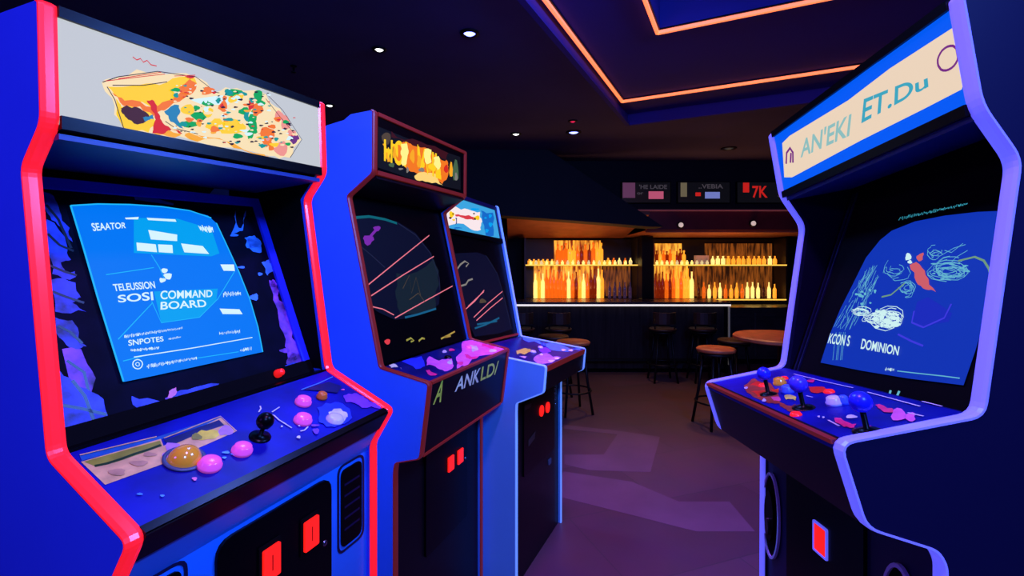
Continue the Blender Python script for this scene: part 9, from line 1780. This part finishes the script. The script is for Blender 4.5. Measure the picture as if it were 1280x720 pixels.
def machine_cream():
    c = Cab('arcade_cabinet', 'dark arcade machine with pale violet edges and a cream marquee, alone on the right', -1,
            (.536, .785), 3.19, .652, -.057,
            [(-.189, 1.886), (-.219, 1.708), (-.278, 1.619), (-.222, 1.206), (0, 1.157), (-.041, 1.023), (-.151, .990)],
            [(-.196, 1.890), (-.34, 1.90), (-.74, 1.70)])
    T, W = c.T, c.W
    c.shell([(-.165, .965), (-.160, 0)], 'cab_navy', 'cab_navy', 'trim_blue', .022, -.74, 'liner_navy')
    A, B = PLANES['c4_marquee'][1:]
    f = c.plane(A, B)
    mq = c.slab('marquee', M('g_mblue'), A, B, T, W - T, .008)
    its = ART['c4_marquee']['artwork']
    c.art('artwork', f, [i for i in its if i[0] != 't'], mq)
    c.art('lettering', f, [i for i in its if i[0] == 't'], mq, .0013)
    c.plate('marquee_frame', 'black_gloss', f, [(T, -.03), (W - T, -.03), (W - T, .06), (T, .06)], -.008, .007)
    c.plate('marquee_frame', 'black_gloss', f, [(T, .945), (W - T, .945), (W - T, 1.05), (T, 1.05)], -.008, .007)
    c.slab('speaker_panel', 'soffit_blue', (-.42, 1.735), (-.225, 1.70), T, W - T, .01)
    fs = c.plane((-.40, 1.73), (-.225, 1.698))
    c.plate('speaker_slot', 'black_gloss', fs, oval(.10, .45, .05, .022, fs.length, 18), -.006, .003)
    A, B = PLANES['c4_bezel'][1:]
    f = c.plane(A, B)
    bz = c.slab('bezel', 'black_rough', A, B, T, W - T, .012)
    c.art('lettering', f, ART['c4_bezel']['bezel_artwork'], bz, .0008)
    for u in (.585, .602):
        c.plate('bezel_edge', 'cab_navy', f, [(u, .05), (u + .005, .05), (u + .005, .98), (u, .98)], 0, .004, bz)
    s_ = c.art('screen', f, ART['c4_bezel']['screen'], None, .003)
    c.art('screen_graphics', f, ART['c4_bezel']['screen_graphics'], s_, .0035)
    c.slab('ledge', 'black_gloss', (-.235, 1.192), (-.22, 1.206), T, W - T, .01)
    A, B = PLANES['c4_panel'][1:]
    f = c.plane(A, B)
    cp = c.slab('control_panel', 'panel_navy', A, B, T, W - T, .015)
    c.art('panel_artwork', f, ART['c4_panel']['panel_artwork'], cp, .0006)
    c.plate('panel_edge', 'trim_maroon', f, [(T, .965), (W - T, .965), (W - T, 1.01), (T, 1.01)], -.006, .002)
    for nm, u, t, r, m in CONTROLS['c4_panel']:
        if nm == 'joystick':
            c.ball_stick(f, u, t, r, .052, 'ball_' + m)
        else:
            c.button(f, u, t, r, .018, {'sky': 'ball_sky'}.get(m, m))
    for u, t, m in ((.50, .30, 'lamp_red'), (.47, .60, 'lamp_red'), (.30, .30, 'lamp_red'), (.19, .88, 'lamp_red')):
        c.button(f, u, t, .010, .006, m)
    A, B = PLANES['c4_apron'][1:]
    c.slab('apron', 'cab_black', A, B, T, W - T, .015)
    c.slab('under_panel', 'cab_black', (-.043, 1.023), (-.165, .985), T, W - T, .01)
    c.slab('front_panel', 'cab_navy', (-.172, .99), (-.170, .04), T, W - T, .015)
    f = c.plane(*PLANES['c4_front'][1:])
    L = f.length
    cd = c.plate('coin_door', 'black_gloss', f, rrect(.20, .505, .03, .62, L, .012), -.004, .006, bevel=.002)
    c.ring('coin_frame', 'trim_blue', f, rrect(.319, .375, .118, .200, L, .004), rrect(.324, .370, .124, .194, L, .003), .006, .010, cd)
    c.plate('coin_button', 'coin_red', f, rrect(.324, .370, .124, .194, L, .003), .006, .009, cd)
    c.button(f, .30, .26, .008, .01, 'chrome', 'lock')
    for u in (.592, .105):
        sp = c.plate('speaker', 'black_rough', f, oval(u, .215, .044, .118, L, 32), -.002, .004)
        c.ring('speaker_ring', 'ring_pale', f, oval(u, .215, .048, .122, L, 32), oval(u, .215, .042, .114, L, 32), .001, .008, sp)
        c.plate('cone', 'black_gloss', f, oval(u, .215, .026, .07, L, 24), .004, .012, sp)
        c.plate('dust_cap', 'steel', f, oval(u, .25, .010, .024, L, 16), .012, .018, sp)
    return c


# ---------------------------------------------------------------- bar
def bottle_mesh(r, h, kind):
    bm = bmesh.new()
    if kind == 0:
        prof = [(r * .9, 0), (r, .01), (r, h * .60), (r * .85, h * .68), (r * .38, h * .76), (r * .34, h * .97), (r * .42, h * .98), (r * .42, h), (0, h)]
    elif kind == 1:
        prof = [(r * .8, 0), (r * .95, .01), (r * 1.05, h * .45), (r * .9, h * .62), (r * .36, h * .78), (r * .36, h), (0, h)]
    else:
        prof = [(r, 0), (r * 1.05, .01), (r * 1.05, h * .70), (r * .4, h * .76), (r * .4, h * .88), (r * .55, h * .89), (r * .55, h), (0, h)]
    lathe(bm, prof, 12)
    bmesh.ops.recalc_face_normals(bm, faces=bm.faces[:])
    me = bpy.data.meshes.new('bottle')
    bm.to_mesh(me)
    bm.free()
    me.polygons.foreach_set('use_smooth', [True] * len(me.polygons))
    return me


BCACHE = {}


def bottle(x, y, z, r, h, kind, m, label, group):
    k = (round(r, 3), round(h, 2), kind, m.name)
    if k not in BCACHE:
        me = bottle_mesh(r, h, kind)
        me.materials.append(m)
        BCACHE[k] = me
    o = bpy.data.objects.new('bottle', BCACHE[k])
    COL.objects.link(o)
    o.location = (x, y, z)
    tag(o, label, 'bottle', group)


def bar():
    root = empty('bar_counter', (0.95, 6.7, 0))
    tag(root, 'long dark bar counter with a white light line under its top edge', 'bar counter')
    def part(nm, m, d, p=root, bevel=0):
        x0, x1, y0, y1, z0, z1 = d
        return bx(nm, m, (x0 - .95, x1 - .95, y0 - 6.7, y1 - 6.7, z0, z1), p, bevel)
    part('counter_top', 'counter_top', (-1.0, 2.90, 6.38, 6.95, .925, .955))
    part('light_line', 'led_white', (-1.0, 2.90, 6.385, 6.41, .900, .923))
    fr = part('front_panel', counter_material(), (-1.0, 2.86, 6.46, 6.50, .06, .925))
    part('end_panel', 'cab_black', (2.84, 2.88, 6.42, 6.95, 0, .92))
    part('end_light', 'led_grey', (2.875, 2.895, 6.40, 6.42, .12, .90))
    part('plinth', 'black_rough', (-1.0, 2.84, 6.52, 6.9, 0, .06))
    part('foot_rail', 'dark_metal', (-1.0, 2.84, 6.34, 6.37, .18, .21))
    r2 = empty('back_counter', (3.6, 7.3, 0))
    tag(r2, 'grey steel back counter behind the right end of the bar', 'counter')
    bx('counter_top', 'steel', (-.85, 1.4, -.32, .30, .80, .83), r2)
    bx('cabinet_body', 'steel', (-.83, 1.4, -.30, .30, .08, .80), r2)
    bx('plinth', 'black_rough', (-.80, 1.4, -.25, .28, 0, .08), r2)
    for i in range(3):
        d = bx('door', 'steel', (-.80 + i * .72, -.12 + i * .72, -.318, -.302, .12, .76), r2, bevel=.003)
        bx('handle', 'chrome', (-.70 + i * .72, -.22 + i * .72, -.335, -.32, .69, .705), d)

    k = 7.75 / 602.82
    X = lambda px: (px - 640) * k
    Zz = lambda py: 1.45 + (330.84 - py) * k

    def unit(x0, x1, label, cols):
        r = empty('back_bar_shelf', ((x0 + x1) / 2, 7.75, 0))
        tag(r, label, 'shelf')
        cx = (x0 + x1) / 2
        def pp(nm, m, a, b, c_, d, e, g, par=r):
            return bx(nm, m, (a - cx, b - cx, c_ - 7.75, d - 7.75, e, g), par)
        zt, zm, zb = 1.87, Zz(331), Zz(373)
        pp('back_panel', 'shelf_dark', x0, x1, 7.99, 8.03, .6, zt)
        for (a, b, lo, hi, m) in cols:
            pp('lit_panel', m, a, b, 7.965, 7.985, lo, hi)
        pp('shelf', 'shelf_dark', x0, x1, 7.60, 7.985, zm - .02, zm)
        pp('shelf_light', 'led_amber', x0 + .02, x1 - .02, 7.585, 7.598, zm - .015, zm + .004)
        pp('base_cabinet', 'shelf_dark', x0, x1, 7.62, 7.985, 0, zb - .001)
        pp('shelf_light', 'led_amber', x0 + .02, x1 - .02, 7.60, 7.618, zb - .02, zb - .002)
        for q in (x0, x1 - .03):
            pp('upright', 'shelf_dark', q, q + .03, 7.60, 7.985, zb, zt)
        return zm, zb

    x0, x1 = X(655), X(796)
    unit(x0, x1, 'wide backlit bottle shelf behind the bar, left of the dark pillar',
         [(X(668), X(755), .93, 1.44, 'back_amber'), (X(694), X(754), 1.46, 1.85, 'back_amber'), (X(757), X(792), .93, 1.42, 'back_dim')])
    u0, u1 = X(812), X(978)
    zm, zb = unit(u0, u1, 'wide backlit bottle shelf behind the bar, right of the dark pillar',
                  [(X(814), X(866), .93, 1.44, 'back_amber'), (X(868), X(974), .93, 1.42, 'back_dim'), (X(814), X(858), 1.46, 1.80, 'back_amber'), (X(888), X(974), 1.46, 1.80, 'back_dim')])
    rnd = random.Random(5)

    ORD = ('first second third fourth fifth sixth seventh eighth ninth tenth eleventh twelfth thirteenth fourteenth fifteenth '
           'sixteenth seventeenth eighteenth nineteenth twentieth').split()

    def row(a, b, n, z, h, r, kinds, mats, label, group, y=7.76, jit=.0):
        for i in range(n):
            px = a + (b - a) * (i + .5) / n
            hh = h * rnd.choice((1, .94, .88, 1.04)) if jit else h
            bottle(X(px), y + rnd.uniform(-.012, .012), z, r, round(hh, 2), rnd.choice(kinds), rnd.choice(mats), label % ORD[i], group)
    row(667, 755, 19, zb, .46, .033, (0, 1), BOT[:4], 'tall backlit bottle, %s from left on the lower shelf left of the pillar', 'bottles on the lower left shelf', jit=1)
    row(695, 754, 12, zm, .35, .034, (0, 2), BOT[:3], 'tall backlit bottle, %s from left on the upper shelf left of the pillar', 'bottles on the upper left shelf', jit=1)
    row(659, 693, 6, zm, .09, .028, (2,), [BOT[3], BOT[0]], 'short pale jar, %s from left, left of the tall upper shelf bottles', 'short jars on the upper left shelf')
    row(757, 792, 5, zm, .11, .028, (2, 1), [BOT[3], BOT[0], BOT[1]], 'short gold bottle, %s from left, on the upper shelf just left of the pillar', 'short bottles next to the pillar')
    row(759, 791, 5, zb, .26, .026, (0,), [MATS['bottle_plum']], 'dim plum coloured bottle, %s from left in the dark lower compartment', 'plum bottles in the dark compartment')
    row(813, 867, 12, zb, .46, .033, (0, 1), BOT[:4], 'tall backlit bottle, %s from left on the lower shelf right of the pillar', 'bottles on the lower right shelf', jit=1)
    row(819, 857, 9, zm, .25, .028, (0, 2), BOT[1:3] + [BOT[0]], 'red amber bottle, %s from left on the upper shelf right of the pillar', 'red bottles on the upper right shelf', jit=1)
    row(888, 972, 13, zm, .14, .030, (1, 2), [BOT[3], BOT[0]], 'short gold bottle, %s from left on the upper right end shelf', 'short gold bottles on the upper right shelf')
    row(870, 972, 15, zb, .25, .027, (0, 1), [BOT[0], BOT[4], BOT[3], BOT[1]], 'short amber bottle, %s from left on the lower right end shelf', 'short bottles on the lower right shelf', jit=1)
    row(660, 790, 20, zm, .07, .022, (2,), [BOT[3], MATS['glass_pale']], 'small pale glass, %s from left at the front edge of the left upper shelf', 'small glasses along the left upper shelf', y=7.655)
    row(816, 884, 11, zm, .07, .022, (2,), [BOT[3], MATS['glass_pale']], 'small pale glass, %s from left at the front edge of the right upper shelf', 'small glasses along the right upper shelf', y=7.655)
    o = bx('box', 'menu_mauve', (-.10, .10, -.05, .05, 0, .15))
    o.location = (X(877), 7.76, zm)
    o.data.materials[0] = mat('carton', (190, 150, 130), .2, .6)
    tag(o, 'small pale carton among the bottles on the upper right shelf', 'box')

    # menu screens over the bar
    k2 = 6.7 / 602.82
    for (a, b, lab, items) in (
            (776, 838, 'black menu screen over the bar with a pink logo, leftmost of three',
             [('r', 'menu_mauve', .03, .25, .28, .95), ('t', 'menu_grey', "'HE LAIDE", .36, .66, .92, .86), ('r', 'menu_pink', .55, .2, .85, .55), ('t', 'menu_grey', 'or', .32, .4, .44, .5)]),
            (846, 912, 'black menu screen over the bar with a bluish white logo, middle of three',
             [('r', 'menu_olive', .06, .3, .18, .95), ('t', 'menu_grey', '..VEBIA', .4, .68, .86, .88), ('r', 'menu_red', .34, .33, .44, .5), ('r', 'menu_blue', .52, .22, .8, .52)]),
            (920, 984, 'black menu screen over the bar with red lettering, rightmost of three',
             [('r', 'menu_red', .12, .5, .24, .95), ('t', 'menu_red', '7K', .30, .25, .60, .80), ('t', 'menu_grey', 'e.ell', .8, .28, 1.0, .44)])):
        xa, xb = (a - 640) * k2, (b - 640) * k2
        za, zc = 2.30, 2.60
        r = empty('menu_screen', ((xa + xb) / 2, 6.70, za))
        tag(r, lab, 'screen', 'menu screens above the bar')
        w, h = xb - xa, zc - za
        bx('casing', 'black_rough', (-w / 2, w / 2, -.02, .018, 0, h), r)
        sc_ = bx('display', 'menu_black', (-w / 2 + .01, w / 2 - .01, -.024, -.0205, .01, h - .01), r)
        for it in items:
            if it[0] == 'r':
                _, m, a0, b0, a1, b1 = it
                bx('picture', m, (-w / 2 + a0 * w, -w / 2 + a1 * w, -.027, -.0245, b0 * h, b1 * h), sc_, bevel=.001)
            else:
                _, m, s_, a0, b0, a1, b1 = it
                pts, faces = text_points(s_)
                bm = bmesh.new()
                vs = [bm.verts.new((-w / 2 + (a0 + (a1 - a0) * x) * w, -.026, (b0 + (b1 - b0) * y) * h)) for x, y in pts]
                for fc in faces:
                    try:
                        bm.faces.new([vs[i] for i in fc])
                    except ValueError:
                        pass
                link('lettering', bm, m, sc_)
    # spot lamps on the red fascia
    for px, py, m, lab in ((852, 281, 'lens_warm', 'small pale round spot lamp on the dark red fascia, left one'),
                           (943, 279, 'lens_warm', 'small pale round spot lamp on the dark red fascia, right one')):
        kk = 6.6 / 602.82
        r = empty('spot_lamp', ((px - 640) * kk, 6.66, 1.45 + (330.84 - py) * kk))
        tag(r, lab, 'lamp')
        q = Matrix.Rotation(PI / 2, 4, 'X')
        b = bmesh.new()
        lathe(b, [(.05, 0), (.05, .03), (.04, .045), (.035, .03)], 18, mat4=q)
        link('housing', b, 'dark_metal', r, True)
        b = bmesh.new()
        lathe(b, [(.032, .02), (.034, .04), (.02, .05), (0, .052)], 16, mat4=q)
        link('lens', b, m, r, True)


mat('lens_warm', (220, 195, 185), .75)


def stool(name, loc, rz, label, h=.72, back=False, group=None, seat='wood'):
    r = empty(name, loc, rz)
    tag(r, label, 'bar stool', group)
    b = bmesh.new()
    lathe(b, [(.13, h - .035), (.165, h - .03), (.17, h - .01), (.16, h), (0, h + .002)], 28)
    link('seat', b, seat, r, True)
    b = bmesh.new()
    lathe(b, [(.145, h - .06), (.155, h - .058), (.155, h - .04), (.12, h - .036)], 24)
    link('seat_frame', 'x' and b, 'dark_metal', r, True)
    for i in range(4):
        a = PI / 4 + i * PI / 2
        b = bmesh.new()
        tube(b, [(.11 * math.cos(a), .11 * math.sin(a), h - .05), (.15 * math.cos(a), .15 * math.sin(a), h * .45), (.205 * math.cos(a), .205 * math.sin(a), 0)], .013)
        link('leg', b, 'dark_metal', r, True)
    b = bmesh.new()
    tube(b, [(.178 * math.cos(2 * PI * i / 24), .178 * math.sin(2 * PI * i / 24), .22) for i in range(25)], .009)
    link('foot_ring', b, 'dark_metal', r, True)
    if back:
        b = bmesh.new()
        pts = [(.16 * math.cos(a), .16 * math.sin(a)) for a in [PI * (1.15 + .7 * i / 8) for i in range(9)]]
        pin = [(x * .9, y * .9) for x, y in pts[::-1]]
        prism(b, [(x, y, h + .06) for x, y in pts + pin], [(x, y, h + .20) for x, y in pts + pin])
        link('backrest', b, seat, r)
        for a in (PI * 1.2, PI * 1.8):
            b = bmesh.new()
            tube(b, [(.15 * math.cos(a), .15 * math.sin(a), h - .04), (.152 * math.cos(a), .152 * math.sin(a), h + .12)], .009)
            link('back_post', b, 'dark_metal', r, True)
    return r


def furniture():
    stool('bar_stool', (.60, 4.75, 0), .3, 'round wooden topped bar stool just behind the farthest left arcade machine', .70)
    stool('bar_stool', (.45, 5.25, 0), .9, 'dark bar stool half hidden behind another stool and the arcade machines', .68, seat='wood_dark')
    stool('bar_stool', (1.84, 4.35, 0), .2, 'wooden topped bar stool left of the round wooden table', .70)
    for x, lab, st in ((.12, 'stool at the bar, nearest the left end', 'wood_dark'), (.58, 'stool at the bar with a pale low back, second from the left end', 'wood_dark'),
                       (1.88, 'dark low backed stool at the bar, third from the left end', 'wood_dark'), (2.38, 'dark low backed stool at the bar, fourth and nearest the right end', 'wood_dark')):
        stool('bar_stool', (x, 6.02, 0), 0, lab, .66, True, seat=st)
    r = empty('round_table', (2.32, 4.15, 0))
    tag(r, 'round table with an orange brown wooden top beside the right arcade machine', 'table')
    b = bmesh.new()
    lathe(b, [(0, .80), (.36, .80), (.385, .81), (.385, .83), (.37, .84), (0, .84)], 40)
    link('table_top', b, 'wood', r, False)
    b = bmesh.new()
    lathe(b, [(.04, .02), (.035, .1), (.03, .78), (.09, .80)], 18)
    link('pedestal', b, 'dark_metal', r, True)
    b = bmesh.new()
    lathe(b, [(.24, 0), (.24, .012), (.06, .03), (.04, .04)], 30)
    link('base', b, 'dark_metal', r, True)
    stool('bar_stool', (2.35, 5.1, 0), .5, 'dark stool standing behind the round wooden table', .66, seat='wood_dark')


room()
ceiling_things()
machine_comic()
machine_warm()
machine_ice()
machine_cream()
bar()
furniture()
